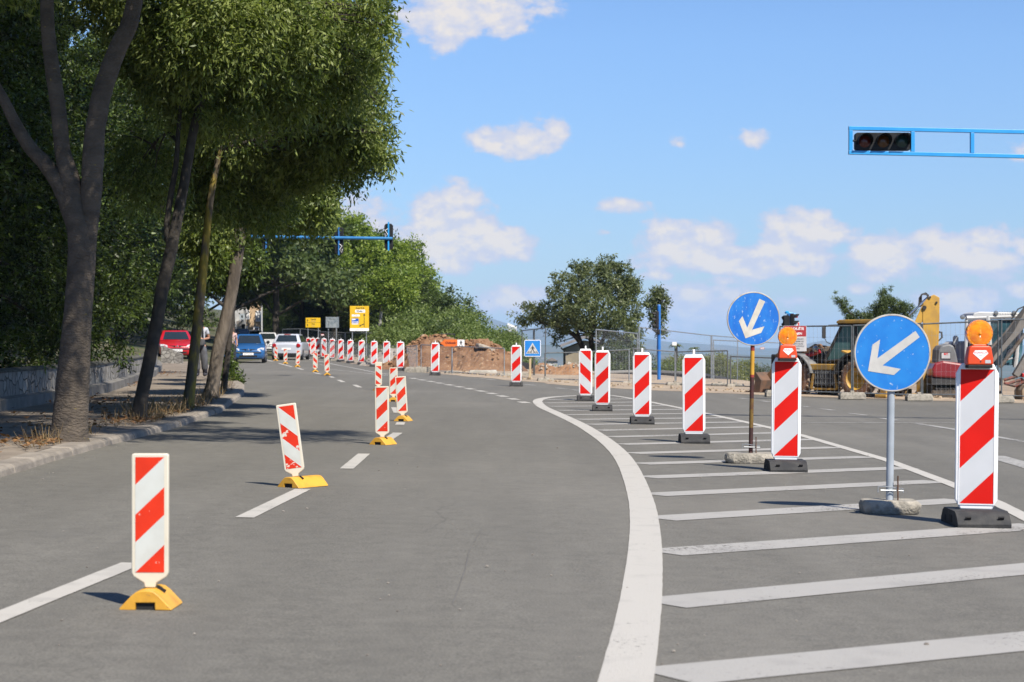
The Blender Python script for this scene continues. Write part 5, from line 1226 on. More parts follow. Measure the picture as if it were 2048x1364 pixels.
# ------------------------------------------------------------------ heaps and stones
def vnoise(seed):
    rg = np.random.default_rng(seed); k = [(rg.normal(size=2) * f, rg.random() * 6.28, 1 / f) for f in (1.1, 1.1, 2.3, 2.3, 4.5, 4.5, 8, 8, 13, 13)]
    return lambda x, y: sum(a * math.sin(v[0] * x + v[1] * y + p) for v, p, a in k) / 2.2
def heap(name, label, bumps, m, seed, rough=.12, step=.16, stones=0, stone_m=None, cat='soil heap'):
    """bumps: (x, y, radius x, radius y, height) in world metres"""
    cx = sum(b[0] for b in bumps) / len(bumps); cy = sum(b[1] for b in bumps) / len(bumps); nz = vnoise(seed)
    x0 = min(b[0] - b[2] * 1.45 for b in bumps) - .2; x1 = max(b[0] + b[2] * 1.45 for b in bumps) + .2; y0 = min(b[1] - b[3] * 1.5 for b in bumps) - .2; y1 = max(b[1] + b[3] * 1.5 for b in bumps) + .2
    xs = np.arange(x0, x1 + step, step); ys = np.arange(y0, y1 + step, step); z0 = T(cx, cy); rr = random.Random(seed)
    def H(x, y):
        h = 0
        for bx, by, rx, ry, bh in bumps:
            d = math.hypot((x - bx) / (rx * 1.45), (y - by) / (ry * 1.5)); h += (bh * max(0, 1 - d * d) ** 1.3) ** 5
        return h ** .2
    vs = []
    for y in ys:
        for x in xs:
            h = H(x, y); k = min(1, h / .35)
            vs.append((x - cx + rr.uniform(-.03, .03), y - cy + rr.uniform(-.03, .03), T(x, y) - z0 - .06 + h + k * (nz(x * 1.5, y * 1.5) * rough + rr.uniform(-1, 1) * rough * .45)))
    nx = len(xs); fs = [(j * nx + i, j * nx + i + 1, (j + 1) * nx + i + 1, (j + 1) * nx + i) for j in range(len(ys) - 1) for i in range(nx - 1)
                        if max(H(xs[i], ys[j]), H(xs[i + 1], ys[j + 1]), H(xs[i + 1], ys[j]), H(xs[i], ys[j + 1])) > 0]
    mb = MB(); mb.add(vs, fs)
    sm_ = MB()
    for _ in range(stones):
        b = rr.choice(bumps); a = rr.uniform(0, 6.28); d = rr.uniform(.2, 1.08); x = b[0] + math.cos(a) * b[2] * d; y = b[1] + math.sin(a) * b[3] * d
        r = rr.uniform(.03, .085) * (1.9 if rr.random() < .08 else 1); z = T(x, y) - z0 + H(x, y)
        sm_.lathe([(.001, -r * .7), (r * .8, -r * .4), (r, .05 * r), (r * .6, r * .6), (.001, r * .72)], (x - cx, y - cy, z), 'z', 6, 0)
        for q in range(len(sm_.v) - 30, len(sm_.v)):
            v = sm_.v[q]; sm_.v[q] = (v[0] + rr.uniform(-.25, .25) * r, v[1] + rr.uniform(-.25, .25) * r, v[2] + rr.uniform(-.2, .2) * r)
    if stones:
        o_ = len(mb.v); mb.v += sm_.v; mb.f += [[i + o_ for i in f] for f in sm_.f]; mb.m += [1] * len(sm_.f)
    o = mb.build(name, [m, stone_m or m], None, (cx, cy, z0)); tag(o, label, cat); return o
def X_(px, y): return (px - 1024) / F * y
def hz(py, px, y): return CZ + (682 - py) / F * y - T(X_(px, y), y)
Y0 = 87
heap('soil_heap', 'long heap of reddish soil with two humps behind the fence panel',
     [(X_(868, Y0), Y0, 1.5, 2.0, hz(671, 868, Y0)), (X_(836, Y0), Y0, 1.2, 1.8, hz(700, 836, Y0)), (X_(905, Y0), Y0, 1.5, 1.9, hz(694, 905, Y0)), (X_(962, Y0), Y0 - .5, 1.5, 1.9, hz(684, 962, Y0)), (X_(978, Y0), Y0 - 1, .7, 1.5, hz(700, 978, Y0)), (X_(935, Y0), Y0, 1.6, 1.8, hz(692, 935, Y0)), (X_(805, Y0), Y0 - .5, 1., 1.2, hz(722, 805, Y0))], DIRT, 3, .15, .12, 260, RUBBLE)
heap('rubble_heap', 'low heap of pale orange rubble behind the blue crossing sign', [(X_(1085, 80), 80, .5, .8, hz(728, 1085, 80)), (X_(1110, 80), 80, .7, .9, hz(735, 1110, 80)), (X_(1148, 79), 79, .9, 1.0, hz(728, 1148, 79)), (X_(1172, 79), 79, .7, .9, hz(737, 1172, 79))], RUBBLE, 9, .11, .11, 60, ROCK, 'rubble heap')
heap('gravel_heap', 'grey gravel heap behind the first two delineators of the long row', [(X_(785, 96), 96, 1.0, 1.2, hz(694, 785, 96)), (X_(758, 97), 97, .8, 1.1, hz(708, 758, 97))], GRAVEL, 12, .06, .14, 30, GRAVEL, 'gravel heap')
def slab(name, label, cat, c, d, rz, m, seed, tilt=0):
    rk = random.Random(seed); mb = MB()
    mb.loft([[(a * d[0] / 2 + rk.uniform(-.04, .04), b * d[1] / 2 + rk.uniform(-.04, .04), z * d[2] + rk.uniform(-.03, .03)) for a, b in ((-1, -.8), (-.5, -1), (.5, -1), (1, -.8), (1, .8), (.4, 1), (-.5, 1), (-1, .8))] for z in (0, .5, 1)])
    o = mb.build(name, m, None, c, rz, smooth=40, bevel=.02); o.rotation_euler.y = tilt; tag(o, label, cat); return o
p = W(966, 746, 79); slab('concrete_beam', 'white concrete beam lying in front of the soil heap', 'concrete beam', (p.x, p.y, T(p.x, p.y) + .02), (1.1, .3, .17), .06, mat('whitish_concrete', (.55, .53, .47), .9, col2=(.4, .38, .33), scale=4), 1)
p = W(970, 698, 85.3); slab('stone_slab', 'pale slab stuck in the right hump of the soil heap', 'slab', p, (.75, .5, .12), .3, ROCK, 2, .35)
p = W(1235, 755, 74); slab('boulder', 'pale flat boulder under the tall mesh panel', 'boulder', (p.x, p.y, T(p.x, p.y) - .05), (.75, .6, .30), .2, ROCK, 3)
p = W(1218, 745, 77); slab('boulder', 'grey brown boulder behind the pale flat one', 'boulder', (p.x, p.y, T(p.x, p.y) - .05), (.6, .5, .45), .9, ROCK, 5)
# scattered stones on the verge
rk = random.Random(31); mb = MB()
for i in range(240):
    px = rk.uniform(900, 2060); y = {0: 0}.get(i, 0); y = np.interp(px, [700, 840, 1060, 1200, 1400, 1560, 2048], [106, 83, 66, 60, 56, 54.5, 50.4]) + rk.uniform(-.2, 2.2)
    x = X_(px, y); r = rk.uniform(.02, .07) * (1.7 if rk.random() < .1 else 1)
    mb.lathe([(.001, -r * .5), (r, -r * .2), (r * .7, r * .5), (.001, r * .6)], (x, y, g(x, y) + .03), 'z', 6)
    for q in range(len(mb.v) - 24, len(mb.v)):
        v = mb.v[q]; mb.v[q] = (v[0] + rk.uniform(-.4, .4) * r, v[1] + rk.uniform(-.4, .4) * r, v[2] + rk.uniform(-.3, .3) * r)
tag(mb.build('rubble', [mat('verge_stone', (.48, .38, .27), .95, col2=(.36, .27, .18), scale=7)], fix=False), 'small stones and crumbs along the sandy road edge', 'rubble', kind='stuff')
# ------------------------------------------------------------------ walls
def stone_mat(name, sc, mort=.06):
    m = bpy.data.materials.new(name); m.use_nodes = True; nt = m.node_tree; L = nt.links; b = nt.nodes['Principled BSDF']; b.inputs['Roughness'].default_value = .95
    tc = nd(nt, 'ShaderNodeTexCoord'); mp = nd(nt, 'ShaderNodeMapping'); mp.inputs['Scale'].default_value = (1, 1, 1.25); L.new(tc.outputs['Object'], mp.inputs['Vector'])
    wn = nd(nt, 'ShaderNodeTexNoise'); wn.inputs['Scale'].default_value = 3; L.new(mp.outputs[0], wn.inputs['Vector'])
    ad = nd(nt, 'ShaderNodeMix', data_type='VECTOR'); ad.inputs[0].default_value = .12; L.new(mp.outputs[0], ad.inputs[4]); L.new(wn.outputs['Color'], ad.inputs[5])
    v1 = nd(nt, 'ShaderNodeTexVoronoi'); v1.inputs['Scale'].default_value = sc; L.new(ad.outputs[1], v1.inputs['Vector'])
    v2 = nd(nt, 'ShaderNodeTexVoronoi', feature='DISTANCE_TO_EDGE'); v2.inputs['Scale'].default_value = sc; L.new(ad.outputs[1], v2.inputs['Vector'])
    hs = nd(nt, 'ShaderNodeSeparateColor'); L.new(v1.outputs['Color'], hs.inputs[0])
    a = nd(nt, 'ShaderNodeMix', data_type='RGBA'); a.inputs[6].default_value = (.27, .255, .235, 1); a.inputs[7].default_value = (.46, .44, .40, 1); L.new(hs.outputs[0], a.inputs[0])
    n = nd(nt, 'ShaderNodeTexNoise'); n.inputs['Scale'].default_value = 14; n.inputs['Detail'].default_value = 8; L.new(tc.outputs['Object'], n.inputs['Vector'])
    a2 = nd(nt, 'ShaderNodeMix', data_type='RGBA'); a2.blend_type = 'MULTIPLY'; a2.inputs[0].default_value = .7; L.new(a.outputs[2], a2.inputs[6]); L.new(n.outputs['Fac'], a2.inputs[7])
    r = nd(nt, 'ShaderNodeMapRange'); r.inputs['From Max'].default_value = mort; L.new(v2.outputs['Distance'], r.inputs['Value'])
    a3 = nd(nt, 'ShaderNodeMix', data_type='RGBA'); a3.inputs[6].default_value = (.16, .15, .135, 1); L.new(r.outputs[0], a3.inputs[0]); L.new(a2.outputs[2], a3.inputs[7]); L.new(a3.outputs[2], b.inputs['Base Color'])
    bp = nd(nt, 'ShaderNodeBump'); bp.inputs['Strength'].default_value = 1.; bp.inputs['Distance'].default_value = .04; L.new(r.outputs[0], bp.inputs['Height']); L.new(bp.outputs[0], b.inputs['Normal'])
    MATS[name] = m; return m
STONE = stone_mat('fieldstone_masonry', 3.4)
WP = [(-7.6, 18), (-8.1, 26), (-8.5, 33), (-9.1, 44), (-10.9, 60), (-12.8, 72), (-15., 84)]
def wx(y): return float(np.interp(y, [p[1] for p in WP], [p[0] for p in WP]))
base = Vector((wx(40), 40, g(wx(40), 40) + .1)); t = thing('stone_wall', 'long low fieldstone wall edging the left pavement', 'wall', base)
mb = MB(); cp = MB(); pl = MB(); ry = list(np.arange(14, 84.1, 1.))
for M_, prof in ((mb, [(-.30, -.2), (.0, -.2), (-.02, .60), (-.30, .60)]), (cp, [(-.31, .601), (.005, .601), (.005, .632), (-.10, .668), (-.31, .66)]), (pl, [(.001, -.2), (.16, -.2), (.15, .17), (.001, .20)])):
    M_.loft([[(wx(y) + a - base.x, y - base.y, g(wx(y), y) + .1 + b - base.z) for a, b in prof] for y in ry])
mb.build('masonry', STONE, t); cp.build('coping', mat('wall_coping', (.13, .125, .105), .95, col2=(.06, .062, .045), scale=5, bump=1., bscale=14), t); pl.build('plinth', mat('wall_plinth', (.22, .21, .20), .95, col2=(.15, .145, .13), scale=3), t)
yw = 88.; p0, p1 = W(322, 722, yw), W(364, 722, yw); mb = MB(); s = yw / F
mb.prism([(0, -.2), (42 * s, -.2), (42 * s, 13 * s), (38 * s, 16 * s), (3 * s, 30 * s), (0, 30 * s)], 0, .35, 'y'); o = mb.build('stone_wall', stone_mat('block_masonry', 5.5, .07), None, p0); tag(o, 'short stone wall with a sloping top in front of the red hatchback', 'wall')
# retaining wall on the right behind the fence
mb = MB(); cp = MB(); pts = [(1185, 747, 83), (1290, 744, 82), (1400, 749, 80), (1470, 763, 78), (1530, 777, 75)]
base = W(1290, 760, 82); t = thing('retaining_wall', 'low grey sloping roadside wall with a pale coping behind the right fence', 'wall', base); Rg = []; Cg = []
for px, py, y in pts:
    p = W(px, py, y) - base; z = p.z
    Rg.append([(p.x, p.y, -2.2), (p.x, p.y, z), (p.x, p.y + .3, z), (p.x, p.y + .3, -2.2)]); Cg.append([(p.x, p.y - .05, z + .002), (p.x, p.y - .05, z + .09), (p.x, p.y + .35, z + .09), (p.x, p.y + .35, z + .002)])
mb.loft(Rg); mb.build('wall_body', mat('grey_render', (.155, .155, .155), .9, col2=(.11, .11, .11), scale=1), t); cp.loft(Cg); cp.build('coping', mat('pale_coping', (.55, .54, .5), .8), t)
mb = MB(); base = W(1060, 745, 92); Rg = []
for px, py, y in [(1035, 721, 93), (1060, 727, 92), (1086, 733, 91), (1110, 741, 90)]:
    p = W(px, py, y) - base; Rg.append([(p.x, p.y, -1.5), (p.x, p.y, p.z), (p.x, p.y + .3, p.z), (p.x, p.y + .3, -1.5)])
mb.loft(Rg); tag(mb.build('retaining_wall', mat('grey_render', (.155, .155, .155)), None, base), 'short grey sloping wall behind the blue crossing sign', 'wall')
# ------------------------------------------------------------------ buildings
def window(t, c, w, h, m=None, fr=None, d=.06, shutter=None):
    f = MB(); b = .09
    for x, z, ww, hh in ((0, h / 2 + b / 2, w + 2 * b, b), (0, -h / 2 - b / 2, w + 2 * b, b), (-w / 2 - b / 2, 0, b, h), (w / 2 + b / 2, 0, b, h), (0, 0, .05, h)): f.box((x, -.03, z), (ww, d, hh))
    o = f.build('window', fr or LABELW, t, c); g_ = MB(); g_.box((0, .0, 0), (w, .03, h)); g_.build('pane', m or GLASS, o); return o
yh = 190.; base = W(505, 672, yh); s = yh / F; t = thing('beige_house', 'beige rendered house with brown shuttered windows beyond the queue of cars', 'house', base, .25)
mb = MB(); w = 1.9; mb.box((-.2, 2.5, 1.6), (2.3, 5, 4.4)); 
wmat = mat('beige_render', (.62, .45, .28), .9, col2=(.52, .38, .24), scale=1.2); mb.build('wall', wmat, t)
rf = MB(); rf.prism([(-1.5, 3.8), (1.15, 3.8), (-.2, 4.7)], -.3, 5.3, 'y'); rf.build('roof', mat('roof_tile', (.30, .12, .07), .9, col2=(.22, .09, .06), scale=3), t)
SH = mat('brown_shutter', (.22, .11, .055), .7)
for x, z, m in ((-.72, .42, SH), (.35, .36, SH), (-.55, 2.1, LAMPG), (.55, 1.9, LAMPG)): window(t, (x, -.02, z), .34, .85, m)
mb = MB(); base = W(474, 668, 186); s = 186 / F; t = thing('white_building', 'white building with a louvred panel behind the blue car', 'building', base)
mb.box((0, 1, 1.1), (1.2, 2, 3.4)); mb.build('wall', mat('white_render', (.62, .62, .60), .8, col2=(.5, .5, .5), scale=2), t); d = MB()
for k in range(9): d.box((.18, -.03, .3 + k * .11), (.42, .05, .07))
d.build('louvre', mat('louvre_grey', (.30, .27, .24), .7), t)
rf = MB(); rf.prism([(-.75, 2.8), (.75, 2.8), (.1, 3.2)], -.2, 2.2, 'y'); rf.build('roof', mat('pale_roof', (.62, .60, .58), .8), t)
y5 = 112; base = W(1138, 735, y5); t = thing('gabled_house', 'ochre gabled house with a pale roof edge behind the spreading tree', 'house', base)
q = lambda px, py: W(px, py, y5) - base
mb = MB(); P = [q(1131, 745), q(1205, 745), q(1205, 690), q(1172, 681), q(1131, 697)]; mb.prism([(p.x, p.z) for p in P], 0, 5, 'y'); mb.build('wall', mat('ochre_render', (.44, .37, .26), .9, col2=(.33, .28, .20), scale=1.5), t)
rf = MB(); P = [(q(1121, 694)), (q(1172, 675.5)), (q(1214, 690)), (q(1214, 687)), (q(1172, 671.5)), (q(1121, 691))]; rf.prism([(p.x, p.z) for p in P], -.5, 5.5, 'y'); rf.build('roof', mat('weathered_roof', (.33, .32, .32), .8, col2=(.24, .22, .21), scale=3), t)
gt = MB(); gt.tube([q(1122, 696) + Vector((0, -.5, 0)), q(1129, 702) + Vector((0, -.2, 0)), q(1130, 735)], .05, 6); gt.build('gutter', BLACKP, t)
y6 = 150; base = W(1022, 690, y6); t = thing('signed_building', 'dark roofed building carrying large white roof lettering beyond the slope', 'building', base); q = lambda px, py: W(px, py, y6) - base
rf = MB(); P = [q(992, 690), q(1060, 690), q(1048, 674), q(1014, 661), q(998, 664)]; rf.prism([(p.x, p.z) for p in P], 0, 5, 'y'); rf.build('roof', mat('dark_sheet_roof', (.07, .075, .085), .6, col2=(.11, .11, .12), scale=1), t)
bb = MB(); a, b = q(1015, 645.5), q(1033.5, 653); bb.add([a, b, b + Vector((0, 0, -.42)), a + Vector((0, 0, -.62)), a + Vector((0, .08, 0)), b + Vector((0, .08, 0)), b + Vector((0, .08, -.42)), a + Vector((0, .08, -.62))], [(0, 1, 2, 3), (7, 6, 5, 4), (0, 4, 5, 1), (1, 5, 6, 2), (2, 6, 7, 3), (3, 7, 4, 0)]); 
o = bb.build('billboard', LABELW, t); st = MB()
for k in range(5): st.box(a.lerp(b, (k + .5) / 5) + Vector((0, -.02, -.30)), (.10, .03, .28), 0)
st.build('lettering', mat('pale_grey_letter', (.42, .47, .52), .6), o)
sp = MB()
for k in (.1, .5, .9): p = a.lerp(b, k); sp.cyl(p + Vector((0, .1, -.9)), p + Vector((0, .1, 0)), .03, .03, 6)
sp.build('strut', GALV, t)
y7 = 240; base = W(1101, 745, y7); t = thing('small_white_house', 'small white house low in the valley between crossing sign and fence', 'house', base); mb = MB(); mb.box((.2, 1.5, .7), (1.3, 3, 1.4)); mb.build('wall', mat('valley_house_render', (.42, .42, .41), .9), t)
rf = MB(); rf.prism([(-.6, 1.4), (1.0, 1.4), (.2, 1.75)], -.2, 3.2, 'y'); rf.build('roof', mat('valley_roof', (.26, .22, .2)), t); window(t, (-.1, -.02, .7), .35, .5)
# crossing sign and lamp posts far away
def far_pole(name, label, cat, px, y, pyb, pyt, r, m, extra=None):
    base = W(px, pyb, y); t = thing(name, label, cat, base); h = (pyb - pyt) / F * y; mb = MB(); mb.cyl((0, 0, 0), (0, 0, h), r, r * .7, 10); mb.build('post', m, t, smooth=40)
    if extra: extra(t, h, y / F)
    return t
def sq(t, h, s):
    mb = MB(); mb.box((.02, -.06, h - 6 * s), (10 * s, .03, 11 * s)); o = mb.build('sign_plate', mat('pale_blue_sign', (.45, .52, .58), .5), t); d = MB(); d.box((.02, -.08, h - 6 * s), (3 * s, .01, 5 * s)); d.build('pictogram', INK, o)
    sg = MB(); sg.box((3.2 * s, -.05, h - 27 * s), (5 * s, .15, 12 * s)); sg.box((5.5 * s, -.1, h - 24 * s), (3 * s, .2, 3 * s)); sg.build('signal_head', BLACKP, t)
far_pole('crossing_sign', 'small pale square sign above a black signal in front of the beige house', 'road sign', 484, 160, 680, 627, .05, BLACKP, sq)
def lum(t, h, s):
    mb = MB(); mb.tube([(0, 0, h - .05), (.3, 0, h + .15), (.8, 0, h + .22)], .045, 8); mb.box((1.0, 0, h + .22), (.5, .18, .1)); mb.build('lamp_head', LABELW, t)
far_pole('lamp_post', 'white lamp post right beside the beige house', 'lamp post', 523.5, 180, 690, 560, .075, mat('white_lamp_post', (.62, .63, .64), .5), lum)
far_pole('lamp_post', 'thin grey lamp post in front of the round far trees', 'lamp post', 584, 200, 690, 628, .05, GALV, lum)
# ------------------------------------------------------------------ cars
CARP = {}
def carpaint(name, c, c2): return mat(name, c, .28, col2=c2, scale=.7, coat=.8, spec=.5)
def car(label, paint, loc, rz, w=1.66, L=3.8, h=1.42, hood=.92, plate='RI 348-KL', group='cars in the queue', tail_round=False, van=False, driver=False, wagon=False):
    t = thing('car', label, 'car', loc, rz, group); a = w / 2; l = L / 2
    def ring(y, hw, zb, zt, tuck=.9, top=.90): return [(-hw * tuck, y, zb), (-hw, y, zb + .12), (-hw, y, (zb + zt) / 2 + .05), (-hw * .985, y, zt - .07), (-hw * top, y, zt), (0, y, zt + .025), (hw * top, y, zt), (hw * .985, y, zt - .07), (hw, y, (zb + zt) / 2 + .05), (hw, y, zb + .12), (hw * tuck, y, zb)]
    b = MB(); zc = hood
    b.loft([ring(-l, a * .72, .30, .60, .9, .8), ring(-l + .06, a * .86, .22, .66, .92, .82), ring(-l + .25, a * .96, .19, .74), ring(-l + .55, a, .18, .82), ring(-l + .95, a, .17, zc - .02), ring(-l + 1.2, a, .17, zc + .02),
            ring(0, a, .17, zc + .03), ring(l - .9, a, .17, zc + .03), ring(l - .35, a, .19, zc + .02), ring(l - .10, a * .95, .24, zc - .02), ring(l, a * .86, .34, zc - .10)])
    o = b.build('body', paint, t, smooth=50, bevel=.02, seg=2)
    yb0, yb1, yt0, yt1 = -l + 1.0, l - .14, -l + 1.75, l - .55
    if van: yb0, yt0, yt1 = -l + .55, -l + 1.0, l - .2
    zb_, zt_ = zc + .01, h; wb, wt = a * .93, a * .70
    def cr(k):   # cabin ring at height fraction k
        z = zb_ + (zt_ - zb_) * k; hw = wb + (wt - wb) * k; y0 = yb0 + (yt0 - yb0) * k; y1 = yb1 + (yt1 - yb1) * k
        return [(-hw, y0 + .10, z), (-hw * .85, y0 + .02, z), (0, y0 - .05, z), (hw * .85, y0 + .02, z), (hw, y0 + .10, z), (hw, y1 - .10, z), (hw * .85, y1 - .02, z), (0, y1 + .04, z), (-hw * .85, y1 - .02, z), (-hw, y1 - .10, z)]
    c = MB(); tp = cr(.93); top = [(x * .93, y + (.10 if y < 0 else -.10) * .9, zt_ + .012) for x, y, z in tp]
    c.loft([cr(0), tp, top]); c.build('cabin', paint, t, smooth=45, bevel=.012)
    def pane(name, pts, off):
        m_ = MB(); n = (Vector(pts[1]) - Vector(pts[0])).cross(Vector(pts[2]) - Vector(pts[0])).normalized()
        m_.add([Vector(p) + off for p in pts], [tuple(range(len(pts)))]); return m_.build(name, GLASS, t)
    A, B = cr(.07), cr(.86)
    f = .95
    pane('windscreen', [(A[1][0] * f, A[1][1], A[1][2]), A[2], (A[3][0] * f, A[3][1], A[3][2]), (B[3][0] * f, B[3][1], B[3][2]), B[2], (B[1][0] * f, B[1][1], B[1][2])], Vector((0, -.022, .012)))
    f = .92
    pane('rear_window', [(A[6][0] * f, A[6][1], A[6][2] + .03), (A[7][0], A[7][1], A[7][2] + .03), (A[8][0] * f, A[8][1], A[8][2] + .03), (B[8][0] * f, B[8][1], B[8][2]), B[7], (B[6][0] * f, B[6][1], B[6][2])], Vector((0, .022, .012)))
    for s, (i, j) in ((-1, (0, 9)), (1, (4, 5))):
        d0, d1 = Vector(A[i]), Vector(A[j]); u0, u1 = Vector(B[i]), Vector(B[j])
        for k0, k1 in ((.07, .50), (.54, .93)): pane('side_window', [d0.lerp(d1, k0), d0.lerp(d1, k1), u0.lerp(u1, k1), u0.lerp(u1, k0)], Vector((s * .012, 0, .004)))
    for sx in (-1, 1):
        for y in (-l + .72, l - .68):
            wm = MB(); wm.lathe([(.10, -.095), (.27, -.10), (.305, -.075), (.312, 0), (.305, .075), (.27, .10), (.10, .095)], (0, 0, 0), 'x', 24); wo = wm.build('wheel', TYRE, t, (sx * (a - .085), y, .305), smooth=40)
            rm = MB(); rm.lathe([(.001, .075), (.06, .08), (.19, .088), (.205, .105), (.205, .085), (.001, .06)] if sx > 0 else [(.001, -.075), (.06, -.08), (.19, -.088), (.205, -.105), (.205, -.085), (.001, -.06)], (0, 0, 0), 'x', 20); rm.build('rim', mat('alloy_rim', (.45, .46, .47), .35, metal=.7), wo)
        hl = MB(); yy = -l + .035
        hl.loft([[(sx * (a * .52), yy - .065, .60), (sx * a * .80, yy + .02, .60), (sx * a * .93, yy + .13, .64), (sx * a * .94, yy + .19, .75), (sx * a * .78, yy + .12, .755), (sx * a * .55, yy + .02, .70)], [(sx * (a * .52), yy + .12, .60), (sx * a * .80, yy + .2, .60), (sx * a * .90, yy + .3, .64), (sx * a * .90, yy + .3, .73), (sx * a * .78, yy + .3, .74), (sx * a * .55, yy + .2, .70)]])
        hl.build('headlight', LAMPG, t, bevel=.01)
        tl = MB()
        if tail_round: tl.lathe([(.001, .05), (.09, .045), (.125, .0), (.125, -.12)], (sx * a * .79, l - .01, .80), 'y', 20)
        else: tl.box((sx * a * .80, l - .035, .80), (.17, .10, .24))
        tl.build('tail_light', TAILR, t, smooth=40, bevel=.008)
        mr = MB(); mr.lathe([(.001, -.05), (.07, -.045), (.09, .02), (.06, .05), (.001, .05)], (sx * (a + .11), yb0 + .38, zc + .10), 'y', 14); mr.box((sx * (a + .02), yb0 + .38, zc + .06), (.12, .04, .04)); mr.build('mirror', BLACKP if not van else paint, t, smooth=50)
        fl = MB(); fl.lathe([(.001, -.02), (.06, -.012), (.065, .03)], (sx * a * .62, -l + .075, .36), 'y', 14); fl.build('fog_light', LAMPG, t)
    gr = MB(); 
    for sx in (-1, 1): gr.loft([[(sx * .09, -l - .012, .60), (sx * a * .50, -l + .05, .60), (sx * a * .50, -l + .06, .675), (sx * .09, -l - .004, .685)], [(sx * .09, -l + .1, .60), (sx * a * .50, -l + .15, .60), (sx * a * .50, -l + .15, .67), (sx * .09, -l + .1, .68)]])
    gr.box((0, -l + .012, .33), (a * 1.05, .06, .09)); gr.build('grille', BLACKP, t)
    bs = MB(); bs.box((0, -l - .002, .515), (a * 1.52, .05, .05)); bs.build('bumper_strip', mat('bumper_grey', (.05, .055, .065), .6), t, bevel=.01)
    bp = MB(); bp.box((0, -l - .035, .44), (.52, .015, .11)); po = bp.build('number_plate', LABELW, t); tx = MB(); tx.text(plate, .085, 0, .44, -l - .045, 0); tx.build('lettering', INK, po, fix=False)
    bp = MB(); bp.box((0, l + .005, .62), (.52, .02, .11)); bp.build('number_plate', LABELW, t)
    rb_ = MB(); rb_.box((0, l - .05, .30), (a * 1.6, .16, .16)); rb_.build('rear_bumper', BLACKP, t, bevel=.02)
    em = MB(); em.lathe([(.001, -.012), (.055, -.004)], (0, -l - .004, .66), 'y', 4); em.build('badge', CHROME, t)
    if tail_round:
        bl = MB(); bl.box((0, yt1 + .05, h - .015), (.34, .06, .035)); bl.build('brake_light', TAILR, t)
    if driver:
        for sx in (-.33, .33):
            st = MB(); st.box((sx, .25, zc + .10), (.40, .12, .36)); st.build('seat', mat('seat_cloth', (.03, .03, .035), .9), t, bevel=.04)
    return t
BLUEC = carpaint('metallic_blue_car_paint', (.016, .105, .30), (.02, .12, .33)); WHITEC = carpaint('white_car_paint', (.72, .73, .75), (.70, .71, .73)); REDC = carpaint('red_car_paint', (.56, .010, .018), (.52, .008, .015)); SILV = carpaint('silver_car_paint', (.60, .63, .70), (.57, .60, .67)); DARKC = carpaint('black_car_paint', (.015, .016, .02), (.018, .02, .025))
def car_at(px, y, **k): p = on(px, y); return p
p = on(499, 100.5); car('blue hatchback driving toward the viewer beside the kerb bush', BLUEC, p, .10, 1.66, 3.8, 1.42, plate='RI 712-HD')
p = on(582.5, 113); car('pearly white hatchback seen from behind with round red tail lights', SILV, p, math.radians(1), 1.70, 3.9, 1.44, .96, tail_round=True)
# the hatchback heads away: front points away from the viewer
for o in bpy.data.objects:
    if o.get('label', '').startswith('pearly white'): o.rotation_euler.z = math.radians(178)
p = on(350, 101, .12); car('red hatchback parked at the end of the left stone wall', REDC, p, .22, 1.76, 4.2, 1.43, .93, plate='RI 905-BT', group='')
p = on(535, 140); car('white older hatchback following the blue car', WHITEC, p, .12, 1.62, 3.9, 1.50, 1.0, plate='RI 221-EA', driver=True)
p = on(507, 152); car('silver car whose roof shows above the blue hatchback', SILV, p, .2, 1.66, 4.0, 1.66, 1.0, plate='RI 634-CF')
p = on(478, 130); car('dark car half hidden behind the blue hatchback and bush', DARKC, p, .16, 1.74, 4.3, 1.72, 1.0, plate='RI 480-GH')
p = on(566, 150); car('dark car between the two white hatchbacks, far back in the queue', DARKC, p, .1, 1.7, 4.2, 1.5, .98, plate='RI 157-DS')
# ------------------------------------------------------------------ backhoe loader
YEL = mat('dusty_yellow_machine_paint', (.58, .33, .06), .65, col2=(.36, .23, .085), scale=3.5, detail=8, contrast=(.35, .68), specks=(14, .66, .74, (.20, .13, .07)))
YEL2 = mat('boom_yellow_paint', (.70, .40, .055), .6, col2=(.52, .30, .06), scale=3., detail=8, specks=(13, .66, .72, (.25, .15, .07)))
MUD = mat('muddy_tyre', (.33, .165, .09), .95, col2=(.14, .095, .07), scale=4, contrast=(.35, .7), bump=.6, bscale=20)
MUDT = mat('muddy_tread', (.46, .37, .28), .95, col2=(.28, .20, .14), scale=6)
CABG = mat('tinted_cab_glass', (.16, .30, .30), .08, spec=.8, coat=.5, col2=(.10, .20, .20), scale=1)
MGREY = mat('machine_grey', (.30, .305, .30), .6, col2=(.14, .14, .14), scale=4); MDARK = mat('machine_black', (.03, .03, .032), .6, col2=(.06, .055, .05), scale=6)
STEELW = mat('worn_steel', (.30, .28, .26), .5, metal=.5, col2=(.20, .15, .11), scale=7)
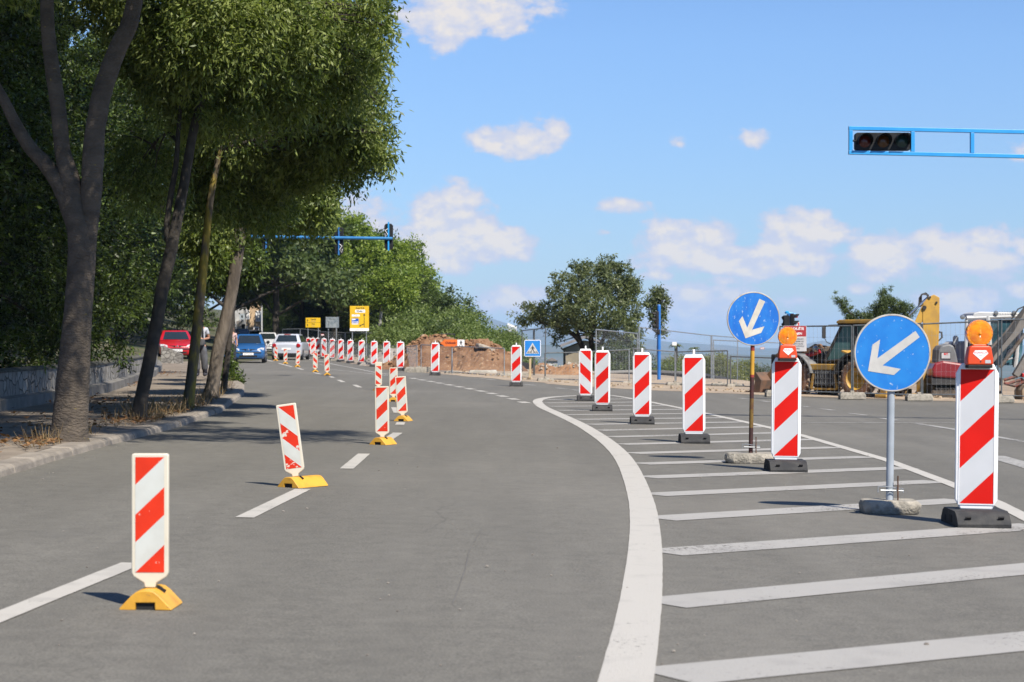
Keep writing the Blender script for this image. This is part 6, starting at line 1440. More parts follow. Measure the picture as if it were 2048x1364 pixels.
def bigwheel(t, c, r, w, side, name='wheel'):
    wm = MB(); h = w / 2
    wm.lathe([(r * .56, -h * .9), (r * .62, -h), (r * .84, -h), (r * .95, -h * .82), (r * .96, 0), (r * .95, h * .82), (r * .84, h), (r * .62, h), (r * .56, h * .9)], (0, 0, 0), 'y', 36)
    for k in range(20):       # tread lugs
        for s in (-1, 1):
            a = 2 * math.pi * (k + (.5 if s > 0 else 0)) / 20; M = Matrix.Rotation(-a, 3, 'Y') @ Matrix.Rotation(s * .5, 3, 'Z')
            wm.box((math.sin(a) * r * .965, s * h * .48, math.cos(a) * r * .965), (.10 * r * 1.2, h * .98, .07 * r * 1.1), 1, M=M)
    o = wm.build(name, [MUD, MUDT], t, c, smooth=40)
    rm = MB(); s = side
    prof = [(.001, .20), (.16, .22), (.20, .10), (.34, .02), (.47, .25), (.565, .48), (.575, .50), (.575, .40), (.001, .0)]
    rm.lathe([(a * r, s * b * w) for a, b in prof], (0, 0, 0), 'y', 28); rm.build('rim', YEL2, o, smooth=35)
    hb = MB(); hb.lathe([(.001, s * .32 * w), (.13 * r, s * .30 * w), (.15 * r, s * .15 * w)], (0, 0, 0), 'y', 16); hb.build('hub', YEL2, o, smooth=40); return o
yb_ = 53.5; base = on(1691, yb_); base.z = T(base.x, yb_) + .03
HD = math.radians(180 - 44)       # travel direction in plan (x forward)
t = thing('backhoe_loader', 'muddy yellow backhoe loader with a grey fender and folded boom behind the fence', 'backhoe', base, HD)
# local x forward, y left (the left side faces the viewer), z up.
r = .50
for x, y in ((1.06, .74), (-.96, .80)): bigwheel(t, (x, y, r), r, .34, 1)
for x, y in ((1.06, -.74), (-.96, -.80)): bigwheel(t, (x, y, r), r, .34, -1)
ch = MB(); ch.box((.15, 0, .66), (3.6, .62, .34)); ch.box((1.5, 0, .92), (1.5, .62, .42)); ch.build('chassis', MDARK, t, bevel=.03)
hd_ = MB(); hd_.prism([(.55, .86), (2.1, .86), (2.1, 1.12), (1.9, 1.22), (.55, 1.36)], -.36, .36, 'y'); hd_.build('bonnet', mat('dark_bonnet', (.09, .075, .06), .7, col2=(.16, .11, .07), scale=6), t, bevel=.04)
fd = MB(); arc = [math.radians(a) for a in range(20, 171, 15)]
fd.loft([[(1.06 + math.cos(a) * q, yy, r + math.sin(a) * q * 1.05 + .03) for a in arc] for q, yy in ((.60, .52), (.60, .94), (.57, .94), (.57, .52))] , caps=False, closed=False); fd.build('front_fender', MGREY, t, smooth=50)
fd = MB(); arc = [math.radians(a) for a in range(5, 186, 15)]
fd.loft([[(-.96 + math.cos(a) * q, yy, r + math.sin(a) * q + .06) for a in arc] for q, yy in ((.66, .40), (.66, .98), (.60, .98), (.60, .40))], caps=False, closed=False); fd.build('rear_fender', MDARK, t, smooth=50); fy = MB(); fy.box((-.72, .70, 1.16), (.42, .52, .05), M=Matrix.Rotation(-.35, 3, 'Y')); fy.build('fender_top', YEL, t, bevel=.01)
bx = MB(); bx.box((.16, .62, .80), (.95, .42, .16)); bx.build('step_cover', YEL, t, bevel=.02)
gx = MB(); gx.box((.10, .74, .50), (.66, .20, .42)); gx.build('fuel_tank', MDARK, t, bevel=.03); gg = MB()
for k in range(8): gg.box((-.18 + k * .08, .845, .50), (.025, .015, .36))
for k in range(3): gg.box((.10, .85, .36 + k * .14), (.62, .012, .02))
gg.build('grille', MGREY, t); sf = MB(); sf.box((-.28, .84, .42), (.06, .05, .40), M=Matrix.Rotation(.2, 3, 'Y')); sf.box((.48, .84, .42), (.06, .05, .40), M=Matrix.Rotation(-.2, 3, 'Y')); sf.box((.1, .84, .22), (.80, .06, .05)); sf.build('step_frame', YEL, t)
# cab: glazed box on pillars with a yellow roof
P = {'fl': (.30, .54, .95), 'fu': (-.22, .48, 1.93), 'rl': (-1.30, .54, 1.10), 'ru': (-1.30, .48, 1.93)}
cb = MB()
def both(a, b, w=.04):
    for s in (1, -1): cb.tube([(a[0], a[1] * s, a[2]), (b[0], b[1] * s, b[2])], w, 6)
both(P['fl'], P['fu']); both(P['rl'], P['ru']); both(P['fl'], P['rl'], .035); both((-.66, .54, .85), (-.66, .48, 1.93), .035); cb.tube([(.30, .54, .95), (.30, -.54, .95)], .04, 6); cb.tube([(-.22, .48, 1.93), (-.22, -.48, 1.93)], .035, 6); cb.tube([(-1.30, .52, 1.10), (-1.30, -.52, 1.10)], .035, 6)
cb.build('cab_frame', MDARK, t, smooth=40)
gl = MB(); gl.add([(.28, .48, .99), (.28, -.48, .99), (-.21, -.44, 1.89), (-.21, .44, 1.89)], [(0, 1, 2, 3)]); gl.build('windscreen', CABG, t); gl = MB(); gl.add([(.22, .52, 1.0), (-.62, .52, 1.0), (-.62, .47, 1.89), (-.24, .47, 1.89)], [(0, 1, 2, 3)]); gl.build('door_glass', CABG, t)
gl = MB(); gl.add([(-.70, .52, 1.12), (-1.26, .52, 1.12), (-1.26, .47, 1.89), (-.70, .47, 1.89)], [(0, 1, 2, 3)]); gl.build('side_window', CABG, t); gl = MB(); gl.add([(.22, -.52, 1.0), (-1.26, -.52, 1.12), (-1.26, -.47, 1.89), (-.24, -.47, 1.89)], [(0, 1, 2, 3)]); gl.build('side_window', CABG, t)
sd_ = MB(); sd_.prism([(.28, .72), (.28, .94), (-1.25, 1.06), (-1.28, .72)], -.50, .50, 'y'); sd_.build('cab_floor', MDARK, t); se = MB(); se.box((-.45, 0, 1.20), (.45, .45, .12)); se.box((-.66, 0, 1.50), (.12, .45, .60)); se.build('seat', MDARK, t, bevel=.04)
rf = MB(); rf.prism([(-.10, 1.96), (-.10, 2.02), (-.20, 2.06), (-1.36, 2.06), (-1.44, 2.01), (-1.44, 1.96)], -.58, .58, 'y'); rf.build('cab_roof', YEL, t, bevel=.02)
lt = MB(); lt.box((-.12, .42, 1.92), (.07, .14, .08)); lt.build('work_lamp', MDARK, t)
mi = MB(); mi.tube([(-.22, .50, 1.93), (.10, .62, 1.92), (.20, .68, 1.86)], .010, 6); mi.tube([(.06, .54, 1.40), (.16, .64, 1.46), (.20, .69, 1.58)], .010, 6); mi.build('mirror_arm', MDARK, t); mi = MB(); mi.box((.21, .70, 1.72), (.06, .13, .32)); mi.build('mirror', MDARK, t, bevel=.03, seg=3)
hl = MB(); hl.lathe([(.001, .0), (.07, .01), (.095, .06), (.05, .15), (.001, .17)], (.46, .62, 1.28), 'x', 16); hl.build('headlight', mat('lamp_shell', (.35, .35, .34), .3, metal=.6), t, smooth=40); hb = MB(); hb.tube([(.48, .60, 1.28), (.36, .52, 1.28), (.28, .50, 1.05)], .018, 6); hb.tube([(.38, .54, 1.28), (.42, .52, .95)], .016, 6); hb.build('lamp_bracket', MDARK, t)
am = MB()
for s in (.46, -.46): am.prism([(.35, 1.30), (.50, 1.42), (1.30, 1.12), (2.1, .72), (2.35, .45), (2.2, .36), (1.9, .62), (1.2, .98)], s - .05, s + .05, 'y')
am.build('loader_arm', mat('rust_brown_arm', (.22, .10, .06), .8, col2=(.32, .18, .09), scale=5), t, bevel=.01)
rc = MB()
for s in (.58, -.58): rc.cyl((.42, s, 1.22), (1.20, s, .98), .055, .055, 10); rc.cyl((1.20, s, .98), (1.62, s, .84), .03, .03, 10)
rc.build('lift_ram', [mat('red_ram_paint', (.44, .025, .035), .5)], t, smooth=40)
ho = MB()
for k in range(5): ho.tube([(.38, .48 - k * .04, 1.35), (.75, .55 - k * .05, 1.33 + k * .02), (1.10, .52 - k * .06, 1.18), (1.45, .48 - k * .05, 1.02)], .014, 5)
ho.build('hose', MDARK, t, smooth=50)
bu_ = MB(); bu_.prism([(2.15, .10), (2.75, .08), (2.5, .14), (2.35, .26), (2.30, .46), (2.42, .64), (2.28, .64), (2.10, .42)], -.95, .95, 'y'); bu_.build('front_bucket', mat('rusty_bucket_steel', (.20, .11, .07), .8, col2=(.12, .08, .06), scale=5), t)
# rear frame, stabiliser and boom swung to the left side (towards the viewer's right)
fr = MB(); fr.box((-1.78, 0, .72), (.16, 1.8, .50)); fr.box((-1.82, .86, .45), (.20, .20, .80)); fr.box((-1.82, -.86, .45), (.20, .20, .80)); fr.box((-1.82, .86, .07), (.35, .45, .08)); fr.box((-1.82, -.86, .07), (.35, .45, .08)); fr.build('stabiliser', YEL, t, bevel=.02)
inv = Matrix.Rotation(-HD, 3, 'Z')
def LQ(px, py, dy=0.):
    v = W(px, py, yb_ + dy) - base; return inv @ v
def plate(name, pts, m, th, dy=0., bev=.015):
    """profile seen by the viewer given thickness along the view"""
    q = MB(); n = len(pts); A = [LQ(x, y, dy - th / 2) for x, y in pts]; B = [LQ(x, y, dy + th / 2) for x, y in pts]
    q.add(A + B, [tuple(range(n)), tuple(reversed(range(n, 2 * n)))] + [(i, n + i, n + (i + 1) % n, (i + 1) % n) for i in range(n)]); return q.build(name, m, t, bevel=bev)
dyb = .8
plate('boom', [(1842, 745), (1847, 690), (1845, 640), (1846, 606), (1856, 594), (1868, 589), (1879, 595), (1879, 640), (1877, 690), (1870, 745)], YEL2, .24, dyb)
plate('dipper_arm', [(1822, 660), (1846, 606), (1852, 612), (1848, 640), (1838, 652), (1838, 690), (1826, 690)], YEL2, .16, dyb - .02)
rm_ = MB(); rm_.cyl(LQ(1818, 630, dyb - .05), LQ(1838, 612, dyb - .05), .028, .028, 10); rm_.cyl(LQ(1838, 612, dyb - .05), LQ(1856, 596, dyb - .05), .05, .05, 10); rm_.build('ram', CHROME, t, smooth=40)
hs = MB()
for k in range(6): hs.tube([LQ(1837 + k * 1.2, 612 - k, dyb - .14 + .05 * k), LQ(1838 + k, 596 - k * 1.6, dyb - .14 + .05 * k), LQ(1845 + k * 1.3, 589 - k * .7, dyb - .14 + .05 * k), LQ(1853 + k * .8, 590, dyb - .14 + .05 * k), LQ(1857, 596, dyb - .14 + .05 * k)], .013, 5)
for k in range(3): hs.tube([LQ(1876, 662 + k * 2, dyb - .1 + .07 * k), LQ(1882 + k, 664, dyb - .1 + .07 * k), LQ(1883 + k, 675, dyb - .1 + .07 * k), LQ(1876, 683, dyb - .1 + .07 * k)], .014, 5)
hs.build('hose', MDARK, t, smooth=50)
pn = MB()
for x, y in ((1849, 615), (1860, 594.5), (1873, 605)):
    pn.cyl(LQ(x, y, dyb - .16), LQ(x, y, dyb + .16), .055 if x == 1849 else .03, .055 if x == 1849 else .03, 12)
pn.build('pivot_pin', MDARK, t, smooth=40)
sw = MB(); sw.tube([LQ(1800, 770, dyb), LQ(1858, 745, dyb)], .14, 8); sw.box(LQ(1858, 742, dyb), (.35, .35, .3)); sw.box(LQ(1790, 785, dyb + .1), (.9, .3, .22)); sw.build('swing_post', YEL, t, bevel=.02)
# ------------------------------------------------------------------ excavator
ye = 53.2; base = W(1950, 797, ye); base.z = T(base.x, ye) + .03; S = ye / F
t = thing('excavator', 'red and white tracked excavator with a grey engine hood behind the nearest lamp delineator', 'excavator', base)
E = lambda px, py, dy=0.: W(px, py, ye + dy) - base
def eprism(name, pts, m, d0, d1, bev=.02, smooth=None):
    q = MB(); q.prism([(E(x, y).x, E(x, y).z) for x, y in reversed(pts)], d0, d1, 'y'); return q.build(name, m, t, bevel=bev, smooth=smooth)
MRED = mat('dark_red_machine_paint', (.30, .014, .022), .4, col2=(.24, .014, .02), scale=1.5, coat=.3); MWHITE = mat('white_machine_paint', (.62, .63, .63), .45, col2=(.52, .53, .53), scale=2)
for d0 in (-.95, .75):
    o = eprism('track', [(1846, 790), (1852, 779), (1865, 776), (1965, 776), (1985, 780), (1990, 789), (1985, 798), (1970, 801), (1866, 801), (1851, 798)], mat('track_steel', (.06, .052, .045), .8, col2=(.13, .10, .075), scale=9), d0, d0 + .42, .03)
    lk = MB()
    for k in range(22): lk.box((E(1858 + k * 5.6, 0).x, d0 + .21, E(0, 802).z), (.05, .46, .03)); lk.box((E(1858 + k * 5.6, 0).x, d0 + .21, E(0, 775.5).z), (.05, .46, .03))
    lk.build('track_link', MDARK, o)
eprism('undercarriage', [(1862, 790), (1862, 770), (1965, 770), (1965, 790)], MDARK, -.5, .7)
eprism('counterweight', [(1852, 753), (1850, 738), (1856, 726), (1872, 721), (1914, 727), (1934, 733), (1934, 753), (1905, 756)], MRED, -.9, 1.1, .05)
eprism('deck', [(1850, 769), (1850, 754), (1990, 754), (1990, 769)], MDARK, -.85, 1.1)
eprism('engine_hood', [(1864, 726), (1866, 700), (1872, 691), (1888, 688), (1896, 692), (1901, 706), (1905, 727)], mat('hood_grey', (.22, .225, .23), .5, col2=(.18, .18, .18), scale=2), -.7, .1, .04)
q = MB(); q.box((E(1880, 710).x, -.705, E(0, 711).z), (20 * S, .02, 14 * S)); q.box((E(1880, 710).x, -.715, E(0, 711).z), (17 * S, .02, 11 * S), 1); o = q.build('hood_label', [MDARK, MWHITE], t); q = MB(); q.text('er:', 8 * S, E(1880, 0).x, E(0, 707).z, -.728, 0, bold=.004); q.build('lettering', LABELR, o, fix=False)
eprism('side_body', [(1898, 726), (1898, 690), (1908, 683), (1936, 682), (1936, 732)], MWHITE, .1, 1.0, .04)
q = MB(); q.box((E(1909, 0).x, .09, E(0, 716).z), (12 * S, .02, 9 * S)); q.build('warning_sticker', mat('sticker_pink', (.55, .20, .22), .6), t)
eprism('mirror', [(1903.5, 690), (1903.5, 675), (1906, 671), (1911, 671), (1914, 675), (1914, 687), (1909, 692)], MWHITE, -.2, -.1, .02)
pm = MB(); pm.tube([E(1909, 690, -.15), E(1909, 700, .1)], .015, 6); pm.build('mirror_arm', MDARK, t)
# cab with white pillars
cab = MB()
def pil(a, b, w): cab.tube([E(*a), E(*b)], w, 8)
for dz in (-.75, .45):
    pil((1931, 735, dz), (1933, 640, dz), .045); pil((1979, 690, dz), (1975, 632, dz), .07); pil((2030, 735, dz), (2034, 705, dz), .06); pil((2034, 705, dz), (2040, 640, dz), .05); pil((1933, 636, dz), (2040, 632, dz), .06)
pil((1975, 631, -.75), (1975, 631, .45), .06); pil((1933, 637, -.75), (1933, 637, .45), .05); cab.build('cab_frame', MWHITE, t, smooth=40)
eprism('cab_glass', [(1938, 730), (1938, 641), (2034, 638), (2032, 700), (2026, 730)], mat('blue_green_cab_glass', (.07, .20, .26), .08, spec=.8, coat=.5, col2=(.03, .07, .09), scale=1.2), -.70, .40, .02)
eprism('cab_body', [(1936, 735), (1936, 712), (1978, 712), (1978, 735)], MDARK, -.74, .44, .02)
eprism('cab_roof', [(1930, 636), (1934, 627), (1944, 624), (2030, 626), (2042, 631), (2042, 636)], MWHITE, -.8, .5, .03)
rg_ = MB()
for k in range(10): rg_.cyl(E(1984 + k * 5.2, 628, -.8), E(1984 + k * 5.2, 624, .3), .02, .02, 6)
rg_.build('roof_guard', MGREY, t)
for x in (1925, 1992, 2028):
    q = MB(); q.lathe([(.001, -.05), (.055, -.04), (.065, .0), (.05, .06)], E(x, 626 if x > 1930 else 634, -.8), 'y', 14); q.build('work_lamp', mat('lamp_shell', (.35, .35, .34)), t, smooth=40)
lv = MB(); lv.tube([E(2012, 715, -.78), E(2018, 700, -.8), E(2026, 697, -.8)], .02, 6); lv.tube([E(2008, 722, -.78), E(2025, 716, -.8)], .02, 6); lv.build('handrail', MWHITE, t)
def bar3(name, pts, m, w, th, dy):
    q = MB(); P_ = [E(x, y, dy) for x, y in pts]; R0 = []
    for i, p in enumerate(P_):
        d = P_[min(i + 1, len(P_) - 1)] - P_[max(i - 1, 0)]; d.normalize(); nrm = Vector((-d.z, 0, d.x)) * w[i] * S / 2
        R0.append([p + nrm + Vector((0, -th / 2, 0)), p + nrm + Vector((0, th / 2, 0)), p - nrm + Vector((0, th / 2, 0)), p - nrm + Vector((0, -th / 2, 0))])
    q.loft(R0); return q.build(name, m, t, bevel=.02)
BG = mat('dusty_grey_boom', (.20, .185, .17), .7, col2=(.28, .25, .22), scale=3, specks=(16, .64, .7, (.10, .09, .08)))
bar3('boom', [(1962, 742), (1990, 705), (2030, 658), (2075, 600), (2120, 570), (2175, 575)], BG, (14, 18, 22, 24, 20, 14), .26, -1.25)
bar3('dipper_arm', [(2180, 570), (2120, 640), (2060, 705), (2030, 752)], BG, (20, 20, 16, 12), .22, -1.55)
rm_ = MB(); rm_.cyl(E(1968, 712, -1.32), E(2002, 676, -1.32), .055, .055, 10); rm_.cyl(E(2002, 676, -1.32), E(2040, 628, -1.32), .03, .03, 10); rm_.cyl(E(2000, 735, -1.4), E(2050, 668, -1.4), .05, .05, 10); rm_.build('ram', STEELW, t, smooth=40)
hs = MB()
for k in range(6): hs.tube([E(1964 + k * 2, 735, -1.42), E(1985 + k * 2, 698, -1.42 - .02 * k), E(2018 + k * 2, 660, -1.42), E(2046 + k * 2, 618 - k * 2, -1.42), E(2062, 606, -1.42)], .016, 5)
hs.tube([E(2022, 640, -1.3), E(2036, 618, -1.3), E(2050, 612, -1.3)], .018, 5); hs.build('hose', MDARK, t, smooth=50)
eprism('blade_support', [(2012, 752), (2012, 744), (2045, 745), (2045, 754)], mat('bright_red_machine_paint', (.52, .02, .02), .45), -1.7, -1.3); q = MB(); q.text('WORKS', 5 * S, E(2030, 0).x, E(0, 749).z, -1.705, 0); q.build('lettering', mat('yellow_letter', (.8, .5, .05), .5), t, fix=False)
lk = MB()
for a, b in (((2008, 760), (2035, 752)), ((2015, 768), (2045, 758)), ((2030, 772), (2060, 756)), ((2008, 766), (2030, 772))): lk.tube([E(*a, -1.6), E(*b, -1.6)], .045, 6)
lk.build('bucket_link', mat('rusty_red_link', (.26, .06, .04), .8, col2=(.14, .10, .08), scale=8), t)
bk = MB(); bk.prism([(E(x, y).x, E(x, y).z) for x, y in reversed([(2006, 796), (2005, 778), (2014, 766), (2040, 762), (2080, 762), (2100, 775), (2096, 798), (2050, 800)])], -2.0, -1.2, 'y'); bk.build('bucket', mat('sandy_bucket_steel', (.46, .36, .24), .85, col2=(.32, .23, .15), scale=3, specks=(7, .68, .72, (.05, .045, .04))), t, bevel=.03)
# ------------------------------------------------------------------ people
def skin_mesh(name, nodes, edges, m, parent, sub=2, root=0):
    """continuous surface grown over a skeleton: nodes (x, y, z, rx, ry)"""
    me = bpy.data.meshes.new(name + '_skeleton'); me.from_pydata([n[:3] for n in nodes], edges, [])
    o = bpy.data.objects.new('skeleton', me); COL.objects.link(o)
    sk = o.modifiers.new('skin', 'SKIN'); sk.use_smooth_shade = True
    ld = me.skin_vertices[0].data
    for i, n in enumerate(nodes): ld[i].radius = (n[3], n[4] if len(n) > 4 else n[3]); ld[i].use_root = (i == root)
    sb = o.modifiers.new('sub', 'SUBSURF'); sb.levels = sub; sb.render_levels = sub
    dg = bpy.context.evaluated_depsgraph_get(); out = bpy.data.meshes.new_from_object(o.evaluated_get(dg)); out.name = name
    bpy.data.objects.remove(o); bpy.data.meshes.remove(me)
    out.materials.clear(); out.materials.append(m)
    return link_mesh(name, out, parent)
SKIN = mat('skin', (.50, .27, .18), .55, col2=(.44, .22, .14), scale=6); HAIR = mat('dark_hair', (.03, .02, .014), .7)
def person(label, loc, rz, H, top, trousers, boots, pose, hair=HAIR, straps=None, bag=None):
    t = thing('person', label, 'person', loc, rz); k = H / 1.78
    def S_(p): return tuple(v * k for v in p)
    J = pose
    nodes = [(0, 0, .95, .125, .10), (0, 0, 1.10, .118, .095), (0, -.005, 1.28, .135, .10), (0, 0, 1.42, .115, .085), (0, 0, 1.50, .055, .055), (0, -.01, 1.56, .052, .055), (0, -.02, 1.63, .072, .085), (0, -.02, 1.71, .070, .085), (0, -.015, 1.765, .04, .05)]
    edges = [(i, i + 1) for i in range(8)]
    def chain(start, pts):
        prev = start
        for p in pts: nodes.append(p); edges.append((prev, len(nodes) - 1)); prev = len(nodes) - 1
        return prev
    ends = []
    for s in ('l', 'r'):
        sh, el, wr, hd = J['arm_' + s]
        e = chain(3, [(*sh, .052, .052), (*Vector(sh).lerp(Vector(el), .5), .047, .047), (*el, .039, .039), (*Vector(el).lerp(Vector(wr), .45), .037, .037), (*wr, .026, .026), (*Vector(wr).lerp(Vector(hd), .6), .034, .018)])
        d = (Vector(hd) - Vector(wr)).normalized(); side = d.cross(Vector((0, -1, .3))).normalized(); p0 = Vector(wr).lerp(Vector(hd), .6)
        for f, (o_, l_) in enumerate(((-.030, .075), (-.010, .085), (.010, .080), (.028, .062))):
            a = p0 + side * o_ + d * .02; cur = Vector((0, -.35, -.2))
            chain(e, [(*a, .0085, .0085), (*(a + d * l_ * .5), .0085, .0085), (*(a + (d + cur * .6).normalized() * l_), .007, .007)])
        a = Vector(wr).lerp(Vector(hd), .3); chain(e, [(*(a - side * .035), .010, .010), (*(a - side * .055 + d * .035), .009, .009)])
    for s in ('l', 'r'):
        hp, kn, an, to = J['leg_' + s]
        chain(0, [(*hp, .095, .095), (*Vector(hp).lerp(Vector(kn), .5), .078, .08), (*kn, .056, .058), (*Vector(kn).lerp(Vector(an), .35), .055, .06), (*an, .036, .04), (*to, .035, .028)])
    nodes = [tuple(v * k for v in n) for n in nodes]
    skin_mesh('body', nodes, edges, SKIN, t)
    # clothing grown over the same joints
    def sub(pts, ed, name, m): return skin_mesh(name, [tuple(v * k for v in p) for p in pts], ed, m, t)
    P = [(0, 0, .93, .150, .122), (0, 0, 1.10, .142, .115), (0, -.005, 1.28, .155, .118), (0, 0, 1.42, .130, .10), (0, 0, 1.475, .072, .068)]; Ed = [(0, 1), (1, 2), (2, 3), (3, 4)]
    for s in ('l', 'r'):
        sh, el, wr, hd = J['arm_' + s]; a = Vector(sh); b = a.lerp(Vector(el), .62); P += [(*a, .072, .070), (*a.lerp(b, .6), .068, .066), (*b, .064, .062)]; n = len(P); Ed += [(3, n - 3), (n - 3, n - 2), (n - 2, n - 1)]
    sub(P, Ed, 'shirt', top)
    P = [(0, 0, 1.03, .146, .118), (0, 0, .93, .150, .124)]; Ed = [(0, 1)]
    for s in ('l', 'r'):
        hp, kn, an, to = map(Vector, J['leg_' + s]); P += [(*hp, .125, .125), (*hp.lerp(kn, .5), .120, .122), (*kn, .105, .108), (*kn.lerp(an, .5), .105, .108), (*kn.lerp(an, .84), .102, .105)]; n = len(P); Ed += [(1, n - 5), (n - 5, n - 4), (n - 4, n - 3), (n - 3, n - 2), (n - 2, n - 1)]
    sub(P, Ed, 'trousers', trousers)
    for s in ('l', 'r'):
        hp, kn, an, to = map(Vector, J['leg_' + s]); sub([(*kn.lerp(an, .55), .090, .092), (*(an + Vector((0, 0, .02))), .078, .085), (*(an + Vector((0, .03, -.035))), .072, .070), (*(an.lerp(to, .6) + Vector((0, -.02, .0))), .072, .058), (*(to + Vector((0, -.03, .005))), .064, .050)], [(0, 1), (1, 2), (2, 3), (3, 4)], 'boot', boots)
    sub([(0, .015, 1.70, .088, .098), (0, .01, 1.755, .080, .09), (0, .0, 1.795, .04, .05)], [(0, 1), (1, 2)], 'hair', hair)
    fc = MB()
    for s in (-1, 1): fc.lathe([(.001, -.012), (.011, -.006), (.012, .006)], (s * .030 * k, -.098 * k, 1.665 * k), 'y', 10, 0)
    fc.box((0, -.097 * k, 1.598 * k), (.045 * k, .012, .010 * k), 1); fc.box((0, -.108 * k, 1.635 * k), (.020 * k, .03 * k, .04 * k), 2, taper=.5); fc.build('face', [INK, mat('lips', (.35, .12, .10), .5), SKIN], t, smooth=50, bevel=.002)
    for s in (-1, 1):
        e = MB(); e.lathe([(.001, -.008), (.018, -.006), (.024, .004), (.001, .008)], (s * .078 * k, 0, 1.645 * k), 'x', 10); e.build('ear', SKIN, t, smooth=50)
    if straps:
        st = MB()
        for s in (-1, 1): st.loft([[(s * x - .022, y, z), (s * x + .022, y, z), (s * x + .022, y + .012, z), (s * x - .022, y + .012, z)] for x, y, z in ((.085, -.150, 1.02), (.09, -.158, 1.15), (.088, -.158, 1.28), (.082, -.138, 1.40), (.075, -.085, 1.505), (.072, 0, 1.535), (.072, .10, 1.49), (.06, .14, 1.3), (.05, .14, 1.05))])
        st.build('strap', straps, t, smooth=50)
    if bag:
        b_ = MB(); b_.loft([[(.15 * c * x, -.13 + .10 * y - .06, 1.03 + z) for x, y in ((-1, 1), (-1, 0), (-.7, -.9), (.7, -.9), (1, 0), (1, 1))] for z, c in ((-.10, .85), (-.05, 1), (.05, 1), (.10, .85))]); b_.build('waist_bag', bag, t, smooth=60, bevel=.02); bt = MB(); bt.lathe([(.158, -.02), (.162, 0), (.158, .02), (.15, 0)], (0, 0, .985), 'z', 20); bt.build('belt', BLACKP, t)
    return t
WALK = {'arm_r': ((.175, 0, 1.40), (.245, .06, 1.14), (.10, -.17, 1.10), (.02, -.20, 1.13)), 'arm_l': ((-.175, 0, 1.40), (-.25, .03, 1.14), (-.13, -.16, 1.10), (-.05, -.20, 1.13)),
        'leg_l': ((-.085, 0, .90), (-.105, -.06, .50), (-.10, .03, .09), (-.11, -.13, .035)), 'leg_r': ((.085, 0, .90), (.115, -.03, .50), (.125, .10, .10), (.14, -.05, .035))}
p = on(401, 60.); p.z += .115
person('worker in a white T-shirt, dark braces and grey work trousers walking on the pavement', p, .05, 1.80, mat('white_cotton', (.60, .62, .68), .9, col2=(.50, .52, .58), scale=5), mat('grey_work_trousers', (.13, .135, .15), .9, col2=(.08, .08, .09), scale=7), mat('dark_boots', (.03, .03, .045), .7), WALK, straps=BLACKP, bag=mat('dark_grey_bag', (.09, .09, .095), .8))
ST = {'arm_r': ((.165, 0, 1.40), (.22, .02, 1.13), (.21, -.12, .92), (.20, -.16, .86)), 'arm_l': ((-.165, 0, 1.40), (-.22, .02, 1.13), (-.20, -.10, .92), (-.19, -.15, .86)),
      'leg_l': ((-.085, 0, .90), (-.09, -.03, .50), (-.09, .03, .09), (-.10, -.12, .035)), 'leg_r': ((.085, 0, .90), (.095, .02, .50), (.10, .08, .09), (.11, -.06, .035))}
p = on(464.5, 88.); p.z += .115
person('person in a pale pink top standing between the thin dark trunk and the blue car', p, .3, 1.66, mat('pale_pink_cotton', (.62, .45, .43), .9, col2=(.55, .38, .36), scale=5), mat('dark_trousers', (.04, .045, .06), .9), mat('brown_shoes', (.10, .06, .04), .7), ST, hair=mat('brown_hair', (.09, .05, .03), .7))
# ------------------------------------------------------------------ haze, sky, sun, camera
hz_ = MB(); hz_.box((0, 6500, 17.5), (29000, 20000, 335)); ho = hz_.build('haze', [], fix=True); ho['kind'] = 'stuff'
m = bpy.data.materials.new('haze'); m.use_nodes = True; nt = m.node_tree; nt.nodes.remove(nt.nodes['Principled BSDF'])
pv = nd(nt, 'ShaderNodeVolumePrincipled'); pv.inputs['Color'].default_value = (*HAZE_C, 1); pv.inputs['Density'].default_value = HAZE_D; pv.inputs['Anisotropy'].default_value = 0
nt.links.new(pv.outputs[0], nt.nodes['Material Output'].inputs['Volume']); ho.data.materials.append(m)
SUN = Vector((.48, -.69, 1.0)).normalized(); EL = math.asin(SUN.z); AZ = math.atan2(SUN.x, SUN.y)
w = bpy.data.worlds.new('World'); SC.world = w; w.use_nodes = True; nt = w.node_tree; L = nt.links; bg = nt.nodes['Background']
sky = nd(nt, 'ShaderNodeTexSky', sky_type='NISHITA'); sky.sun_disc = False; sky.sun_elevation = EL; sky.sun_rotation = AZ; sky.altitude = 150; sky.air_density = SKY[0]; sky.dust_density = SKY[1]; sky.ozone_density = SKY[2]
tc = nd(nt, 'ShaderNodeTexCoord'); sp = nd(nt, 'ShaderNodeSeparateXYZ'); L.new(tc.outputs['Generated'], sp.inputs[0])
def M_(op, a, b=None, c=None, clamp=False):
    n = nd(nt, 'ShaderNodeMath', operation=op); n.use_clamp = clamp
    for i, v in enumerate((a, b, c)):
        if v is None: continue
        if isinstance(v, (int, float)): n.inputs[i].default_value = v
        else: L.new(v, n.inputs[i])
    return n.outputs[0]
yy = M_('MAXIMUM', sp.outputs[1], .08)
U = M_('DIVIDE', sp.outputs[0], yy); V = M_('DIVIDE', sp.outputs[2], yy)       # tangents of azimuth and elevation
cb = nd(nt, 'ShaderNodeCombineXYZ'); L.new(U, cb.inputs[0]); L.new(V, cb.inputs[1])
def cnoise(scale, det, off=(0, 0), sy=1.5, rough=.58):
    mp = nd(nt, 'ShaderNodeMapping'); mp.inputs['Location'].default_value = (off[0], off[1], 0); mp.inputs['Scale'].default_value = (1, sy, 1); L.new(cb.outputs[0], mp.inputs[0])
    n = nd(nt, 'ShaderNodeTexNoise'); n.inputs['Scale'].default_value = scale; n.inputs['Detail'].default_value = det; n.inputs['Roughness'].default_value = rough; L.new(mp.outputs[0], n.inputs['Vector']); return n.outputs['Fac']
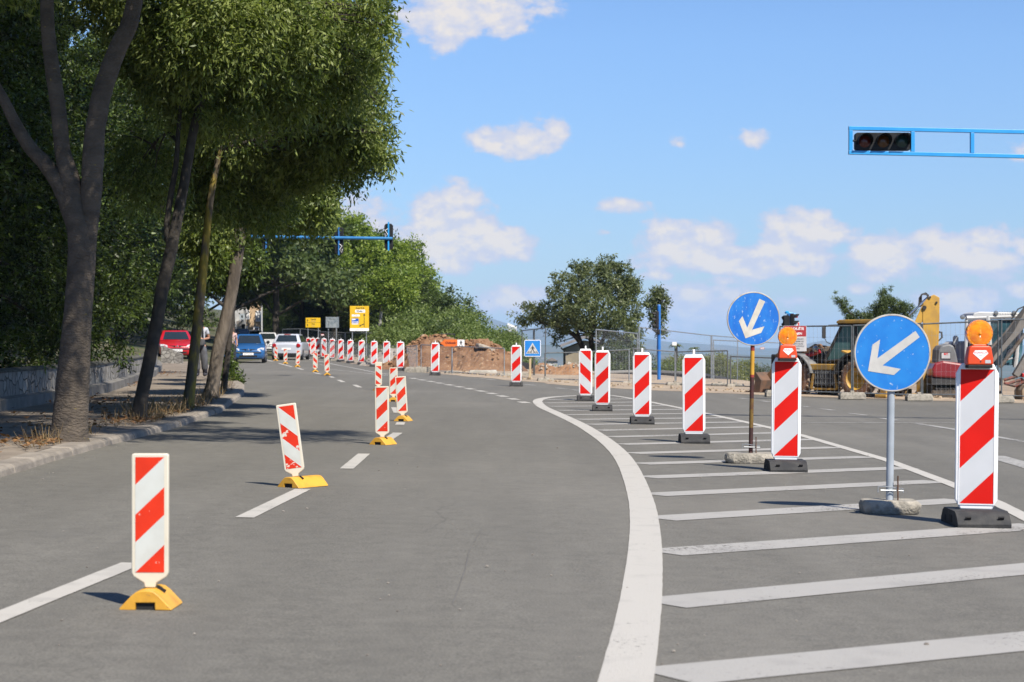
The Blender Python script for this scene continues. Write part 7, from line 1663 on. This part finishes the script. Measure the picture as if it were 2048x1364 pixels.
N1 = cnoise(46, 9); N2 = cnoise(46, 9, (-.0022, -.0056))
CL = [(950, 18, 140, 58, .9), (885, 60, 70, 38, .6), (1050, 284, 90, 32, .75), (1112, 258, 36, 30, .65), (960, 272, 45, 26, .4), (897, 436, 84, 70, 1.05), (862, 496, 100, 54, .95), (985, 488, 98, 38, 1.), (940, 464, 70, 50, .9), (1020, 600, 90, 32, .7), (1065, 590, 50, 26, .6),
      (1238, 410, 44, 15, .42), (1215, 466, 20, 9, .4), (1385, 478, 125, 38, .75), (1455, 518, 200, 38, .9), (1600, 474, 92, 56, 1.05), (1570, 510, 115, 38, .95), (1660, 470, 60, 30, .75), (1320, 549, 44, 13, .5), (1445, 560, 60, 14, .45), (1770, 518, 105, 46, .9), (1900, 505, 120, 46, .85), (1975, 528, 100, 38, .9), (1960, 480, 60, 30, .65),
      (1400, 605, 120, 44, .62), (1720, 576, 26, 13, .5), (1935, 605, 90, 30, .52), (2040, 578, 40, 20, .5), (1502, 274, 34, 15, .30), (1362, 290, 24, 14, .26), (1330, 655, 120, 30, .35), (2100, 500, 90, 40, .7), (1600, 600, 60, 14, .3), (700, 450, 120, 60, .6), (1860, 640, 60, 20, .3), (2300, 300, 200, 60, .7), (300, 200, 300, 90, .8), (2600, 560, 300, 50, .7)]
A = None
for cx, cy, rx, ry, s in CL:
    u = M_('MULTIPLY_ADD', U, F / rx, -(cx - 1024) / rx); v = M_('MULTIPLY_ADD', V, F / ry, -(682 - cy) / ry)
    d = M_('SQRT', M_('ADD', M_('MULTIPLY', u, u), M_('MULTIPLY', v, v)))
    q = M_('MULTIPLY', M_('SUBTRACT', 1.16, d), s)
    A = q if A is None else M_('MAXIMUM', A, q)
def amount(N): return M_('ADD', A, M_('MULTIPLY', M_('SUBTRACT', N, .5), 2.0))
a1 = amount(N1); al = nd(nt, 'ShaderNodeMapRange', interpolation_type='SMOOTHSTEP'); al.inputs['From Min'].default_value = -.03; al.inputs['From Max'].default_value = .34; L.new(a1, al.inputs['Value'])
front = M_('GREATER_THAN', sp.outputs[1], .1)
shade = M_('ADD', .58, M_('MULTIPLY', M_('SUBTRACT', N1, N2), 5.2), clamp=True)
sm1 = nd(nt, 'ShaderNodeMapRange', interpolation_type='SMOOTHSTEP'); sm1.inputs['From Min'].default_value = .05; sm1.inputs['From Max'].default_value = .75; L.new(a1, sm1.inputs['Value'])
sh2 = M_('MULTIPLY', M_('ADD', shade, .25), sm1.outputs[0], clamp=True)
cc = nd(nt, 'ShaderNodeMix', data_type='RGBA'); cc.inputs[6].default_value = (*[c * CLOUD for c in (.66, .71, .90)], 1); cc.inputs[7].default_value = (*[c * CLOUD for c in (.97, .90, .84)], 1); L.new(sh2, cc.inputs[0])
tint = nd(nt, 'ShaderNodeMix', data_type='RGBA'); tint.blend_type = 'MULTIPLY'; tint.inputs[0].default_value = 1; L.new(sky.outputs[0], tint.inputs[6])
tv = nd(nt, 'ShaderNodeMix', data_type='RGBA'); tv.inputs[6].default_value = (*SKYTINT[0], 1); tv.inputs[7].default_value = (*SKYTINT[1], 1)
mr = nd(nt, 'ShaderNodeMapRange'); mr.inputs['From Min'].default_value = .0; mr.inputs['From Max'].default_value = .15; L.new(V, mr.inputs['Value']); L.new(mr.outputs[0], tv.inputs[0]); L.new(tv.outputs[2], tint.inputs[7])
fin = nd(nt, 'ShaderNodeMix', data_type='RGBA'); L.new(M_('MULTIPLY', M_('MULTIPLY', al.outputs[0], .94), front), fin.inputs[0]); L.new(tint.outputs[2], fin.inputs[6]); L.new(cc.outputs[2], fin.inputs[7])
L.new(fin.outputs[2], bg.inputs['Color']); bg.inputs['Strength'].default_value = SKYS
lamp_d = bpy.data.lights.new('sun', 'SUN'); lamp_d.energy = SUNE; lamp_d.angle = math.radians(.53); lamp_d.color = (1, .925, .81)
so = bpy.data.objects.new('sun', lamp_d); COL.objects.link(so); so.rotation_euler = (-SUN).to_track_quat('-Z', 'Y').to_euler()
cd = bpy.data.cameras.new('camera'); cd.lens = 70.; cd.sensor_width = 36.; cd.sensor_fit = 'HORIZONTAL'; cd.clip_end = 80000; cd.clip_start = .1
cd.dof.use_dof = True; cd.dof.focus_distance = 24.; cd.dof.aperture_fstop = 5.6
co = bpy.data.objects.new('camera', cd); COL.objects.link(co); co.location = (0, 0, CZ); co.rotation_euler = (math.radians(90), 0, 0); SC.camera = co
vs_ = SC.view_settings; SC.display_settings.display_device = 'sRGB'; vs_.view_transform = 'Standard'; vs_.look = 'None'; vs_.gamma = 1; vs_.use_curve_mapping = False; vs_.exposure = EXPO
cy = SC.cycles; cy.max_bounces = 6; cy.diffuse_bounces = 3; cy.glossy_bounces = 2; cy.transmission_bounces = 3; cy.transparent_max_bounces = 6; cy.volume_bounces = 1; cy.caustics_reflective = False; cy.caustics_refractive = False
cy.use_denoising = True
try: cy.denoiser = 'OPENIMAGEDENOISE'
except Exception: pass
cy.sample_clamp_indirect = 6
